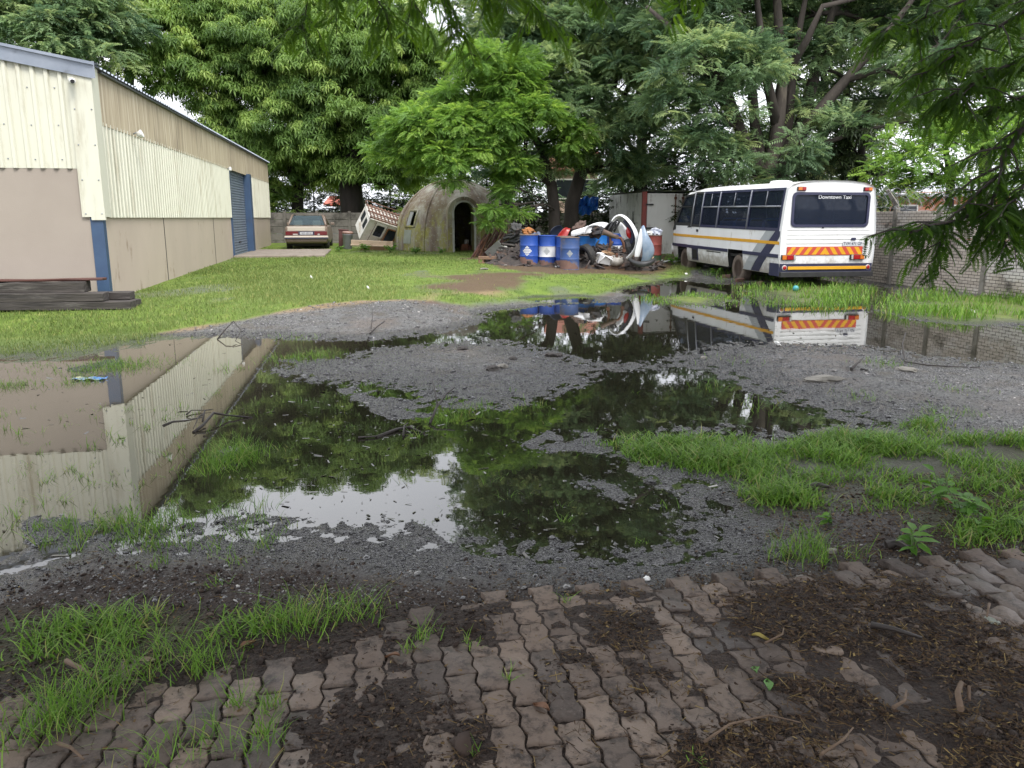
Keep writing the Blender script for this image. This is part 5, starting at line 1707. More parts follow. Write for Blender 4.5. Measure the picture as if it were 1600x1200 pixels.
def lump(name, loc, size, m, label, cat, seed=0, rot=(0, 0, 0), group=None, sub=2, amp=0.25, parent=None):
    bm = bmesh.new()
    bmesh.ops.create_icosphere(bm, subdivisions=sub, radius=1.0)
    r_ = random.Random(seed)
    off = Vector((r_.uniform(0, 50), r_.uniform(0, 50), r_.uniform(0, 50)))
    from mathutils import noise as mn
    for v in bm.verts:
        k = 1 + amp * mn.noise(v.co * 1.7 + off) + amp * 0.5 * mn.noise(v.co * 4.1 + off)
        v.co = Vector((v.co.x * size[0] * k, v.co.y * size[1] * k, v.co.z * size[2] * k))
    me = bpy.data.meshes.new(name)
    bm.to_mesh(me); bm.free()
    me.materials.append(m)
    o = bpy.data.objects.new(name, me)
    col.objects.link(o)
    o.location = loc; o.rotation_euler = rot; o.parent = parent
    return tag(o, label, cat, group)
tp = rd.location + Vector((0, 0, DHT))
lump('plastic_bag', tp + Vector((0.07, 0, 0.09)), (0.17, 0.17, 0.13), M_BAG, 'crumpled bluish plastic bag on top of the rusty red drum', 'bag', 4, amp=0.6, sub=3)
lump('plastic_bag', tp + Vector((-0.14, -0.05, 0.05)), (0.09, 0.1, 0.07), M_WHITEP, 'small white plastic bag on the rim of the rusty red drum', 'bag', 9, amp=0.6, sub=3)

# tyre standing against the drums
p = on_ground(917, 418.5)
ty = MB()
prof = []
r, w = 0.335, 0.20
prof = [(r * 0.62, -w * 0.42), (r * 0.64, -w * 0.5), (r * 0.84, -w * 0.56), (r * 0.95, -w * 0.47), (r, -w * 0.3), (r, w * 0.3), (r * 0.95, w * 0.47), (r * 0.84, w * 0.56), (r * 0.64, w * 0.5), (r * 0.62, w * 0.42), (r * 0.80, w * 0.40), (r * 0.88, 0), (r * 0.80, -w * 0.40), (r * 0.62, -w * 0.42)]
n = 40
vs_ = [(rr_ * math.cos(2 * math.pi * k / n), rr_ * math.sin(2 * math.pi * k / n), z) for rr_, z in prof for k in range(n)]
fs_ = [(i * n + k, i * n + (k + 1) % n, (i + 1) * n + (k + 1) % n, (i + 1) * n + k) for i in range(len(prof) - 1) for k in range(n)]
ty.add(vs_, fs_, 0, True)
for k in range(44):
    a = 2 * math.pi * k / 44
    ty.box((r * math.cos(a), r * math.sin(a), 0), (0.016, 0.028, w * 0.85), (0, 0, a))
o = ty.build('rubber_tyre', M_RUBBER, None)
o.location = p + Vector((0.0, 0.08, 0.325)); o.rotation_euler = (R(8), R(74), R(38))
tag(o, 'worn black tyre leaning upright against the sky blue drums', 'tyre')

def swept(name, path, widths, dirn, m, label, cat, thick=0.02, bend=0.0, n=8, group=None, parent=None):
    """a bent sheet metal piece: a path swept sideways along dirn, bulged by bend"""
    mb = MB()
    dirn = Vector(dirn)
    rows = []
    path = [Vector(q) for q in path]
    for i, q in enumerate(path):
        t = (path[min(i + 1, len(path) - 1)] - path[max(i - 1, 0)]).normalized()
        nn = t.cross(dirn).normalized()
        w = widths if isinstance(widths, (int, float)) else widths[i]
        rows.append([q + dirn * (w * (k / n - 0.5)) + nn * bend * math.cos(math.pi * (k / n - 0.5)) for k in range(n + 1)])
    mb.grid(rows, 0, True)
    o = mb.build(name, m, parent)
    s = o.modifiers.new('thick', 'SOLIDIFY'); s.thickness = thick
    ss = o.modifiers.new('soft', 'SUBSURF'); ss.levels = 1; ss.render_levels = 2
    return tag(o, label, cat, group)
M_PANELW = paint('white_car_paint', (0.72, 0.73, 0.75), (0.66, 0.67, 0.69), 0.25, 2.0, dirt=(0.35, 0.32, 0.3), dirt_amt=0.15)
M_PANELB = paint('blue_grey_car_metal', (0.17, 0.24, 0.34), (0.30, 0.36, 0.44), 0.4, 5.0, dirt=(0.06, 0.07, 0.09), dirt_amt=0.35)
YS = 22.6
P = lambda u, v, Y=YS: at_y(u, v, Y)
# rear quarter of a white car: the arch, inner panel, lamp, rubber seal
wreck = empty('car_body_shell', P(985, 412), (0, 0, 0), 'cut off white car body section arching over the scrap heap', 'car wreck')
wl_ = wreck.location.copy()
def rel(pts):
    return [q - wl_ for q in pts]
swept('outer_arch', rel([P(957, 347), P(961, 341), P(967, 337.5), P(974, 338), P(982, 345), P(990, 356), P(995, 368), P(997, 380), P(993, 391), P(986, 399), P(979, 404)]), [0.18, 0.20, 0.24, 0.27, 0.29, 0.31, 0.33, 0.33, 0.30, 0.26, 0.2], (0.45, 0.86, -0.15), M_PANELW, None, None, 0.025, 0.06, parent=wreck)
swept('inner_panel', rel([P(966, 346, 22.9), P(972, 356, 22.9), P(977, 368, 22.9), P(980, 376, 22.9)]), [0.16, 0.34, 0.34, 0.2], (0.95, 0.1, -0.25), M_PANELW, None, None, 0.02, 0.03, parent=wreck)
swept('roof_frame', rel([P(945, 362, 22.9), P(952, 354, 22.9), P(960, 347, 22.9), P(966, 344, 22.9)]), [0.30, 0.32, 0.3, 0.2], (0.5, 0.75, -0.4), M_BLACK, None, None, 0.04, 0.03, parent=wreck)
mb = MB()
for a, b_ in ((949, 363), (954, 362), (959, 362)):
    mb.tube(rel([P(a, b_, 22.75), P(a + 9, b_ - 16, 22.75)]), 0.035, 6)
mb.build('roof_brace', M_BLACK, wreck)
mb = MB()
mb.tube(rel([P(975, 344, 22.75), P(983, 354, 22.7), P(988, 364, 22.7), P(989, 374, 22.7), P(985, 381, 22.7)]), [0.05, 0.07, 0.08, 0.07, 0.04], 8)
mb.build('rubber_seal', M_NAVY, wreck)
lump('tail_light', P(982, 364, 22.65) - wl_, (0.07, 0.05, 0.16), M_REDL, None, None, 3, (0, R(-15), 0), amp=0.15, parent=wreck)
lump('boot_floor', P(984, 385, 22.8) - wl_, (0.16, 0.16, 0.26), M_BLACK, None, None, 5, amp=0.4, parent=wreck)
f2 = swept('car_fender', [P(1003, 354, 22.4), P(1006, 365, 22.3), P(1009, 376, 22.25), P(1013, 388, 22.3), P(1013, 400, 22.35), P(1006, 410, 22.4)], [0.05, 0.16, 0.34, 0.42, 0.42, 0.26], (0.85, 0.5, 0.1), M_PANELB, 'dented blue grey fender standing beside the white car section', 'fender', 0.02, 0.08)
f3 = swept('door_pillar', [P(1001, 357, 22.15), P(1001.5, 372, 22.1), P(998, 388, 22.1), P(995, 402, 22.1)], [0.05, 0.16, 0.26, 0.2], (0.8, 0.55, 0.0), M_PANELW, 'white door pillar propped against the blue grey fender', 'car part', 0.02, 0.04)
swept('car_bonnet', [P(918, 366, 23.4), P(924, 353, 23.6), P(932, 350, 23.9), P(944, 350, 24.1), P(947, 358, 24.1)], [0.5, 0.75, 0.8, 0.7, 0.5], (0.5, 0.8, 0.1), M_PANELW, 'crumpled white car bonnet lying behind the drums', 'bonnet', 0.02, 0.05)
swept('white_bumper', [P(893, 366, 23.6), P(903, 363, 23.5), P(914, 360, 23.5), P(918, 357, 23.6)], 0.18, (0.1, 0.3, 0.9), M_PANELW, 'white car bumper lying on the scrap behind the worn drum', 'bumper', 0.02, 0.04)
swept('loose_panel', [P(877, 371, 23.5), P(882, 364, 23.55), P(886, 357, 23.6), P(889, 356, 23.7)], [0.30, 0.26, 0.2, 0.12], (0.9, 0.3, -0.3), paint('red_car_paint', (0.30, 0.018, 0.016), (0.24, 0.015, 0.014), 0.3, 3.0), 'red car panel standing up behind the worn blue drum', 'car panel', 0.02, 0.03)
swept('loose_panel', [P(860, 368, 23.6), P(866, 361, 23.7), P(874, 358, 23.8), P(880, 357, 23.9)], [0.3, 0.4, 0.4, 0.3], (0.3, 0.7, -0.6), paint('dark_navy_car_paint', (0.025, 0.035, 0.06), (0.02, 0.028, 0.05), 0.35, 3.0), 'dark navy car panel behind the blue drums', 'car panel', 0.02, 0.03)
swept('black_bumper', [P(984, 405, 21.9), P(992, 413, 21.6), P(1004, 414, 21.5), P(1017, 411, 21.6), P(1021, 406, 21.8)], [0.08, 0.13, 0.14, 0.12, 0.08], (0.0, 0.55, 0.83), M_BLACK, 'black plastic bumper lying before the fender on the ground', 'bumper', 0.03, 0.06)
swept('foam_strip', [P(1013, 412, 21.7), P(1018, 408, 21.7), P(1021, 401, 21.8)], [0.08, 0.14, 0.1], (0.5, 0.8, 0.2), paint('tan_foam', (0.27, 0.19, 0.13), (0.2, 0.14, 0.1), 0.9), 'tan foam strip on the end of the black bumper', 'foam', 0.02, 0.02)
# engine scrap on a pallet
def pallet(name, c, L, W, h, yaw, m, label, nb=6):
    o = empty(name, c, (0, 0, yaw), label, 'pallet')
    rs_ = random.Random(int(L * 100))
    for i in range(3):
        y = -W / 2 + 0.05 + i * (W - 0.1) / 2
        MB().span(-L / 2, L / 2, y - 0.04, y + 0.04, 0.0, h - 0.022).build('bearer', m, o, 0.006)
    for i in range(nb):
        x = -L / 2 + 0.05 + i * (L - 0.1) / (nb - 1)
        MB().box((x, 0, h - 0.01), (0.10, W + rs_.uniform(-0.03, 0.05), 0.022), (rs_.uniform(-0.02, 0.02), 0, rs_.uniform(-0.05, 0.05))).build('board', m, o, 0.004)
    return o
c = on_ground(951, 421)
pallet('wooden_pallet', (c.x, c.y + 0.25, c.z - 0.01), 0.95, 0.6, 0.12, R(-6), M_WOOD, 'broken wooden pallet under the engine parts')
c1 = on_ground(951, 421)
M_ALUM = paint('dirty_aluminium', (0.40, 0.38, 0.35), (0.28, 0.265, 0.24), 0.55, 8.0, metal=0.2, dirt=(0.14, 0.11, 0.09), dirt_amt=0.35)
g = empty('gearbox_housing', (c1.x + 0.20, c1.y + 0.05, c1.z + 0.12), (R(8), 0, 0.3), 'round dirty aluminium gearbox housing on the pallet', 'gearbox')
MB().lathe([(0.14, 0.0), (0.19, 0.03), (0.215, 0.10), (0.215, 0.16), (0.19, 0.19), (0.19, 0.24), (0.13, 0.26), (0.12, 0.20), (0.0, 0.19)], 24).build('casing', M_ALUM, g)
mb = MB()
for k in range(10):
    a = 2 * math.pi * k / 10
    mb.lathe([(0.018, 0.23), (0.018, 0.27), (0.0, 0.272)], 6, c=(0.165 * math.cos(a), 0.165 * math.sin(a), 0))
MB_ = mb.build('bolt_ring', M_RUST, g)
MB().tube([(0.0, 0, 0.2), (0.02, 0.0, 0.34)], [0.05, 0.035], 10).build('shaft', M_RUST, g)
e = empty('engine_block', (c1.x - 0.20, c1.y + 0.12, c1.z + 0.12), (R(5), R(-6), -0.25), 'white and black engine block scrap on the pallet', 'engine')
mb = MB()
mb.box((0, 0, 0.13), (0.30, 0.26, 0.26), taper=0.85); mb.box((0, 0, 0.29), (0.24, 0.16, 0.08)); mb.box((-0.17, -0.02, 0.12), (0.06, 0.2, 0.16))
mb.build('block', M_ALUM, e, 0.015)
MB().lathe([(0.09, 0), (0.10, 0.01), (0.10, 0.05), (0.03, 0.06), (0.0, 0.06)], 16, c=(0.02, -0.13, 0.12), rot=(R(90), 0, 0)).build('pulley', M_BLACK, e)
MB().tube([(-0.1, -0.05, 0.3), (-0.05, -0.15, 0.36), (0.08, -0.14, 0.34), (0.13, -0.03, 0.26)], 0.028, 8).build('intake_pipe', M_PANELW, e)
lump('cast_bracket', (c1.x + 0.02, c1.y + 0.3, c1.z + 0.44), (0.22, 0.12, 0.06), paint('tan_casting', (0.38, 0.24, 0.14), (0.28, 0.17, 0.10), 0.7), 'tan cast bracket lying over the engine scrap', 'car part', 12, (0.2, 0.3, 0.4), amp=0.4, sub=3)
mb = MB()
mb.box((0, 0, 0), (0.38, 0.05, 0.26), (0.4, 0.2, 0.3)); mb.tube([(-0.2, 0, -0.1), (0.0, -0.1, 0.12), (0.22, 0, -0.02)], 0.025, 6)
o = mb.build('bumper_bracket', M_PANELW, None, 0.01); o.location = (c1.x - 0.12, c1.y - 0.12, c1.z + 0.28)
tag(o, 'bent white metal bracket in front of the engine block', 'car part')
# rusty suspension beams hanging over the drums
for i, (pts, lab) in enumerate((([(942, 362), (950, 365), (958, 369), (964, 370)], 'rusty axle beam lying across the tops of the sky blue drums'), ([(953, 366), (954, 378), (952, 390)], 'rusty trailing arm hanging down over the drum with white lower half'), ([(960, 371), (970, 372), (974, 380), (975, 391)], 'bent reddish arm hanging from the axle beam over the royal blue drum'))):
    mb = MB()
    mb.tube([P(u, v, 21.25 + 0.03 * i) for u, v in pts], [0.075, 0.065, 0.06, 0.055][:len(pts)] if i == 0 else 0.035, 8)
    mb.lathe([(0.05, -0.05), (0.05, 0.05)], 10, c=P(*pts[-1], 21.25 + 0.03 * i), rot=(R(90), 0, 0))
    tag(mb.build('suspension_arm', M_RUST if i else paint('brown_iron', (0.12, 0.08, 0.06), (0.08, 0.055, 0.045), 0.8), None), lab, 'car part')
# dark jumble behind the drums
rs = random.Random(21)
for i, (u, v, col_, lab) in enumerate(((826, 364, (0.35, 0.14, 0.04), 'rusty orange casting on top of the first blue drum'), (806, 358, (0.05, 0.05, 0.05), 'dark scrap lump above the black pipe heap'),
                                    (838, 371, (0.16, 0.20, 0.30), 'dull blue scrap piece behind the first two drums'),                                     (905, 354, (0.11, 0.07, 0.055), 'brown scrap lump behind the white bumper'),
                                    (850, 377, (0.03, 0.03, 0.035), 'black scrap piece between the first two drums'), (930, 362, (0.03, 0.03, 0.035), 'black casting under the white bonnet'))):
    q = P(u, v, 23.8)
    lump('scrap_metal', q, (rs.uniform(0.14, 0.24), 0.16, rs.uniform(0.10, 0.17)), paint('scrap_%d' % i, col_, tuple(x * 0.6 for x in col_), 0.75, 8.0, dirt=(0.1, 0.06, 0.04), dirt_amt=0.3), lab, 'scrap metal', 30 + i, (rs.uniform(-1, 1), rs.uniform(-1, 1), 0), amp=0.7, sub=3, group='scrap lumps of the heap')
# mound under the heap so that nothing floats
mb = MB()
rows = []
for j in range(13):
    y = 22.6 + j * 0.34
    rows.append([])
    for i in range(25):
        x = -0.9 + i * 0.22
        e_ = math.sin(math.pi * i / 24) ** 0.5 * math.sin(math.pi * j / 12) ** 0.7
        rows[-1].append((x, y, gz(x, y) - 0.1 + e_ * (0.60 + 0.25 * math.sin(i * 1.9 + j * 2.3) * math.sin(j * 1.3 + i * 0.7))))
mb.grid(rows, 0, False)
tag(mb.build('scrap_debris', paint('dark_scrap_rubble', (0.05, 0.04, 0.035), (0.022, 0.02, 0.02), 0.9, 7.0, dirt=(0.13, 0.08, 0.06), dirt_amt=0.35, bump=0.8, bscale=14), None), kind='stuff')
N_ = 420
u_ = rng.random((N_, 3))
pos = np.stack([-0.7 + u_[:, 0] * 5.0, 22.7 + u_[:, 1] * 3.6, np.zeros(N_)], 1)
for i in range(N_):
    e_ = max(0, math.sin(math.pi * (pos[i, 0] + 0.9) / 5.28)) ** 0.5 * max(0, math.sin(math.pi * (pos[i, 1] - 22.6) / 4.08)) ** 0.7
    pos[i, 2] = 0.15 + e_ * 0.62
dirs = rng.normal(size=(N_, 3)); dirs[:, 2] *= 0.5
B = basis_from(dirs, None, np.stack([rng.uniform(0.1, 0.5, N_), rng.uniform(0.02, 0.12, N_), rng.uniform(0.02, 0.06, N_)], 1), rng.uniform(0, 6, N_))
bxv = [(-1, -1, -1), (1, -1, -1), (1, 1, -1), (-1, 1, -1), (-1, -1, 1), (1, -1, 1), (1, 1, 1), (-1, 1, 1)]
bxf = [(0, 3, 2, 1), (4, 5, 6, 7), (0, 1, 5, 4), (1, 2, 6, 5), (2, 3, 7, 6), (3, 0, 4, 7)]
o = scatter('scrap_rubble', np.array(bxv) * 0.5, bxf, pos, B, paint('mixed_scrap', (0.07, 0.055, 0.05), (0.025, 0.023, 0.024), 0.7, 3.0, dirt=(0.2, 0.10, 0.06), dirt_amt=0.3))
tag(o, kind='stuff')

# rods leaning on the dome, black pipe heap, gutter, bucket, canister, box, timber frame
rs = random.Random(12)
GR = 'rusty rods leaning against the dome hut'
for i in range(24):
    t = i / 23
    u0, v0 = 735 + 46 * t + rs.uniform(-2, 2), 404 - 6 * t + rs.uniform(-3, 2)
    u1, v1 = 764 + 30 * t + rs.uniform(-4, 4), 358 + rs.uniform(-5, 8)
    b0 = on_ground(u0, v0)
    tpt = at_y(u1, v1, b0.y + 1.0)
    o = MB().tube([b0 - Vector((0, 0, 0.03)), (b0 + tpt) / 2 + Vector((0, 0, 0.01)), tpt], rs.uniform(0.018, 0.032), 6).build('rusty_rod', M_RUST if i % 3 else paint('maroon_rod', (0.10, 0.04, 0.035), (0.07, 0.03, 0.03), 0.7), None)
    tag(o, 'rusty reddish rod in the bundle leaning against the dome hut', 'rod', GR)
for i in range(16):
    t = rs.random()
    q0 = P(780 + 28 * rs.random(), 392 - 26 * t, 25.5 + rs.random())
    q1 = q0 + Vector((rs.uniform(0.4, 0.9), rs.uniform(-0.3, 0.3), rs.uniform(-0.05, 0.35)))
    o = MB().tube([q0, (q0 + q1) / 2 + Vector((0, 0, rs.uniform(-0.04, 0.08))), q1], rs.uniform(0.025, 0.06), 7).build('black_pipe', M_BLACK, None)
    tag(o, 'black plastic pipe in the tangled heap beside the first blue drum', 'pipe', 'black pipes in a tangled heap')
for i in range(7):
    q = P(788 + i * 3.4, 398 - 4 * (i % 4) - i, 25.0)
    o = MB().box((0, 0, 0), (0.62, 0.12, 0.05), (rs.uniform(-.3, .3), rs.uniform(-0.35, 0.2), rs.uniform(-0.5, 0.5))).build('scrap_plank', M_WOOD_GREY, None, 0.006)
    o.location = q
    tag(o, 'dark weathered plank lying in the heap below the black pipes', 'plank', 'dark planks below the pipe heap')
b0, b1 = on_ground(763, 402), at_y(784, 384, 26.2)
o = MB()
d_ = (b1 - b0)
Lg = d_.length
prof_ = [(-0.14, 0.10), (-0.14, -0.08), (0.14, -0.08), (0.14, 0.10), (0.10, 0.10), (0.10, -0.04), (-0.10, -0.04), (-0.10, 0.10)]
o.prism(prof_, Lg, 0)
g = o.build('concrete_gutter', paint('grey_gutter', (0.27, 0.275, 0.26), (0.21, 0.215, 0.20), 0.85, 4.0), None, 0.01)
g.matrix_basis = Matrix.Translation(b0 + Vector((0, 0, 0.08))) @ d_.to_track_quat('Z', 'X').to_matrix().to_4x4() @ Matrix.Rotation(R(200), 4, 'Z')
tag(g, 'grey concrete gutter piece leaning beside the white bucket', 'gutter')
b0 = on_ground(789.5, 403)
t = empty('paint_bucket', b0, (0, R(2), 0.4), 'white plastic bucket with a blue label by the timber frame', 'bucket')
MB().lathe([(0.12, 0), (0.125, 0.02), (0.14, 0.26), (0.15, 0.265), (0.15, 0.30), (0.12, 0.33), (0.05, 0.35), (0.045, 0.38), (0.0, 0.385)], 20).build('body', M_WHITEP, t)
mb = MB(); rows = [[(0.139 * math.cos(a_), 0.139 * math.sin(a_), z) for a_ in [R(-150 + 12 * k) for k in range(11)]] for z in (0.09, 0.13)]
mb.grid(rows, 0, False); rows = [[(0.143 * math.cos(a_), 0.143 * math.sin(a_), z) for a_ in [R(-140 + 9 * k) for k in range(11)]] for z in (0.18, 0.24)]
mb.grid(rows, 0, False)
mb.build('label_band', paint('blue_label', (0.10, 0.17, 0.40), None, 0.5), t, fix=False)
b0 = on_ground(800, 400)
t = empty('red_canister', b0, (0, 0, 0.2), 'faded red canister lying behind the white bucket', 'canister')
MB().lathe([(0.05, 0), (0.12, 0.03), (0.13, 0.08), (0.13, 0.34), (0.10, 0.40), (0.04, 0.42), (0.035, 0.47), (0.0, 0.47)], 18, c=(-0.2, 0.15, 0.15), rot=(0, R(80), 0)).build('body', M_REDP, t)
MB().tube([(-0.05, 0.15, 0.29), (0.0, 0.15, 0.34), (0.1, 0.15, 0.32), (0.12, 0.15, 0.27)], 0.014, 6).build('handle', M_BLACK, t)
b0 = on_ground(757, 401)
mb = MB()
mb.box((0, 0, 0.12), (0.26, 0.22, 0.24), (0, R(4), 0.4)); mb.box((0.08, -0.12, 0.25), (0.2, 0.1, 0.012), (R(35), 0, 0.4)); mb.box((-0.08, 0.13, 0.25), (0.2, 0.1, 0.012), (R(-35), 0, 0.4))
o = mb.build('cardboard_box', paint('wet_cardboard', (0.28, 0.17, 0.11), (0.22, 0.13, 0.085), 0.85), None); o.location = b0
tag(o, 'brown cardboard box between the rods and the concrete gutter', 'box')
c = on_ground(779, 412)
fr = empty('timber_crate', (c.x, c.y + 0.32, c.z - 0.01), (0, 0, R(2)), 'low reddish timber crate lying on the grass before the drums', 'crate')
MB().span(-0.60, 0.60, -0.32, -0.27, 0.0, 0.05).build('bottom_rail', M_WOOD, fr, 0.006)
MB().span(-0.60, 0.60, -0.33, -0.28, 0.13, 0.18).build('top_rail', M_WOOD, fr, 0.006)
for x in (-0.57, -0.47, 0.30, 0.42, 0.57):
    MB().span(x - 0.025, x + 0.025, -0.315, -0.275, 0.05, 0.13).build('upright', M_WOOD, fr, 0.004)
for y in (-0.2, -0.05, 0.1, 0.25):
    MB().box((0, y, 0.19), (1.2, 0.11, 0.022), (0, 0, rs.uniform(-0.03, 0.03))).build('board', M_WOOD, fr, 0.004)
MB().span(-0.45, 0.45, 0.2, 0.25, 0.0, 0.13).build('back_rail', M_WOOD, fr, 0.004)
for i, (u, v, sx, lab) in enumerate(((757, 421.5, 0.11, 'flat grey stone on the grass before the timber crate'), (790, 416, 0.05, 'small dark stone beside the timber crate'), (871, 418, 0.07, 'small pale plastic scrap at the foot of the worn drum'))):
    b0 = on_ground(u, v)
    lump('stone', b0 + Vector((0, 0, 0.02)), (sx, sx * 0.7, 0.035), M_WHITEP if i == 2 else M_CONC, lab, 'stone' if i < 2 else 'plastic scrap', 60 + i, amp=0.3)
# blue tarp hung between trees and white sheet by the container
tc_ = at_y(912, 322, 30.9)
rows = []
for j in range(12):
    rows.append([])
    for i in range(22):
        s_, t_ = i / 21 - 0.5, j / 11 - 0.5
        w_ = 0.5 + 0.5 * math.sin(3.0 * s_ + 1.2)
        rows[-1].append(tc_ + Vector((s_ * 1.1, 0.10 * math.sin(s_ * 17 + t_ * 5) + 0.07 * math.sin(s_ * 31 - t_ * 9), 0.28 * s_ + t_ * (0.25 + 0.35 * w_) + 0.04 * math.sin(s_ * 23) - 0.05 * math.sin(t_ * 11 + s_ * 6))))
tarp = MB().grid(rows, 0, False).build('blue_tarp', paint('bright_blue_tarp', (0.02, 0.13, 0.48), (0.02, 0.10, 0.38), 0.4), None)
sm_ = tarp.modifiers.new('thick', 'SOLIDIFY'); sm_.thickness = 0.008
tag(tarp, 'crumpled blue tarp hanging between the trees beside the container', 'tarp')
b0 = on_ground(1044, 405)
o = MB().grid([[b0 + Vector((-0.35 + 0.1 * i, -0.15 + 0.1 * j, 0.04 + 0.04 * math.sin(i * 2.1 + j * 1.3))) for i in range(9)] for j in range(5)], 0, True).build('plastic_sheet', M_WHITEP, None)
s = o.modifiers.new('thick', 'SOLIDIFY'); s.thickness = 0.01
tag(o, 'torn white plastic sheet on the ground by the bus front', 'plastic sheet')

# ------------------------------------------------------------------ trees
def leaf_material(name, dark, mid, light, trans=0.35, gloss=0.35):
    m, n, l, b = new_mat(name)
    at = nd(n, 'ShaderNodeAttribute', attribute_name='tint')
    c = ramp(n, l, at.outputs['Fac'], [(0.0, dark), (0.5, mid), (1.0, light)])
    l.new(c, b.inputs['Base Color'])
    b.inputs['Roughness'].default_value = 0.55
    b.inputs['Specular IOR Level'].default_value = gloss
    t = n.new('ShaderNodeBsdfTranslucent')
    h = nd(n, 'ShaderNodeHueSaturation', i_Hue=0.485, i_Saturation=1.1, i_Value=1.8)
    l.new(c, h.inputs['Color']); l.new(h.outputs['Color'], t.inputs['Color'])
    mx = nd(n, 'ShaderNodeMixShader', i_Fac=trans)
    l.new(b.outputs['BSDF'], mx.inputs[1]); l.new(t.outputs['BSDF'], mx.inputs[2])
    l.new(mx.outputs['Shader'], n['Material Output'].inputs['Surface'])
    return m
M_LEAF_A = leaf_material('drooping_leaves', (0.065, 0.122, 0.033), (0.160, 0.263, 0.068), (0.319, 0.423, 0.121), 0.42)
M_LEAF_B = leaf_material('feathery_light_leaves', (0.069, 0.140, 0.031), (0.156, 0.282, 0.064), (0.310, 0.453, 0.108), 0.45)
M_LEAF_C = leaf_material('feathery_blue_green_leaves', (0.065, 0.118, 0.064), (0.174, 0.263, 0.129), (0.348, 0.423, 0.183), 0.42)
M_LEAF_N = leaf_material('near_pinnate_leaves', (0.030, 0.070, 0.012), (0.065, 0.135, 0.020), (0.12, 0.21, 0.030), 0.5, 0.15)
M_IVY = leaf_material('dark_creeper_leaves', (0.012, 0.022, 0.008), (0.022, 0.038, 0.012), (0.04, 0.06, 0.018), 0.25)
M_BARK = paint('grey_brown_bark', (0.060, 0.049, 0.042), (0.032, 0.026, 0.022), 0.9, 5.0, dirt=(0.14, 0.12, 0.095), dirt_amt=0.3, bump=0.9, bscale=12, stretch=(1, 1, 0.25))
M_BARKD = paint('dark_bark', (0.035, 0.028, 0.024), (0.018, 0.015, 0.013), 0.9, 5.0, bump=0.9, bscale=12, stretch=(1, 1, 0.25))

def T_frond(pairs=6, lw=0.062, ll=0.36, droop=0.35):
    v, f = [], []
    def leaflet(p, d, up, L, W):
        d = d / np.linalg.norm(d)
        s = np.cross(up, d); s /= np.linalg.norm(s) + 1e-9
        o = len(v)
        v.extend([p, p + d * L * 0.45 + s * W, p + d * L - up * L * 0.15, p + d * L * 0.45 - s * W])
        f.append((o, o + 1, o + 2, o + 3))
    for i in range(pairs):
        t = 0.12 + 0.8 * i / (pairs - 1)
        p = np.array([t, 0, -droop * t * t])
        k = math.sin(math.pi * (0.2 + 0.7 * t)) 
        for s in (-1, 1):
            leaflet(p, np.array([0.55, s * 1.0, -0.30]), np.array([0, 0, 1.0]), ll * (0.5 + 0.5 * k), lw)
    leaflet(np.array([0.92, 0, -droop * 0.85]), np.array([1.0, 0, -0.8]), np.array([0, 0, 1.0]), ll * 0.7, lw)
    return np.array(v), np.array(f)
def T_tassel(nl=9, lw=0.10, droop=0.9):
    v, f = [], []
    for i in range(nl):
        a = 2 * math.pi * i / nl + (i % 3) * 0.2
        el = (0.5, 0.1, -0.3)[i % 3]
        d = np.array([math.cos(a) * math.cos(el), math.sin(a) * math.cos(el), math.sin(el)])
        s = np.array([-math.sin(a), math.cos(a), 0])
        m_ = d * 0.5 + np.array([0, 0, -droop * 0.16])
        t = d * 0.85 + np.array([0, 0, -droop * 0.62])
        o = len(v)
        v.extend([d * 0.06, m_ + s * lw, t, m_ - s * lw])
        f.append((o, o + 1, o + 2, o + 3))
    return np.array(v), np.array(f)
TF6, TF5, TT = T_frond(6), T_frond(5, 0.085, 0.42), T_tassel()
TFL = T_frond(5, 0.12, 0.42, 0.15)

def unit(n, zmin=-1.0):
    d = rng.normal(size=(n, 3))
    d /= np.linalg.norm(d, axis=1, keepdims=True)
    d[:, 2] = np.where(d[:, 2] < zmin, -d[:, 2] * 0.5, d[:, 2])
    return d

def crown_points(lobes, dens, per, rc=(0.45, 0.8), flat=0.75, zmin=-0.55, shell=0.5):
    """lobes: (centre, radius); returns positions, outward directions, tint, the clump centres per lobe"""
    P_, D_, T_, C_ = [], [], [], []
    for c, r in lobes:
        nc = max(4, int(dens * r * r))
        d = unit(nc, zmin)
        cc = np.array(c)[None] + d * (r * (shell + (1 - shell) * rng.random(nc) ** 0.6))[:, None] * np.array([1, 1, 0.85])
        C_.append(cc)
        rcl = rng.uniform(*rc, nc)
        tc = np.clip(rng.normal(0.44, 0.26, nc), 0, 1)
        for k in range(nc):
            n = max(3, int(per * rcl[k] ** 2))
            e = unit(n, -0.35)
            P_.append(cc[k] + e * (rcl[k] * (0.35 + 0.65 * rng.random(n) ** 0.5))[:, None] * np.array([1, 1, flat]))
            D_.append(e * np.array([1, 1, 0.55]) + d[k] * 0.35)
            T_.append(np.clip(tc[k] + rng.normal(0, 0.13, n), 0, 1))
    return np.concatenate(P_), np.concatenate(D_), np.concatenate(T_), C_

def limb_path(a, b, sag=0.15, n=7, seed=0):
    r_ = random.Random(seed)
    a, b = Vector(a), Vector(b)
    L = (b - a).length
    off = Vector((r_.uniform(-1, 1), r_.uniform(-1, 1), 0)) * L * sag
    return [a.lerp(b, i / (n - 1)) + off * math.sin(math.pi * i / (n - 1)) * 0.6 + Vector((0, 0, L * 0.10 * math.sin(math.pi * i / (n - 1)))) + Vector((r_.uniform(-1, 1), r_.uniform(-1, 1), r_.uniform(-1, 1))) * L * 0.02 for i in range(n)]

def px_lobes(lst):
    return [((at_y(u, v, Y)), r) for u, v, Y, r in lst]

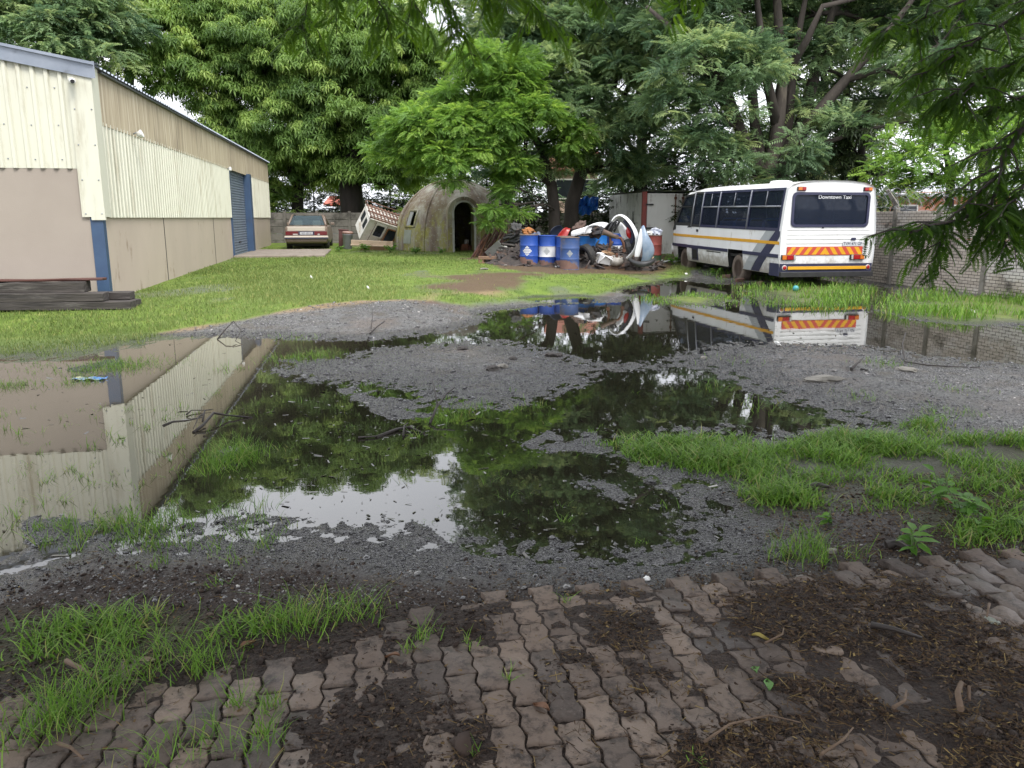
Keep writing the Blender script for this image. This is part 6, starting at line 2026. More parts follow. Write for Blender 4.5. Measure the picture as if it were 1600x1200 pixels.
def tree(name, base, trunks, lobes, tmpl, leafm, size, dens, per, label, cat='tree', bark=None, group=None, rc=(0.45, 0.8), flat=0.75, droop=0.0, twigs=5, trunk_r=0.3, whorl=False, zmin=-0.55, shell=0.5, fork=0.45, lobe_limb=0.07, bright=0.0):
    base = Vector(base)
    bark = bark or M_BARK
    o = empty(name, base, (0, 0, 0), label, cat, group)
    mb = MB()
    tops = []
    for i, t in enumerate(trunks):                  # list of point lists with radii
        pts = [Vector(q[:3]) - base for q in t]
        mb.tube(pts, [q[3] for q in t], 10, smooth=True)
        tops += [(p, q[3]) for p, q in zip(pts[1:], t[1:])]
    mb.build('trunk', bark, o, fix=False)
    Pn, Dn, Tn, Cl = crown_points(lobes, dens, per, rc, flat, zmin, shell)
    lm = MB()
    for k, (c, r) in enumerate(lobes):
        cl = Vector(c) - base
        a, ra = min(tops, key=lambda q: (q[0] - cl).length + 0.6 * max(0, q[0].z - cl.z))
        path = limb_path(a, cl, 0.14, 6, k)
        lm.tube(path, [max(0.02, min(ra * 0.8, lobe_limb + 0.03 * r) * (1 - 0.14 * i)) for i in range(6)], 6)
        idx = rng.permutation(len(Cl[k]))[:twigs]
        for q in idx:
            e = Vector(Cl[k][q]) - base
            s = path[rng.integers(2, 6)]
            lm.tube(limb_path(s, e, 0.1, 4, int(q) + k * 31), [0.035, 0.026, 0.018, 0.008], 4, cap=False)
    lm.build('limbs', bark, o, fix=False)
    nP = len(Pn)
    sz = size * rng.uniform(0.7, 1.25, nP)
    if whorl:
        up = Dn * 0.55 + np.array([0, 0, 1.0]) + rng.normal(0, 0.15, (nP, 3))
        up /= np.linalg.norm(up, axis=1, keepdims=True)
        x = np.cross(up, rng.normal(size=(nP, 3)))
        x /= np.linalg.norm(x, axis=1, keepdims=True)
        B = np.stack([x, np.cross(up, x), up], 1) * sz[:, None, None]
    else:
        dd = Dn + rng.normal(0, 0.38, (nP, 3)) - np.array([0, 0, droop])
        B = basis_from(dd, None, sz, rng.normal(0, 0.35, nP))
    scatter('crown', tmpl[0], tmpl[1], Pn - np.array(base), B, leafm, o, np.clip(Tn + bright, 0, 1))
    return o

def G(u, v, Y):
    p = at_y(u, v, Y)
    return (p.x, p.y, gz(p.x, p.y) - 0.1)
def tp(u, v, Y, r):
    p = at_y(u, v, Y)
    return (p.x, p.y, p.z, r)

# drooping leaved trees behind the shed and the back wall
def A_lobes(lst):
    return px_lobes(lst)
b0 = G(462, 330, 41.0)
tree('broadleaf_tree', b0, [[(*b0, 0.33), tp(465, 290, 41, 0.28), tp(448, 240, 41, 0.22), tp(430, 180, 41, 0.18), tp(410, 90, 41, 0.13), tp(400, 10, 41, 0.06)], [tp(465, 290, 41, 0.22), tp(482, 230, 41, 0.17), tp(500, 150, 41, 0.1)]],
     A_lobes([(450, 205, 40.5, 2.5), (395, 150, 41, 2.4), (345, 90, 41.5, 2.6), (415, 80, 40.5, 2.4), (480, 120, 40.2, 2.3), (455, 52, 41, 2.3), (380, 48, 42, 2.4), (500, 230, 39.8, 1.7), (440, 270, 41, 1.5), (345, 40, 43, 2.0), (495, 170, 40, 1.9), (405, 245, 41, 1.7), (478, 290, 40, 1.1), (430, 310, 41.5, 1.0), (510, 285, 42, 1.2), (450, 150, 43.5, 2.6), (400, 60, 44, 2.6), (445, -15, 42, 1.3), (395, 15, 42, 1.5), (480, 60, 44, 2.4), (495, 250, 43, 1.6)]),
     TT, M_LEAF_A, 0.31, 7.5, 78, 'tall drooping leaved tree rising right behind the far end of the shed', bark=M_BARKD, whorl=True, flat=0.9, rc=(0.35, 1.0))
b0 = G(552, 330, 40.2)
tree('broadleaf_tree', b0, [[(*b0, 0.62), tp(548, 290, 40.2, 0.55), tp(550, 250, 40.2, 0.46), tp(560, 180, 40.2, 0.34), tp(580, 90, 40.2, 0.2), tp(585, 0, 40.5, 0.08)], [tp(550, 260, 40.2, 0.3), tp(590, 200, 40.2, 0.22), tp(630, 130, 40.2, 0.12)], [tp(549, 270, 40.2, 0.3), tp(528, 210, 40.2, 0.2), tp(520, 120, 40.2, 0.1)]],
     A_lobes([(560, 165, 39.5, 2.3), (625, 130, 39.8, 2.2), (600, 200, 39.5, 1.8), (645, 80, 40.5, 2.1), (585, 90, 39.6, 2.3), (530, 100, 40, 2.2), (625, 210, 40, 1.5), (560, 48, 41, 2.1), (510, 48, 41.5, 2.0), (610, 45, 41, 1.9), (590, 265, 39.6, 1.2), (520, 270, 39.8, 1.2), (655, 145, 40.5, 1.5), (605, 290, 39.8, 0.9), (640, 255, 40, 1.1), (660, 215, 40.5, 1.1), (575, 235, 43, 2.0), (600, 140, 43.5, 2.4), (625, 280, 42, 1.1), (655, 285, 43, 1.0), (535, 195, 43, 1.8), (590, 60, 43.5, 2.3), (545, 10, 42, 1.3), (675, 180, 41, 1.0)]),
     TT, M_LEAF_A, 0.31, 7.5, 78, 'drooping leaved tree with a very thick dark trunk above the tipped canopy', bark=M_BARKD, whorl=True, flat=0.9, rc=(0.35, 1.0))
b0 = G(215, 330, 42.0)
tree('broadleaf_tree', b0, [[(*b0, 0.4), tp(212, 250, 42, 0.32), tp(200, 150, 42, 0.24), tp(210, 50, 42, 0.15), tp(220, -20, 42, 0.07)], [tp(205, 180, 42, 0.22), tp(280, 100, 41.5, 0.15), tp(320, 60, 41.5, 0.07)]],
     A_lobes([(280, 110, 40.5, 2.3), (245, 60, 41, 2.4), (310, 150, 40.8, 1.9), (180, 70, 41.5, 2.4), (290, 20, 42, 2.4), (215, 5, 42, 2.4), (330, 190, 41, 1.5), (260, -35, 43, 2.1), (340, 240, 41, 1.6), (380, 230, 41.5, 1.8)]),
     TT, M_LEAF_A, 0.31, 7.5, 78, 'drooping leaved tree showing over the middle of the shed roof', bark=M_BARKD, whorl=True, flat=0.9, rc=(0.35, 1.0))
b0 = G(60, 330, 38.0)
tree('feathery_tree', b0, [[(*b0, 0.4), tp(62, 220, 38, 0.3), tp(70, 120, 38, 0.2), tp(60, 0, 38, 0.08)]],
     A_lobes([(20, 30, 36.5, 2.3), (80, 60, 36.5, 2.1), (135, 85, 37, 1.8), (60, -10, 37.5, 2.3), (120, 20, 37.5, 2.2), (-40, 20, 37.5, 2.3), (165, 40, 38, 1.8), (0, -45, 38, 2.0), (-90, 60, 38, 2.3), (110, -35, 38, 1.9)]),
     TF5, M_LEAF_C, 0.45, 11, 66, 'dark feathery tree above the shed gable', bark=M_BARKD, flat=0.5, droop=0.25)
# the light feathery tree in the middle
light_out = [(588, 215), (640, 188), (700, 150), (720, 112), (760, 82), (830, 95), (885, 150), (905, 215), (885, 265), (850, 295), (812, 318), (788, 262), (722, 280), (650, 264), (600, 246)]
rl = random.Random(19)
light_lobes = []
while len(light_lobes) < 58:
    u, v = rl.uniform(588, 905), rl.uniform(82, 318)
    if sdf_poly(np.array([u]), np.array([float(v)]), light_out)[0] < -6:
        light_lobes.append((at_y(u, v, rl.uniform(26.0, 28.4)), rl.uniform(0.38, 0.75)))
light_lobes += px_lobes([(772, 333, 26.2, 0.26), (798, 300, 26.4, 0.36), (708, 286, 26.4, 0.25), (765, 350, 26.2, 0.14), (812, 335, 26.5, 0.2)])
b0 = G(868, 372, 28.6)
tree('feathery_tree', b0, [[(*b0, 0.24), tp(866, 330, 28.6, 0.21), tp(862, 290, 28.6, 0.19), tp(845, 230, 28.4, 0.15), tp(800, 160, 28.0, 0.10), tp(760, 100, 28.0, 0.05)], [tp(862, 290, 28.6, 0.16), tp(820, 240, 28.0, 0.11), tp(760, 215, 27.5, 0.08), tp(690, 215, 27.2, 0.04)]],
     light_lobes,
     TF6, M_LEAF_B, 0.29, 46, 250, 'bright light green feathery tree hanging its sprays over the dome', flat=0.38, droop=0.22, rc=(0.22, 0.42), twigs=3, zmin=-0.6, lobe_limb=0.02)
b0 = G(893, 365, 29.6)
tree('feathery_tree', b0, [[(*b0, 0.30), tp(893, 320, 29.6, 0.26), tp(908, 270, 29.6, 0.23), tp(930, 210, 29.4, 0.19), tp(945, 130, 29.2, 0.13), tp(950, 0, 29.2, 0.05)], [tp(908, 270, 29.6, 0.18), tp(880, 210, 29.6, 0.14), tp(860, 100, 29.6, 0.09), tp(850, 0, 29.6, 0.04)], [tp(925, 220, 29.4, 0.15), tp(975, 150, 29.2, 0.10), tp(1010, 80, 29, 0.05)]],
     px_lobes([(905, 185, 28.4, 1.5), (960, 135, 28.6, 1.6), (870, 130, 28.8, 1.5), (935, 235, 28.5, 1.2), (850, 60, 29.5, 1.5), (930, 55, 29.2, 1.7), (1005, 85, 28.8, 1.4), (985, 205, 28.4, 1.2), (1000, 265, 28.6, 0.9), (805, 75, 30, 1.3), (880, 255, 29.0, 0.9), (960, 275, 29.5, 0.9), (790, 10, 30, 1.4), (880, -30, 30, 1.7), (970, -20, 29.5, 1.7), (830, -90, 30, 1.7), (920, -110, 30, 1.9), (1010, -90, 30, 1.7), (870, -190, 30.5, 1.7), (960, -200, 30.5, 1.7), (750, -40, 31, 1.2), (780, -120, 31, 1.4)]),
     TF6, M_LEAF_C, 0.36, 18, 125, 'blue green feathery tree with forked trunk between the drums and the container', flat=0.4, droop=0.15, rc=(0.35, 0.65), twigs=6)
# the big spreading tree behind the bus
def back_half(lst):
    """every other mass of leaves hangs behind the limbs"""
    return px_lobes([(u, v, Y + (2.4 if (i % 2 == 0 and u > 1140) else 0.0), r) for i, (u, v, Y, r) in enumerate(lst)])
b0 = G(1198, 330, 26.5)
YC = 26.3
tree('spreading_tree', b0, [
    [(*b0, 0.5), tp(1200, 290, YC, 0.42), tp(1212, 225, YC, 0.24), tp(1222, 130, YC, 0.17), tp(1214, 0, YC, 0.12), tp(1205, -120, YC, 0.06)],
    [tp(1203, 285, YC, 0.30), tp(1245, 215, YC - 0.3, 0.21), tp(1300, 150, YC - 0.6, 0.17), tp(1335, 110, YC - 0.8, 0.13), tp(1385, 55, YC - 1.2, 0.12), tp(1440, -20, YC - 1.5, 0.05)],
    [tp(1200, 290, YC, 0.30), tp(1250, 200, YC + 0.5, 0.22), tp(1275, 110, YC + 0.6, 0.17), tp(1300, 20, YC + 0.6, 0.11), tp(1330, -80, YC + 0.6, 0.05)],
    [tp(1320, 125, YC - 0.7, 0.12), tp(1375, 110, YC - 1.2, 0.09), tp(1450, 85, YC - 1.8, 0.06), tp(1530, 60, YC - 2.2, 0.03)],
    [tp(1198, 292, YC, 0.28), tp(1160, 215, YC - 0.5, 0.19), tp(1135, 140, YC - 0.8, 0.14), tp(1085, 75, YC - 1.0, 0.11), tp(1010, 10, YC - 1.2, 0.05)],
    [tp(1150, 190, YC - 0.5, 0.13), tp(1100, 120, YC - 0.2, 0.10), tp(1065, 60, YC, 0.07), tp(1060, -30, YC, 0.03)],
    [tp(1215, 200, YC, 0.18), tp(1195, 110, YC - 0.3, 0.13), tp(1185, 20, YC - 0.5, 0.09), tp(1175, -80, YC - 0.5, 0.04)],
    [tp(1200, 275, YC, 0.16), tp(1260, 235, YC - 1.0, 0.09), tp(1340, 205, YC - 1.6, 0.06), tp(1420, 190, YC - 2, 0.03)],
    [tp(1196, 290, YC, 0.26), tp(1180, 200, YC + 0.4, 0.17), tp(1172, 100, YC + 0.5, 0.13), tp(1150, 0, YC + 0.5, 0.09)],
    [tp(1204, 288, YC, 0.24), tp(1232, 190, YC + 0.3, 0.16), tp(1240, 90, YC + 0.3, 0.12), tp(1262, -20, YC + 0.3, 0.07)],
    [tp(1222, 130, YC, 0.14), tp(1262, 60, YC - 0.8, 0.11), tp(1285, 10, YC - 1.0, 0.08), tp(1370, -10, YC - 1.0, 0.04)]],
     back_half([(1085, 115, 24.8, 1.2), (1050, 165, 25.0, 1.0), (1125, 190, 25.0, 1.1), (1085, 235, 25.2, 0.9), (1130, 255, 25.2, 0.8), (1240, 245, 24.6, 0.7), (1290, 262, 24.6, 0.6), (1170, 110, 25.0, 1.1), (1150, 30, 25.6, 1.2), (1300, 85, 26.5, 1.0), (1235, 40, 25.5, 1.2), (1100, 30, 26, 1.2),
               (1360, 175, 25.2, 0.9), (1420, 130, 24.8, 1.1), (1400, 60, 25.5, 1.2), (1470, 70, 25, 1.2), (1340, 20, 26, 1.3), (1520, 115, 24.6, 1.0), (1560, 50, 24.8, 1.3), (1480, 5, 25.5, 1.3), (1330, 150, 26.5, 0.8), (1270, 175, 26.8, 0.8), (1180, 225, 25.0, 0.7), (1320, 210, 25.0, 0.7), (1145, 120, 26.8, 1.1), (1210, 90, 27.5, 1.1), (1330, 60, 27.5, 1.2), (1160, 280, 25.6, 0.5), (1060, 60, 26, 1.1), (1230, 275, 25.0, 0.5),
               (1300, -60, 26, 1.6), (1200, -80, 26, 1.6), (1100, -60, 26, 1.6), (1400, -70, 26, 1.6), (1500, -80, 25.5, 1.6), (1600, -30, 25, 1.5), (1250, -170, 26.5, 1.9), (1130, -170, 26.5, 1.8), (1380, -170, 26.5, 1.9), (1620, 80, 25, 1.2)]),
     TF6, M_LEAF_C, 0.36, 18, 115, 'large spreading tree with many bare grey limbs behind the bus', flat=0.4, droop=0.12, rc=(0.35, 0.65), twigs=8, lobe_limb=0.05, bright=-0.04)
b0 = G(1345, 330, 25.5)
tree('creeper_covered_tree', b0, [[(*b0, 0.16), tp(1345, 260, 25.5, 0.13), tp(1348, 180, 25.5, 0.06)]],
     px_lobes([(1335, 235, 25.2, 0.75), (1350, 270, 25.2, 0.65), (1330, 200, 25.4, 0.55), (1315, 260, 25.4, 0.5), (1345, 300, 25.3, 0.6)]),
     TT, M_IVY, 0.22, 22, 130, 'dark creeper smothered tree just behind the bus roof corner', bark=M_BARKD, whorl=True, rc=(0.25, 0.45), lobe_limb=0.02)
# a second rank of trees beyond the yard
for u, Y, lst, lab in ((1000, 35.0, [(900, 100, 2.3), (980, 60, 2.4), (1060, 110, 2.3), (1030, 190, 1.9), (950, 190, 1.8), (1090, 30, 2.4), (940, -20, 2.5), (1020, -70, 2.5), (1080, 240, 1.6), (990, 260, 1.5)], 'hazy green tree far behind the container'),
                       (1280, 36.0, [(1180, 120, 2.3), (1260, 90, 2.4), (1340, 130, 2.2), (1300, 200, 2.0), (1220, 200, 1.9), (1380, 60, 2.4), (1280, 0, 2.5), (1180, 20, 2.4), (1370, 200, 1.7), (1150, 230, 1.7), (1330, 260, 1.5), (1240, -80, 2.5), (1400, -40, 2.4), (1250, 265, 1.5)], 'hazy green tree far behind the spreading tree'),
                       (1540, 34.0, [(1450, 130, 2.0), (1520, 90, 2.2), (1590, 140, 2.1), (1480, 40, 2.2), (1560, 200, 1.7), (1460, 210, 1.5), (1640, 60, 2.3), (1560, 0, 2.4), (1640, 190, 1.8), (1450, -30, 2.2)], 'hazy green tree far behind the boundary wall'),
                       (790, 40.0, [(700, 40, 1.9), (770, 0, 2.3), (830, 60, 2.2), (760, 190, 1.8), (840, 160, 2.2), (700, 200, 1.6), (790, 250, 1.6), (860, 240, 1.8), (720, 270, 1.3)], 'hazy green tree far behind the dome')):
    b0 = G(u, 330, Y)
    tree('feathery_tree', b0, [[(*b0, 0.3), tp(u, 250, Y, 0.24), tp(u + 10, 150, Y, 0.17), tp(u, 40, Y, 0.08)]], px_lobes([(a_, b_, Y + 0.5 * math.sin(a_), r_) for a_, b_, r_ in lst]),
         TF5, M_LEAF_C, 0.46, 3.0, 50, lab, flat=0.5, droop=0.2, rc=(0.5, 0.9), bark=M_BARKD, twigs=3)
# trees and bushes beyond the boundary wall on the right
b0 = G(1490, 330, 23.5)
tree('bushy_tree', b0, [[(*b0, 0.14), tp(1485, 280, 23.5, 0.11), tp(1475, 215, 23.5, 0.05)], [tp(1485, 280, 23.5, 0.08), tp(1530, 230, 23.5, 0.04)]],
     px_lobes([(1440, 245, 23, 0.75), (1490, 225, 23.4, 0.85), (1425, 285, 23.2, 0.5), (1545, 235, 23.0, 0.8), (1590, 265, 22.8, 0.7), (1400, 240, 23.4, 0.6), (1470, 190, 24, 0.8), (1560, 190, 23.5, 0.8), (1640, 240, 22.6, 0.8), (1410, 300, 23.0, 0.4), (1460, 290, 23, 0.5), (1510, 290, 22.8, 0.5), (1560, 305, 22.6, 0.5), (1600, 310, 22.5, 0.5), (1380, 275, 23.4, 0.5), (1440, 200, 24, 0.7)]),
     TF5, M_LEAF_B, 0.30, 30, 85, 'young bright green tree beyond the razor wire and boundary wall', rc=(0.25, 0.45), droop=0.2, lobe_limb=0.03, shell=0.3)
for i, (u, v, Y, r, m, lab) in enumerate((
        (1010, 285, 33.0, 1.5, M_IVY, 'dark tangled bush rising behind the container roof'), (1055, 270, 32.0, 1.5, M_IVY, 'dark bush between the container and the bus front'),
        (835, 325, 34.5, 1.0, M_IVY, 'shaded bush behind the dome, under the forked tree'), (925, 330, 33.0, 1.0, M_IVY, 'shaded bush beside the blue tarp'),
        (1160, 275, 30.0, 1.4, M_IVY, 'dark bush behind the middle of the bus roof'), (1255, 280, 29.5, 1.2, M_IVY, 'dark bush behind the rear of the bus roof'),
        (490, 290, 50.0, 2.6, M_IVY, 'shaded bush far behind the wall, between the two leftmost trunks'), (610, 285, 52.0, 2.4, M_IVY, 'shaded bush far behind the wall, above the tipped canopy'), (690, 270, 50.0, 2.4, M_LEAF_A, 'leafy bush showing over the crown of the dome'), (760, 290, 44.0, 2.0, M_IVY, 'shaded bush behind the dome doorway side'), (800, 270, 42.0, 1.8, M_LEAF_C, 'blue green bush behind the dome beside the forked trunks'),
        (970, 300, 40.0, 1.8, M_LEAF_C, 'blue green bush behind the blue tarp'), (1300, 270, 34.0, 1.8, M_LEAF_C, 'blue green bush seen under the spreading limbs'),
        (345, 300, 41.0, 1.8, M_LEAF_A, 'leafy bush hidden behind the far shed wall'), (425, 300, 40.5, 1.2, M_LEAF_A, 'leafy bush at the far shed corner'),
        (1390, 290, 25.0, 0.7, M_LEAF_C, 'low bush beyond the boundary wall, next to the angled bracket'), (1110, 300, 29.0, 1.0, M_IVY, 'low dark bush behind the front half of the bus'))):
    b0 = G(u, 340, Y)
    c = at_y(u, v, Y)
    tree('wild_bush', b0, [[(*b0, 0.06), ((b0[0] + c.x) / 2, Y, (b0[2] + c.z) / 2, 0.05), (c.x, Y, c.z, 0.03)]], [((c.x, c.y, c.z), r), ((c.x + r * 0.5, c.y, c.z - r * 0.7), r * 0.8), ((c.x - r * 0.5, c.y, c.z - r * 0.8), r * 0.8)],
         TF5, m, 0.38, 12, 60, lab, 'bush', bark=M_BARKD, rc=(0.3, 0.5), lobe_limb=0.015, shell=0.25)

# ---- the tree the photograph is taken under: its crown shades the paving, its twigs hang into view
T_NEAR = T_frond(11, 0.042, 0.27, 0.30)
near = empty('overhanging_tree', (5.6, -1.6, 0.05), (0, 0, 0), 'dark pinnate leaved tree whose twigs hang into view from above', 'tree')
nb = Vector(near.location)
mb = MB()
mb.tube([Vector((0, 0, -0.2)), Vector((0.05, 0, 1.2)), Vector((-0.1, 0.1, 2.6)), Vector((-0.5, 0.3, 4.0))], [0.34, 0.28, 0.25, 0.2], 12)
mb.build('trunk', M_BARK, near, fix=False)
lm = MB()
for pts, r in (([(5.1, -1.3, 4.0), (3.0, -0.4, 4.9), (0.5, 0.6, 5.4), (-2.5, 1.4, 5.6), (-5, 1.8, 5.4)], 0.15), ([(5.1, -1.3, 4.0), (4.8, 1.5, 5.0), (4.3, 3.6, 5.4), (3.0, 5.2, 5.6)], 0.14),
               ([(5.1, -1.3, 4.0), (2.5, -2.5, 5.2), (-1.0, -3.0, 5.8)], 0.12), ([(5.4, -1.5, 2.8), (4.6, 1.8, 3.2), (3.9, 3.6, 2.95), (3.22, 4.6, 2.35), (3.05, 4.75, 2.15)], 0.07), ([(0.5, 0.6, 5.4), (0.2, 3.0, 4.6), (0.0, 4.6, 3.6)], 0.05), ([(-2.5, 1.4, 5.6), (-1.9, 3.6, 4.4), (-1.4, 4.8, 3.4)], 0.05), ([(4.8, 1.5, 5.0), (4.2, 3.6, 4.0), (3.7, 4.6, 3.2)], 0.06)):
    lm.tube([Vector(p) - nb for p in pts], [r * (1 - 0.16 * i) for i in range(len(pts))], 8)
lv_p, lv_d, lv_t, lv_s = [], [], [], []
def hang(px, r0=0.012, leafstep=0.03, leaf=0.12, side=3, spread=0.35, tdark=0.25):
    """a twig through photo pixels at depths; side twigs and pinnate leaves along it"""
    pts = [at_y(u, v, Y) for u, v, Y in px]
    n = len(pts)
    lm.tube([p - nb for p in pts], [r0 * (1 - 0.75 * i / (n - 1)) for i in range(n)], 6)
    chains = [(pts, 0.15)]
    for i in range(n - 1):
        for k in range(side):
            t = rng.random()
            s = pts[i].lerp(pts[i + 1], t)
            ax = (pts[i + 1] - pts[i]).normalized()
            d = (ax * rng.uniform(0.3, 0.9) + Vector((rng.uniform(-1, 1), rng.uniform(-0.8, 0.8), rng.uniform(-0.5, 0.35)))).normalized()
            L = spread * rng.uniform(0.5, 1.2)
            q = [s, s + d * L * 0.5 + Vector((0, 0, 0.01)), s + d * L + Vector((0, 0, -0.10 * L))]
            lm.tube([p - nb for p in q], [r0 * 0.4, r0 * 0.3, r0 * 0.15], 4, cap=False)
            chains.append((q, 0.0))
    for q, t0 in chains:
        for a, b_ in zip(q, q[1:]):
            L = (b_ - a).length
            m_ = max(1, int(L / leafstep))
            for j in range(m_):
                p = a.lerp(b_, (j + rng.random()) / m_)
                ax = (b_ - a).normalized()
                sd = ax.cross(Vector((0, 0, 1))).normalized() * (1 if j % 2 else -1)
                d = sd * rng.uniform(0.6, 1.0) + ax * rng.uniform(0.2, 0.8) + Vector((0, 0, rng.uniform(-0.7, 0.1)))
                lv_p.append(p); lv_d.append(d); lv_t.append(np.clip(rng.normal(tdark, 0.15), 0, 1)); lv_s.append(leaf * rng.uniform(0.7, 1.2))
hang([(1640, 120, 4.9), (1600, 197, 4.8), (1566, 248, 4.75), (1566, 275, 4.7), (1549, 319, 4.65), (1498, 344, 4.6), (1459, 351, 4.55), (1422, 364, 4.5)], 0.020, side=3, spread=0.28)
hang([(1566, 268, 4.7), (1527, 302, 4.65), (1481, 344, 4.6), (1470, 378, 4.6), (1459, 412, 4.6)], 0.010, side=3, spread=0.20)
hang([(1640, 250, 4.7), (1600, 290, 4.6), (1575, 330, 4.5), (1560, 360, 4.5)], 0.012, side=5, spread=0.25)
hang([(1640, 300, 4.5), (1610, 330, 4.5), (1580, 372, 4.5)], 0.010, side=5, spread=0.22)
hang([(1690, -40, 4.8), (1580, 30, 4.8), (1500, 80, 4.8), (1440, 118, 4.8)], 0.014, side=6, spread=0.32)
hang([(1690, 40, 4.6), (1590, 95, 4.6), (1510, 135, 4.6), (1465, 160, 4.6)], 0.013, side=6, spread=0.28)
hang([(1640, -80, 5.0), (1530, -10, 5.0), (1440, 30, 5.0), (1385, 50, 5.0)], 0.013, side=6, spread=0.3)
hang([(1690, 110, 4.7), (1600, 150, 4.7), (1540, 178, 4.7)], 0.012, side=5, spread=0.24)
for px in ([(500, -90, 4.8), (484, -20, 4.8), (476, 30, 4.8), (455, 58, 4.8)], [(560, -80, 4.9), (575, -20, 4.9), (600, 15, 4.9), (612, 38, 4.9)], [(660, -80, 4.9), (690, -15, 4.9), (712, 25, 4.9), (725, 50, 4.9)],
           [(780, -80, 4.8), (800, -25, 4.8), (830, 5, 4.8), (850, 25, 4.8)], [(900, -80, 4.7), (915, -30, 4.7), (930, 0, 4.7)], [(620, -80, 5.0), (640, -20, 5.0), (650, 15, 5.0)],
           [(740, -90, 5.0), (755, -20, 5.0), (770, 15, 5.0)], [(1050, -80, 5.0), (1060, -40, 5.0), (1080, -10, 5.0)], [(530, -90, 4.6), (520, -20, 4.6), (530, 20, 4.6)]):
    hang(px, 0.008, side=3, spread=0.20, tdark=0.5)
lm.build('limbs', M_BARK, near, fix=False)
lp = np.array([tuple(p) for p in lv_p]) - np.array(nb)
ld = np.array([tuple(d) for d in lv_d])
scatter('hanging_sprays', T_NEAR[0], T_NEAR[1], lp, basis_from(ld, None, np.array(lv_s), rng.normal(0, 0.5, len(lp))), M_LEAF_N, near, np.array(lv_t))
lob = [((x, y, z), r) for x, y, z, r in ((-4.5, 1.5, 6.0, 1.9), (-2.0, 1.2, 6.3, 2.0), (0.5, 0.6, 6.3, 2.0), (2.8, 0.8, 6.1, 2.0), (4.8, 1.6, 5.9, 1.9), (-3.0, -2.0, 6.3, 2.1), (0.0, -2.4, 6.4, 2.1), (3.0, -2.2, 6.2, 2.0), (5.8, -1.0, 5.8, 1.9), (4.2, 3.8, 6.2, 1.7), (2.0, 3.4, 6.6, 1.7), (-1.0, 3.2, 6.9, 1.7), (5.4, 4.6, 6.3, 1.6), (-3.6, 3.4, 6.9, 1.6), (-6.6, 0.5, 6.4, 1.8))]
Pn, Dn, Tn, _c = crown_points(lob, 12, 62, (0.4, 0.7), 0.5)
scatter('crown', TFL[0], TFL[1], Pn - np.array(nb), basis_from(Dn + rng.normal(0, 0.2, Pn.shape), None, 0.5 * rng.uniform(0.7, 1.2, len(Pn))), M_LEAF_N, near, Tn)

# ------------------------------------------------------------------ paving, gravel, litter, grass, small things
def paver_material():
    m, n, l, b = new_mat('worn_brick_pavers')
    at = nd(n, 'ShaderNodeAttribute', attribute_name='tint')
    geo = n.new('ShaderNodeNewGeometry')
    n1 = nd(n, 'ShaderNodeTexNoise', i_Scale=14.0, i_Detail=8.0, i_Roughness=0.75)
    n2 = nd(n, 'ShaderNodeTexNoise', i_Scale=120.0, i_Detail=4.0)
    n3 = nd(n, 'ShaderNodeTexNoise', i_Scale=2.2, i_Detail=4.0)
    for t in (n1, n2, n3):
        l.new(geo.outputs['Position'], t.inputs['Vector'])
    c = ramp(n, l, at.outputs['Fac'], [(0.0, (0.060, 0.048, 0.042)), (0.5, (0.132, 0.100, 0.080)), (1.0, (0.215, 0.162, 0.124))])
    c = mixc(n, l, mapr(n, l, n1.outputs['Fac'], 0.46, 0.66), c, (0.034, 0.026, 0.022))
    c = mixc(n, l, mapr(n, l, n2.outputs['Fac'], 0.58, 0.72, 0, 0.5), c, (0.15, 0.125, 0.11))
    l.new(c, b.inputs['Base Color'])
    l.new(mapr(n, l, n3.outputs['Fac'], 0.35, 0.6, 0.42, 0.8), b.inputs['Roughness'])
    b.inputs['Specular IOR Level'].default_value = 0.28
    h = math_n(n, l, 'ADD', n1.outputs['Fac'], math_n(n, l, 'MULTIPLY', n2.outputs['Fac'], 0.35))
    bp = nd(n, 'ShaderNodeBump', i_Strength=0.6, i_Distance=0.006)
    l.new(h, bp.inputs['Height']); l.new(bp.outputs['Normal'], b.inputs['Normal'])
    return m

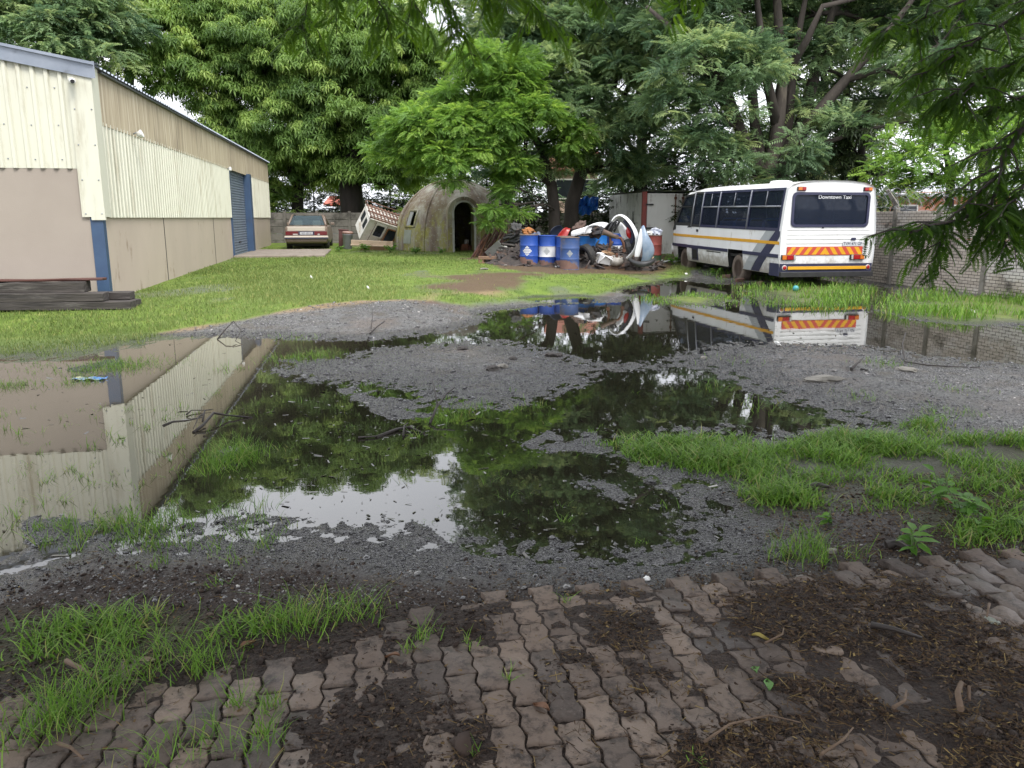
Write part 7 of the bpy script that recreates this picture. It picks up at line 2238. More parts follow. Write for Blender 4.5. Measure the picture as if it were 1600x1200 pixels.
def build_paving():
    W_, L_, A_ = 0.102, 0.205, 0.0068
    cy_, sy_ = math.cos(YAW), math.sin(YAW)
    V, F, T = [], [], []
    def edge(k, s, j):
        ph = s / (L_ / 2) + (0.5 if k % 2 else 0)
        tri = 2 * abs(2 * (ph - math.floor(ph + 0.5))) - 1
        return k * W_ + A_ * max(-0.75, min(0.75, tri * 1.3)) * 1.3
    rs_ = random.Random(44)
    for k in range(-40, 52):
        for j in range(4, 22):
            s0 = j * L_ + (L_ / 2 if k % 2 else 0)
            cx_, cyy = (k + 0.5) * W_, s0 + L_ / 2
            X, Y = cx_ * cy_ - cyy * sy_, cx_ * sy_ + cyy * cy_
            if not (1.45 < Y < 3.9 and abs(X) < 0.8 * Y + 1.2):
                continue
            if sdf_poly(np.array([X]), np.array([Y]), pave_poly)[0] > 0.03 + rs_.uniform(-0.05, 0.03):
                continue
            g = 0.003 + rs_.uniform(0, 0.0018)
            out = []
            nS = 8
            for i in range(nS + 1):
                s = s0 + g + (L_ - 2 * g) * i / nS
                out.append((edge(k + 1, s, 0) - g, s))
            for i in range(1, 4):
                t = i / 4
                out.append((edge(k + 1, s0 + L_ - g, 0) * (1 - t) + edge(k, s0 + L_ - g, 0) * t, s0 + L_ - g + 0.006 * math.sin(2 * math.pi * t)))
            for i in range(nS + 1):
                s = s0 + L_ - g - (L_ - 2 * g) * i / nS
                out.append((edge(k, s, 0) + g, s))
            for i in range(1, 4):
                t = i / 4
                out.append((edge(k, s0 + g, 0) * (1 - t) + edge(k + 1, s0 + g, 0) * t, s0 + g - 0.006 * math.sin(2 * math.pi * t) * -1))
            sink = fbm(np.array([X * 1.3]), np.array([Y * 1.3]), 95, 3)[0]
            right = max(0.0, min(1.0, (X - 0.5) / 0.8))
            z0 = PAVE_Z + 0.009 * sink + rs_.uniform(-0.003, 0.003) * (1 + 1.5 * right)
            tx, ty = rs_.uniform(-0.02, 0.02) * (1 + 2.0 * right), rs_.uniform(-0.02, 0.02) * (1 + 2.0 * right)
            da = rs_.uniform(-0.02, 0.02) * (1 + 2.5 * right)
            ca, sa = math.cos(da), math.sin(da)
            tint = max(0, min(1, rs_.gauss(0.5, 0.2) - 0.22 * right))
            base = len(V)
            m_ = len(out)
            ctr = np.array([cx_, cyy])
            for ins, dz in ((0.0, -0.045), (0.0, -0.006), (0.0022, -0.0018), (0.0055, 0.0)):
                for (x, y) in out:
                    v = np.array([x, y]) - ctr
                    v = v * (1 - ins / max(0.03, np.linalg.norm(v)))
                    v = np.array([v[0] * ca - v[1] * sa, v[0] * sa + v[1] * ca])
                    jit = rs_.uniform(-0.0012, 0.0012)
                    x2, y2 = v[0] + ctr[0] + jit, v[1] + ctr[1] + jit
                    V.append((x2 * cy_ - y2 * sy_, x2 * sy_ + y2 * cy_, z0 + dz + tx * v[0] * 2 + ty * v[1] * 2 ))
            V.append((X, Y, z0))
            T += [tint] * (4 * m_ + 1)
            for r_ in range(3):
                for i in range(m_):
                    i2 = (i + 1) % m_
                    F.append((base + r_ * m_ + i, base + r_ * m_ + i2, base + (r_ + 1) * m_ + i2)); F.append((base + r_ * m_ + i, base + (r_ + 1) * m_ + i2, base + (r_ + 1) * m_ + i))
            for i in range(m_):
                F.append((base + 3 * m_ + i, base + 3 * m_ + (i + 1) % m_, base + 4 * m_))
    o = np_mesh('brick_pavement', np.array(V), np.array(F), paver_material(), tint=np.array(T), smooth=False)
    tag(o, kind='structure')
build_paving()

def tint_mat(name, stops, rough=0.8, spec=0.3, trans=0.0):
    m, n, l, b = new_mat(name)
    at = nd(n, 'ShaderNodeAttribute', attribute_name='tint')
    c = ramp(n, l, at.outputs['Fac'], stops)
    l.new(c, b.inputs['Base Color'])
    b.inputs['Roughness'].default_value = rough
    b.inputs['Specular IOR Level'].default_value = spec
    if trans:
        t = n.new('ShaderNodeBsdfTranslucent')
        l.new(c, t.inputs['Color'])
        mx = nd(n, 'ShaderNodeMixShader', i_Fac=trans)
        l.new(b.outputs['BSDF'], mx.inputs[1]); l.new(t.outputs['BSDF'], mx.inputs[2])
        l.new(mx.outputs['Shader'], n['Material Output'].inputs['Surface'])
    return m

def sample_xy(n, y0, y1, power, wid=0.70, pad=0.3):
    """random spots, denser near the camera (density falls as 1 / y**power)"""
    u = rng.random(n)
    k = 2.0 - power                                  # area element grows with y
    y = (y0 ** k + u * (y1 ** k - y0 ** k)) ** (1 / k) if abs(k) > 1e-6 else y0 * (y1 / y0) ** u
    x = (rng.random(n) * 2 - 1) * (wid * y + pad)
    return x, y

# --- pebbles
OCT = np.array([(1, 0, 0), (0, 1, 0), (-1, 0, 0), (0, -1, 0), (0, 0, 0.7), (0, 0, -0.7), (0.6, 0.6, 0.3), (-0.6, 0.55, 0.25), (-0.55, -0.6, 0.3), (0.6, -0.55, 0.25)])
OCF = [(4, 0, 6), (4, 6, 1), (4, 1, 7), (4, 7, 2), (4, 2, 8), (4, 8, 3), (4, 3, 9), (4, 9, 0), (5, 6, 0), (5, 1, 6), (5, 7, 1), (5, 2, 7), (5, 8, 2), (5, 3, 8), (5, 9, 3), (5, 0, 9)]
x, y = sample_xy(260000, 3.0, 15.0, 2.3, 0.85)
h, lawn, soil, straw, ng, wd = ground(x, y, True)
pv, cv = pave_masks(x, y)
ok = (h > -0.012) & (lawn < 0.25) & (rng.random(len(x)) > ng * 0.8) & (pv < 0.4) & (rng.random(len(x)) < np.where(soil > 0.5, 0.30, 1.0)) & ~((y > 4.4) & (x > 1.2) & (ng > 0.3))
x, y, h = x[ok], y[ok], h[ok]
n_ = len(x)
s = (0.0017 + 0.00045 * y) * rng.lognormal(0, 0.55, n_)
a = rng.uniform(0, 6.28, n_)
B = basis_from(np.stack([np.cos(a), np.sin(a), rng.normal(0, 0.25, n_)], 1), None, np.stack([s * rng.uniform(0.9, 1.7, n_), s * rng.uniform(0.7, 1.1, n_), s * rng.uniform(0.45, 0.9, n_)], 1), rng.normal(0, 0.3, n_))
M_PEB = tint_mat('wet_pebbles', [(0.0, (0.042, 0.041, 0.044)), (0.6, (0.11, 0.107, 0.108)), (0.9, (0.22, 0.21, 0.20)), (1.0, (0.36, 0.34, 0.32))], 0.16, 0.8)
tag(scatter('gravel', OCT, OCF, np.stack([x, y, h + s * 0.02], 1), B, M_PEB, tint=np.clip(rng.normal(0.48, 0.25, n_) - 0.40 * (h < 0.028), 0, 1)), kind='stuff')

# --- leaf litter on the paving and soil
x, y = sample_xy(110000, 1.75, 4.8, 1.6, 0.8, 0.4)
h, lawn, soil, straw, ng, wd = ground(x, y, True)
pv, cv = pave_masks(x, y)
rgt = sstep(-0.3, 0.6, x)
w_ = np.where(pv > 0.5, (cv ** 1.5) * (0.10 + 0.9 * rgt) + 0.05 + 0.07 * rgt, soil * (0.12 + 0.55 * rgt)) * (h > 0.012)
ok = rng.random(len(x)) < w_
x, y, h, pv = x[ok], y[ok], h[ok], pv[ok]
n_ = len(x)
QUAD = np.array([(-1, -1, 0), (1, -0.7, 0.15), (1.0, 0.8, 0.1), (-0.9, 1, -0.05)]) * 0.5
a = rng.uniform(0, 6.28, n_)
L_ = np.where(rng.random(n_) < 0.5, rng.uniform(0.018, 0.055, n_), rng.uniform(0.006, 0.016, n_))
Wd = np.where(L_ > 0.017, rng.uniform(0.0014, 0.003, n_), L_ * rng.uniform(0.3, 0.7, n_))
B = basis_from(np.stack([np.cos(a), np.sin(a), rng.normal(0, 0.22, n_)], 1), None, np.stack([L_, Wd, L_], 1), rng.normal(0, 0.6, n_))
M_LIT = tint_mat('leaf_litter', [(0.0, (0.020, 0.012, 0.008)), (0.45, (0.060, 0.034, 0.017)), (0.8, (0.13, 0.085, 0.032)), (1.0, (0.24, 0.175, 0.07))], 0.8)
zt = np.where(pv > 0.5, np.maximum(h, PAVE_Z - 0.004), h)
tag(scatter('leaf_litter', QUAD, [(0, 1, 2, 3)], np.stack([x, y, zt + 0.004 + rng.random(n_) * 0.006], 1), B, M_LIT, tint=np.clip(rng.normal(0.42, 0.26, n_), 0, 1)), kind='stuff')
# soil crumbs
x, y = sample_xy(42000, 1.75, 4.6, 2.0, 0.7, 0.2)
h, lawn, soil, straw, ng, wd = ground(x, y, True)
pv, cv = pave_masks(x, y)
ok = (rng.random(len(x)) < np.where(pv > 0.5, cv ** 2 * 0.8 + 0.03, 0.6 * soil)) & (h > 0.012)
x, y, h = x[ok], y[ok], h[ok]
n_ = len(x)
s = 0.0038 * rng.lognormal(0, 0.5, n_)
B = basis_from(rng.normal(size=(n_, 3)), None, np.stack([s * 1.2, s, s * 0.8], 1))
tag(scatter('soil_crumbs', OCT, OCF, np.stack([x, y, h + s * 0.3], 1), B, tint_mat('soil_crumbs', [(0, (0.016, 0.011, 0.009)), (0.8, (0.05, 0.034, 0.027)), (1, (0.12, 0.09, 0.07))], 0.85), tint=rng.random(n_)), kind='stuff')

# --- grass
M_GRASS = tint_mat('grass_blades', [(0.0, (0.060, 0.13, 0.016)), (0.45, (0.13, 0.26, 0.030)), (0.8, (0.21, 0.36, 0.05)), (1.0, (0.30, 0.31, 0.10))], 0.5, 0.35, 0.35)
M_LAWN = tint_mat('lawn_blades', [(0.0, (0.105, 0.155, 0.040)), (0.5, (0.18, 0.245, 0.070)), (0.85, (0.28, 0.325, 0.12)), (1.0, (0.34, 0.34, 0.12))], 0.6, 0.25, 0.35)
BL = np.array([(0, -0.5, 0), (0, 0.5, 0), (0.10, -0.42, 0.45), (0.10, 0.42, 0.45), (0.38, -0.25, 0.80), (0.38, 0.25, 0.80), (0.80, 0, 0.98)])
BLF = [(0, 1, 3), (0, 3, 2), (2, 3, 5), (2, 5, 4), (4, 5, 6)]
BS = np.array([(0, -0.5, 0), (0, 0.5, 0), (0.2, -0.35, 0.6), (0.2, 0.35, 0.6), (0.5, 0, 1.0)])
BSF = [(0, 1, 3), (0, 3, 2), (2, 3, 4)]
def blades(name, x, y, z, hgt, wid, mat, lean=0.6, short=False, tint=None, parent=None, flop=0.25):
    n = len(x)
    a = rng.uniform(0, 6.28, n)
    d = np.stack([np.cos(a), np.sin(a), np.zeros(n)], 1)
    s = np.stack([-np.sin(a), np.cos(a), np.zeros(n)], 1)
    up = np.stack([rng.normal(0, flop, n), rng.normal(0, flop, n), np.ones(n)], 1)
    B = np.stack([d * (hgt * lean * rng.uniform(0.3, 1.5, n))[:, None], s * wid[:, None], up * hgt[:, None]], 1)
    t = np.clip(rng.normal(0.45, 0.2, n), 0, 0.9) if tint is None else tint
    t = np.where(rng.random(n) < 0.07, 1.0, t)
    return scatter(name, BS if short else BL, BSF if short else BLF, np.stack([x, y, z], 1), B, mat, parent, t)
x, y = sample_xy(540000, 8.6, 33.5, 1.5, 0.72)
h, lawn, soil, straw, ng, wd = ground(x, y, True)
patch = fbm(x * 0.55, y * 0.35, 101, 4)
inside_shed = ((x - SHED_X) * math.cos(YAW) + (y - SHED_Y) * math.sin(YAW) < 0.03) & (y > 13.2)
slab = (lambda lx, ly: (lx > 0) & (lx < 2.85) & (ly > 12.7) & (ly < 18.0))((x - SHED_X) * math.cos(YAW) + (y - SHED_Y) * math.sin(YAW), -(x - SHED_X) * math.sin(YAW) + (y - SHED_Y) * math.cos(YAW))
ok = (rng.random(len(x)) < lawn ** 1.5 * np.clip(0.55 + 0.9 * patch, 0.1, 1)) & (h > 0.008) & ~inside_shed & ~slab
x, y, h, patch = x[ok], y[ok], h[ok], patch[ok]
hg = (0.035 + 0.03 * np.clip(patch + 0.3, 0, 1)) * rng.uniform(0.6, 1.5, len(x))
tag(blades('lawn_grass', x, y, h - 0.004, hg, 0.0035 + 0.00055 * y, M_LAWN, 0.9, True, np.clip(0.45 + 0.35 * fbm(x * 0.4, y * 0.3, 111, 3) + rng.normal(0, 0.17, len(x)), 0, 1)), kind='stuff')
# long grass on the right, lower left and in the water by the fence
x, y = sample_xy(330000, 2.3, 8.6, 1.4, 0.82)
h, lawn, soil, straw, ng, wd = ground(x, y, True)
clump = fbm(x * 3.2, y * 3.2, 121, 4)
ok = (rng.random(len(x)) < np.clip(ng * np.where(y < 3.6, 0.30 + 1.9 * clump, 0.46 + 1.6 * clump), 0, 1) * np.where(y < 3.6, 0.42, 0.9)) & (h > -0.02)
x, y, h, clump, ng = x[ok], y[ok], h[ok], clump[ok], ng[ok]
hg = np.where(y < 3.6, 0.72, 0.85) * (0.035 + 0.075 * np.clip(clump + 0.35, 0, 1.1)) * rng.uniform(0.4, 1.5, len(x)) * (0.5 + 0.5 * ng)
tag(blades('long_grass', x, y, h - 0.004, hg, rng.uniform(0.004, 0.008, len(x)) + 0.0004 * y, M_GRASS, 1.5, flop=0.45), kind='stuff')
x, y = sample_xy(90000, 12.5, 24, 1.0, 0.72)
h, lawn, soil, straw, ng, wd = ground(x, y, True)
m_ = np.zeros_like(x)
for p in rgrass_polys:
    m_ = np.maximum(m_, sstep(0.5, -0.2, sdf_poly(x, y, p)))
extra = (x > 5.2) & (y > 16.3) & (y < 24) & (fbm(x * 0.9, y * 0.9, 131, 3) > 0.05)
m_ = np.maximum(m_, extra * 0.5)
clump = fbm(x * 1.8, y * 1.5, 133, 3)
ok = (rng.random(len(x)) < m_ * np.clip(0.5 + 1.2 * clump, 0, 1))
x, y, h, clump = x[ok], y[ok], h[ok], clump[ok]
hg = (0.07 + 0.10 * np.clip(clump + 0.3, 0, 1)) * rng.uniform(0.5, 1.5, len(x)) * np.where(x < 5.0, 0.35, 1.0)
tag(blades('marsh_grass', x, y, np.maximum(h, -0.03), hg, rng.uniform(0.009, 0.018, len(x)), M_GRASS, 0.8), kind='stuff')
# single tufts standing in water, gravel and between pavers
tx_, ty_, th_ = [], [], []
def tuft(u, v, r, n, hgt):
    p = on_ground(u, v)
    for _ in range(n):
        tx_.append(p.x + rng.normal(0, r)); ty_.append(p.y + rng.normal(0, r)); th_.append(hgt * rng.uniform(0.5, 1.4))
for u, v, r, n, hh in ((362, 722, 0.10, 260, 0.13), (345, 735, 0.07, 90, 0.10), (390, 716, 0.06, 90, 0.11), (212, 570, 0.28, 500, 0.05), (150, 578, 0.25, 300, 0.05), (125, 600, 0.12, 160, 0.06), (20, 608, 0.12, 300, 0.06), (60, 578, 0.2, 160, 0.04), (190, 575, 0.2, 260, 0.05),
                       (465, 560, 0.22, 240, 0.06), (500, 556, 0.15, 120, 0.05), (450, 532, 0.2, 120, 0.04), (720, 655, 0.12, 70, 0.08), (690, 662, 0.08, 60, 0.07), (745, 640, 0.1, 50, 0.07), (650, 690, 0.06, 30, 0.07),
                       (830, 640, 0.1, 50, 0.06), (1110, 610, 0.1, 50, 0.07), (1180, 640, 0.14, 50, 0.08), (1150, 560, 0.2, 40, 0.05), (1385, 570, 0.12, 70, 0.06), (1350, 620, 0.12, 50, 0.05), (1490, 607, 0.15, 50, 0.04), (1510, 650, 0.1, 40, 0.05), (1460, 640, 0.1, 40, 0.05),
                       (885, 822, 0.02, 24, 0.06), (884, 942, 0.012, 12, 0.05), (662, 1000, 0.02, 26, 0.07), (735, 1010, 0.015, 14, 0.05), (640, 1015, 0.015, 16, 0.05), (795, 1065, 0.012, 12, 0.04), (370, 1105, 0.02, 40, 0.07), (425, 1110, 0.02, 40, 0.07), (400, 1170, 0.05, 70, 0.08), (260, 1185, 0.06, 60, 0.09), (330, 1150, 0.03, 24, 0.07),
                       (110, 1120, 0.07, 160, 0.12), (160, 1080, 0.07, 110, 0.11), (60, 1150, 0.06, 80, 0.10), (240, 1040, 0.08, 130, 0.10), (330, 1040, 0.06, 90, 0.10), (440, 985, 0.08, 110, 0.10), (520, 965, 0.08, 100, 0.09), (570, 962, 0.05, 50, 0.07), (480, 975, 0.06, 70, 0.08),
                       (1240, 870, 0.06, 110, 0.10), (1265, 855, 0.05, 70, 0.10), (1280, 880, 0.04, 40, 0.07), (1330, 872, 0.06, 40, 0.06), (1555, 835, 0.08, 50, 0.08), (1570, 860, 0.06, 30, 0.07), (1090, 1190, 0.01, 10, 0.03), (740, 1180, 0.01, 8, 0.03), (1000, 850, 0.02, 14, 0.04)):
    tuft(u, v, r, n, hh)
rs = random.Random(77)
for _ in range(120):                               # sparse sprigs of the flooded left corner and the lower edge
    u, v = rs.uniform(0, 300), rs.uniform(640, 860)
    tuft(u, v, 0.018, rs.randint(4, 14), rs.uniform(0.03, 0.07))
for _ in range(70):
    tuft(rs.uniform(60, 420), 800 + rs.gauss(35, 22), 0.03, rs.randint(6, 22), rs.uniform(0.04, 0.08))
for _ in range(60):
    tuft(rs.uniform(340, 1060), rs.uniform(600, 830), 0.03, rs.randint(3, 12), rs.uniform(0.02, 0.06))
for _ in range(26):
    tuft(rs.uniform(280, 460), rs.uniform(560, 720), 0.04, rs.randint(4, 16), rs.uniform(0.04, 0.08))
tx_, ty_, th_ = np.array(tx_), np.array(ty_), np.array(th_)
tz = np.maximum(ground(tx_, ty_), -0.02) - 0.003
tag(blades('wild_grass', tx_, ty_, tz, th_, rng.uniform(0.0028, 0.006, len(tx_)) * (0.7 + 0.06 * ty_), M_GRASS, 1.1, flop=0.4), kind='stuff')
# duff and leaf scraps floating on the puddle, pale chips painted as ripple glints
x, y = sample_xy(7000, 3.4, 13, 2.3)
h = ground(x, y)
fl = fbm(x * 1.1, y * 0.8, 141, 4)
ok = (h < 0.001) & (rng.random(len(x)) < np.clip(0.18 + 1.5 * fl, 0.03, 1) * np.where(x < -1.9, 0.35, 1.0))
x, y = x[ok], y[ok]
n_ = len(x)
s = rng.lognormal(0, 0.5, n_) * (0.004 + 0.0007 * y)
a = rng.uniform(0, 6.28, n_)
B = basis_from(np.stack([np.cos(a), np.sin(a), rng.normal(0, 0.10, n_)], 1), None, np.stack([s * rng.uniform(0.8, 3.0, n_), s * 0.6, s], 1), rng.normal(0, 0.16, n_))
M_FLOAT = tint_mat('scraps_and_ripple_glints', [(0.0, (0.018, 0.014, 0.010)), (0.6, (0.05, 0.042, 0.03)), (0.85, (0.12, 0.11, 0.09)), (1.0, (0.30, 0.29, 0.26))], 0.22, 0.8)
tag(scatter('floating_debris_and_glints', QUAD * 1.6, [(0, 1, 2, 3)], np.stack([x, y, np.full(n_, 0.0025)], 1), B, M_FLOAT, tint=np.clip(rng.normal(0.32, 0.22, n_), 0, 1)), kind='stuff')

# --- sticks
M_STICK2 = paint('wet_dark_stick', (0.030, 0.022, 0.018), (0.018, 0.014, 0.012), 0.6, 12.0)
M_STICKP = paint('pale_brown_stick', (0.15, 0.10, 0.065), (0.10, 0.065, 0.042), 0.8, 12.0, bump=0.3)
def stick(px, r, label, m=None, lift=0.01, name='stick', forks=()):
    mb = MB()
    pts = [on_ground(u, v) + Vector((0, 0, lift + dz)) for u, v, dz in px]
    pts = [Vector((p.x, p.y, max(p.z, 0.0) if True else p.z)) for p in pts]
    mb.tube(pts, [r * (1 - 0.55 * i / (len(pts) - 1)) for i in range(len(pts))], 7)
    for f in forks:
        mb.tube([on_ground(u, v) + Vector((0, 0, max(0, -gz(*on_ground(u, v)[:2])) + lift + dz)) for u, v, dz in f], [r * 0.6, r * 0.4, r * 0.2][:len(f)], 6)
    return tag(mb.build(name, m or M_STICK2, None), label, 'stick')
stick([(303, 682, 0.0), (318, 676, 0.05), (335, 664, 0.09), (356, 660, 0.05), (395, 658, 0.0)], 0.014, 'crooked dark branch arching out of the puddle over the shed reflection', forks=([(318, 676, 0.05), (322, 668, 0.10), (335, 664, 0.09)], [(320, 664, 0.05), (312, 668, 0.05), (303, 682, 0.02)]))
stick([(256, 671, 0.0), (270, 665, 0.0), (292, 663, 0.0), (318, 657, 0.01)], 0.012, 'thin dark stick floating in the shed reflection beside the crooked branch', forks=([(292, 655, 0.0), (300, 650, 0.01), (330, 648, 0.0)],))
stick([(588, 690, 0.0), (620, 679, 0.03), (640, 677, 0.04), (664, 684, 0.0)], 0.016, 'dark wet branch lying in the middle of the puddle', forks=([(630, 690, 0.0), (632, 679, 0.03), (638, 676, 0.04)], [(560, 692, 0.0), (588, 690, 0.0)]))
stick([(672, 668, 0.02), (682, 656, 0.09), (698, 644, 0.15), (710, 640, 0.18)], 0.012, 'forked twig sticking up from the grassy tuft in mid puddle', forks=([(684, 655, 0.09), (680, 640, 0.16), (676, 632, 0.22)],))
stick([(340, 533, 0.0), (352, 529, 0.10), (366, 521, 0.16), (378, 528, 0.08), (368, 536, 0.0)], 0.010, 'bent twig loop standing at the far edge of the puddle')
stick([(578, 522, 0.0), (590, 517, 0.04), (602, 515, 0.10)], 0.012, 'thin twig on the gravel bank at the puddle edge', forks=([(580, 518, 0.02), (583, 508, 0.12), (582, 503, 0.18)],))
stick([(1330, 580, 0.01), (1338, 574, 0.03), (1347, 570, 0.06)], 0.016, 'short black stick on the gravel near the flat pale stone', forks=([(1345, 578, 0.0), (1356, 580, 0.0)],))
stick([(1412, 546, 0.20), (1408, 556, 0.12), (1414, 568, 0.01), (1450, 572, 0.0), (1490, 574, 0.0), (1530, 574, 0.0)], 0.010, 'bent dark cable coming out of the water below the boundary wall')
stick([(105, 1043, 0.015), (130, 1058, 0.02), (165, 1076, 0.01)], 0.010, 'brown twig lying in the grass at the lower corner of the paving', M_STICKP)
stick([(92, 1172, 0.012), (112, 1182, 0.02), (132, 1196, 0.01)], 0.007, 'thin brown twig across the lowest corner pavers', M_STICKP)
stick([(1100, 1168, 0.01), (1140, 1144, 0.018), (1200, 1130, 0.018), (1250, 1138, 0.01)], 0.0045, 'long thin curved root across the litter at the paving edge', M_STICKP)
stick([(1195, 1013, 0.012), (1222, 1001, 0.016), (1224, 990, 0.014)], 0.0045, 'thin hooked twig on the pavers below the litter bank', M_STICKP)
stick([(1282, 1188, 0.01), (1316, 1170, 0.02), (1332, 1148, 0.014)], 0.005, 'grey twig on the litter between the lowest pavers', M_STICKP)
stick([(1500, 1118, 0.012), (1494, 1100, 0.03), (1500, 1086, 0.035), (1511, 1090, 0.03), (1513, 1104, 0.012)], 0.011, 'curled strip of bark standing on the litter by the paving', M_STICKP, name='bark_curl')
stick([(1395, 1115, 0.012), (1412, 1108, 0.02), (1415, 1092, 0.022)], 0.0065, 'small curved bark strip beside the curled one', M_STICKP, name='bark_curl')
stick([(1545, 950, 0.012), (1543, 962, 0.02), (1541, 972, 0.012)], 0.006, 'short upright pale bark strip by the far end pavers', M_STICKP, name='bark_curl')
stick([(1360, 984, 0.012), (1395, 992, 0.015), (1440, 1004, 0.008)], 0.013, 'flat dark bark piece bedded in the litter', M_STICK2, name='bark_curl')
stick([(1336, 1178, 0.012), (1348, 1185, 0.02), (1352, 1192, 0.014)], 0.010, 'small pale brown seed pod near the bottom pavers', M_STICKP, name='seed_pod')
stick([(1255, 768, 0.0), (1275, 764, 0.02), (1295, 766, 0.01)], 0.022, 'dark bark piece lying at the edge of the long grass', M_STICK2, name='bark_curl')
stick([(1385, 856, 0.0), (1400, 856, 0.015), (1420, 862, 0.0)], 0.028, 'dark stub of wood beside the leafy weed', M_STICK2, name='wood_stub')
# --- stones, slabs and rubbish
for i, (u, v, sx, sy, sz, m, lab) in enumerate((
        (1287, 594, 0.21, 0.10, 0.035, M_CONC, 'flat pale concrete slab piece on the gravel, with grass at its edge'), (1415, 579, 0.11, 0.07, 0.03, M_CONC, 'small pale stone on the gravel towards the boundary wall'),
        (770, 578, 0.085, 0.06, 0.04, M_WOOD_GREY, 'dark stone pair, the larger piece, on the gravel island'), (785, 574, 0.06, 0.05, 0.03, M_CONC, 'dark stone pair, the smaller piece, on the gravel island'),
        (722, 546, 0.08, 0.05, 0.03, M_STICK2, 'dark clod at the far edge of the gravel island'), (860, 556, 0.07, 0.05, 0.03, M_STICK2, 'dark clod near the far right end of the gravel island'), (874, 556, 0.05, 0.04, 0.025, M_STICK2, 'smaller clod beside the far right clod of the island'), (802, 561, 0.05, 0.04, 0.025, M_STICK2, 'single dark clod in the middle of the gravel island'),
        (1100, 420 + 140, 0.05, 0.04, 0.02, M_CONC, 'little pale pebble at the neck of the gravel bank'), (1299, 763 + 100, 0.03, 0.025, 0.015, M_CONC, 'little grey pebble on dark soil below the long grass'), (1250, 904, 0.022, 0.018, 0.012, M_CONC, 'pale pebble on the litter bank beside the puddle'),
        (1010, 906, 0.02, 0.016, 0.012, M_WHITEP, 'tiny white stone on the wet mud just above the paving edge'), (1550, 972, 0.03, 0.02, 0.012, paint('greenish_stone', (0.22, 0.24, 0.2), None, 0.8), 'flat greenish stone in the litter by the far end pavers'))):
    p = on_ground(u, v)
    lump('stone', Vector((p.x, p.y, max(p.z, 0) + sz * 0.3)), (sx, sy, sz), m, lab, 'stone', 200 + i, (0, 0, rs.uniform(0, 3)), amp=0.35, sub=3)
p = on_ground(140, 594)
o = MB().grid([[Vector((p.x - 0.16 + 0.04 * i, p.y - 0.05 + 0.035 * j, 0.012 + 0.012 * math.sin(i * 1.7 + j * 2.2))) for i in range(9)] for j in range(4)], 0, True).build('plastic_wrapper', paint('blue_wrapper', (0.03, 0.20, 0.60), (0.05, 0.25, 0.65), 0.3, 3.0, dirt=(0.65, 0.62, 0.2), dirt_amt=0.6, dscale=9), None)
s = o.modifiers.new('thick', 'SOLIDIFY'); s.thickness = 0.003
tag(o, 'crumpled blue and yellow plastic wrapper floating by the small grass islet', 'wrapper')
p = on_ground(1243, 455)
lump('plastic_ball', Vector((p.x, p.y, 0.09)), (0.065, 0.065, 0.065), paint('turquoise_plastic', (0.05, 0.30, 0.33), (0.04, 0.25, 0.29), 0.35), 'turquoise plastic ball in the grass below the bus bumper', 'ball', 1, amp=0.0, sub=3)
for i, (u, v, lab) in enumerate(((487, 436, 'small white paper scrap on the lawn'), (1520, 489, 'white paper scrap in the wet grass near the boundary wall'), (1215, 541, 'tiny white scrap at the far edge of the gravel'), (575, 452, 'tiny white scrap on the lawn nearer the puddle'), (1072, 432, 'pale scrap beside the front wheel of the bus'))):
    p = on_ground(u, v)
    lump('paper_scrap', Vector((p.x, p.y, max(p.z, 0) + 0.035)), (0.045, 0.035, 0.02), M_WHITEP, lab, 'litter', 300 + i, (rs.random(), rs.random(), rs.random()), amp=0.7, sub=2)
# --- fallen leaves on the paving
for i, (u, v, c, lab) in enumerate(((612, 960 + 70, 0, 'brown fallen leaf beside the grass on dark soil'), (388, 1040 - 30, 0, 'curled orange brown leaf in the lower left grass'), (230, 1037, 1, 'pair of pale dry leaves in the lower left grass'), (845, 1110, 0, 'reddish dry leaf between the middle pavers'), (1188, 1000, 2, 'yellowish leaf scrap on the pavers near the litter'), (1180, 1052, 3, 'small green leaf on the pavers below the litter'), (1200, 1074, 3, 'slim green leaf lying across a dark paver'), (1478, 797, 0, 'pinkish brown leaf lying in the long grass'))):
    p = on_ground(u, v)
    mb = MB()
    L = 0.032
    rows = [[Vector((L * (t - 0.5) * 2, w * L * 0.5 * math.sin(math.pi * min(1, max(0.02, t))) ** 0.8, 0.006 * math.sin(t * 5) + 0.008 * w * w)) for w in (-1, -0.4, 0.4, 1)] for t in (0.0, 0.2, 0.4, 0.6, 0.8, 1.0)]
    mb.grid(rows, 0, True)
    o = mb.build('fallen_leaf', (paint('brown_leaf', (0.16, 0.075, 0.035), (0.11, 0.05, 0.025), 0.7), paint('pale_dry_leaf', (0.27, 0.20, 0.15), (0.2, 0.15, 0.11), 0.7), paint('yellow_leaf', (0.30, 0.24, 0.06), None, 0.7), paint('green_leaf', (0.08, 0.20, 0.03), None, 0.6))[c], None)
    o.location = Vector((p.x, p.y, max(p.z, PAVE_Z - 0.002) + 0.008))
    o.rotation_euler = (rs.uniform(-0.2, 0.2), rs.uniform(-0.2, 0.2), rs.uniform(0, 6))
    tag(o, lab, 'leaf')
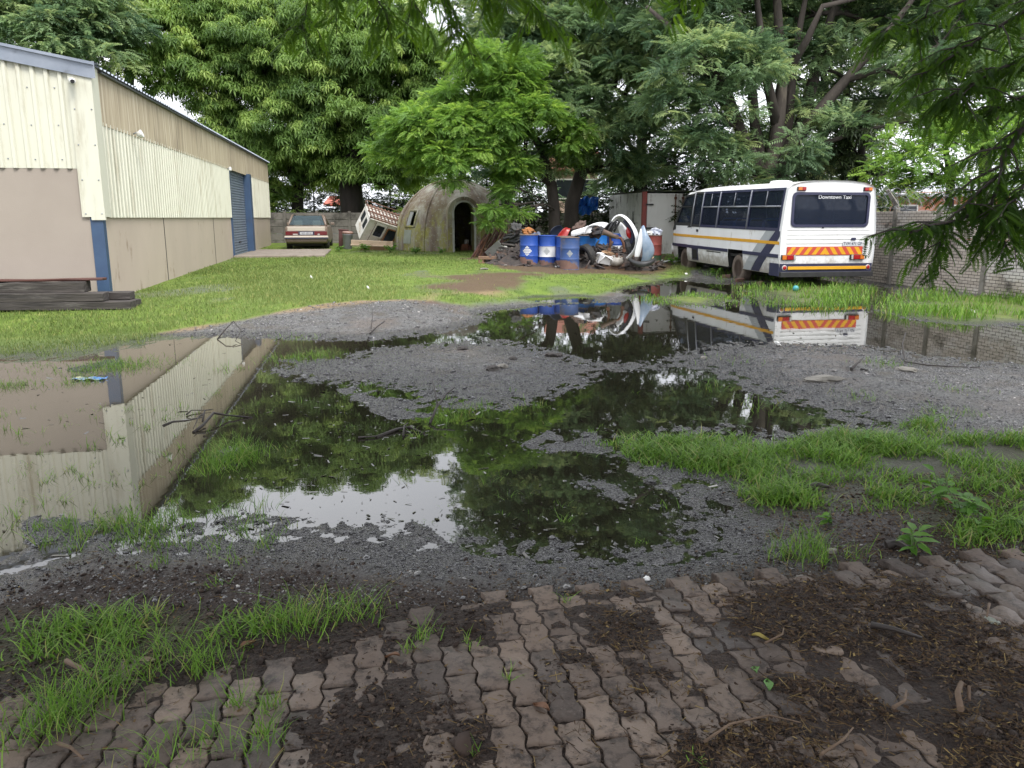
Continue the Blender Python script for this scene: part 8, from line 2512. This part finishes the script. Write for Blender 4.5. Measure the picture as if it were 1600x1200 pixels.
# --- broad leaved weeds
M_WEED = leaf_material('weed_leaves', (0.045, 0.12, 0.018), (0.085, 0.20, 0.025), (0.15, 0.30, 0.04), 0.35)
def weed(u, v, h, n, leaf, label):
    b0 = on_ground(u, v)
    o = empty('leafy_weed', b0, (0, 0, 0), label, 'weed')
    st = MB()
    Pp, Dd = [], []
    for k in range(max(2, n // 5)):
        a = rng.uniform(0, 6.28); rr = h * rng.uniform(0.2, 0.8)
        tip = Vector((math.cos(a) * rr, math.sin(a) * rr, h * rng.uniform(0.6, 1.1)))
        st.tube([Vector((0, 0, -0.01)), tip * 0.5 + Vector((0, 0, h * 0.15)), tip], [0.004, 0.003, 0.002], 5)
        for j in range(5):
            t = 0.35 + 0.65 * (j + rng.random()) / 5
            Pp.append(tuple(tip * t)); aa = a + rng.normal(0, 1.2)
            Dd.append((math.cos(aa), math.sin(aa), rng.uniform(-0.3, 0.5)))
    st.build('stem', paint('weed_stem', (0.08, 0.15, 0.03), None, 0.6), o)
    lt = np.array([(0, 0, 0), (0.3, 0.24, 0.06), (0.65, 0.20, 0.0), (1.0, 0, -0.18), (0.65, -0.20, 0.0), (0.3, -0.24, 0.06), (0.35, 0, -0.02), (0.7, 0, -0.06)])
    lf = [(0, 6, 1), (1, 6, 7), (1, 7, 2), (2, 7, 3), (0, 5, 6), (5, 7, 6), (5, 4, 7), (4, 3, 7)]
    n_ = len(Pp)
    scatter('foliage', lt, lf, np.array(Pp), basis_from(np.array(Dd), None, leaf * rng.uniform(0.6, 1.2, n_), rng.normal(0, 0.3, n_)), M_WEED, o, np.clip(rng.normal(0.5, 0.2, n_), 0, 1))
for u, v, h, n, lf, lab in ((1425, 868, 0.12, 20, 0.085, 'leafy green weed on dark soil just above the right hand paving'), (1500, 815, 0.16, 30, 0.09, 'broad leaved weed at the lower edge of the long grass'), (1470, 790, 0.18, 30, 0.07, 'bushy weed among the long grass above the broad leaved one'), (1525, 830, 0.07, 15, 0.09, 'low weed with round leaves beside the broad leaved one'),
                           (1590, 830, 0.06, 15, 0.06, 'small weed at the picture edge beside the pavers'), (1300, 818, 0.06, 15, 0.05, 'small weed on the dark soil below the grass'), (1350, 700, 0.10, 20, 0.05, 'small bush of weeds near the gravel side of the grass')):
    weed(u, v, h, n, lf, lab)
for u, v, h, n, lf, lab in ((1052, 411, 0.35, 60, 0.16, 'leafy green weeds growing beside the front bumper of the bus'), (1118, 432, 0.25, 25, 0.12, 'leafy weed in the mud beside the rear wheel of the bus'), (1370, 436, 0.4, 40, 0.2, 'tall weed between the bus and the boundary wall'), (570, 394, 0.3, 60, 0.15, 'leafy weeds along the block under the canopy bumper'), (610, 395, 0.32, 60, 0.15, 'leafy weeds between the canopy and the dome'), (650, 397, 0.28, 60, 0.14, 'leafy weeds at the foot of the dome below its window'), (690, 396, 0.2, 40, 0.12, 'leafy weeds at the foot of the dome beside the doorway'), (530, 393, 0.22, 40, 0.13, 'leafy weeds by the grey bin')):
    weed(u, v, h, n, lf, lab)
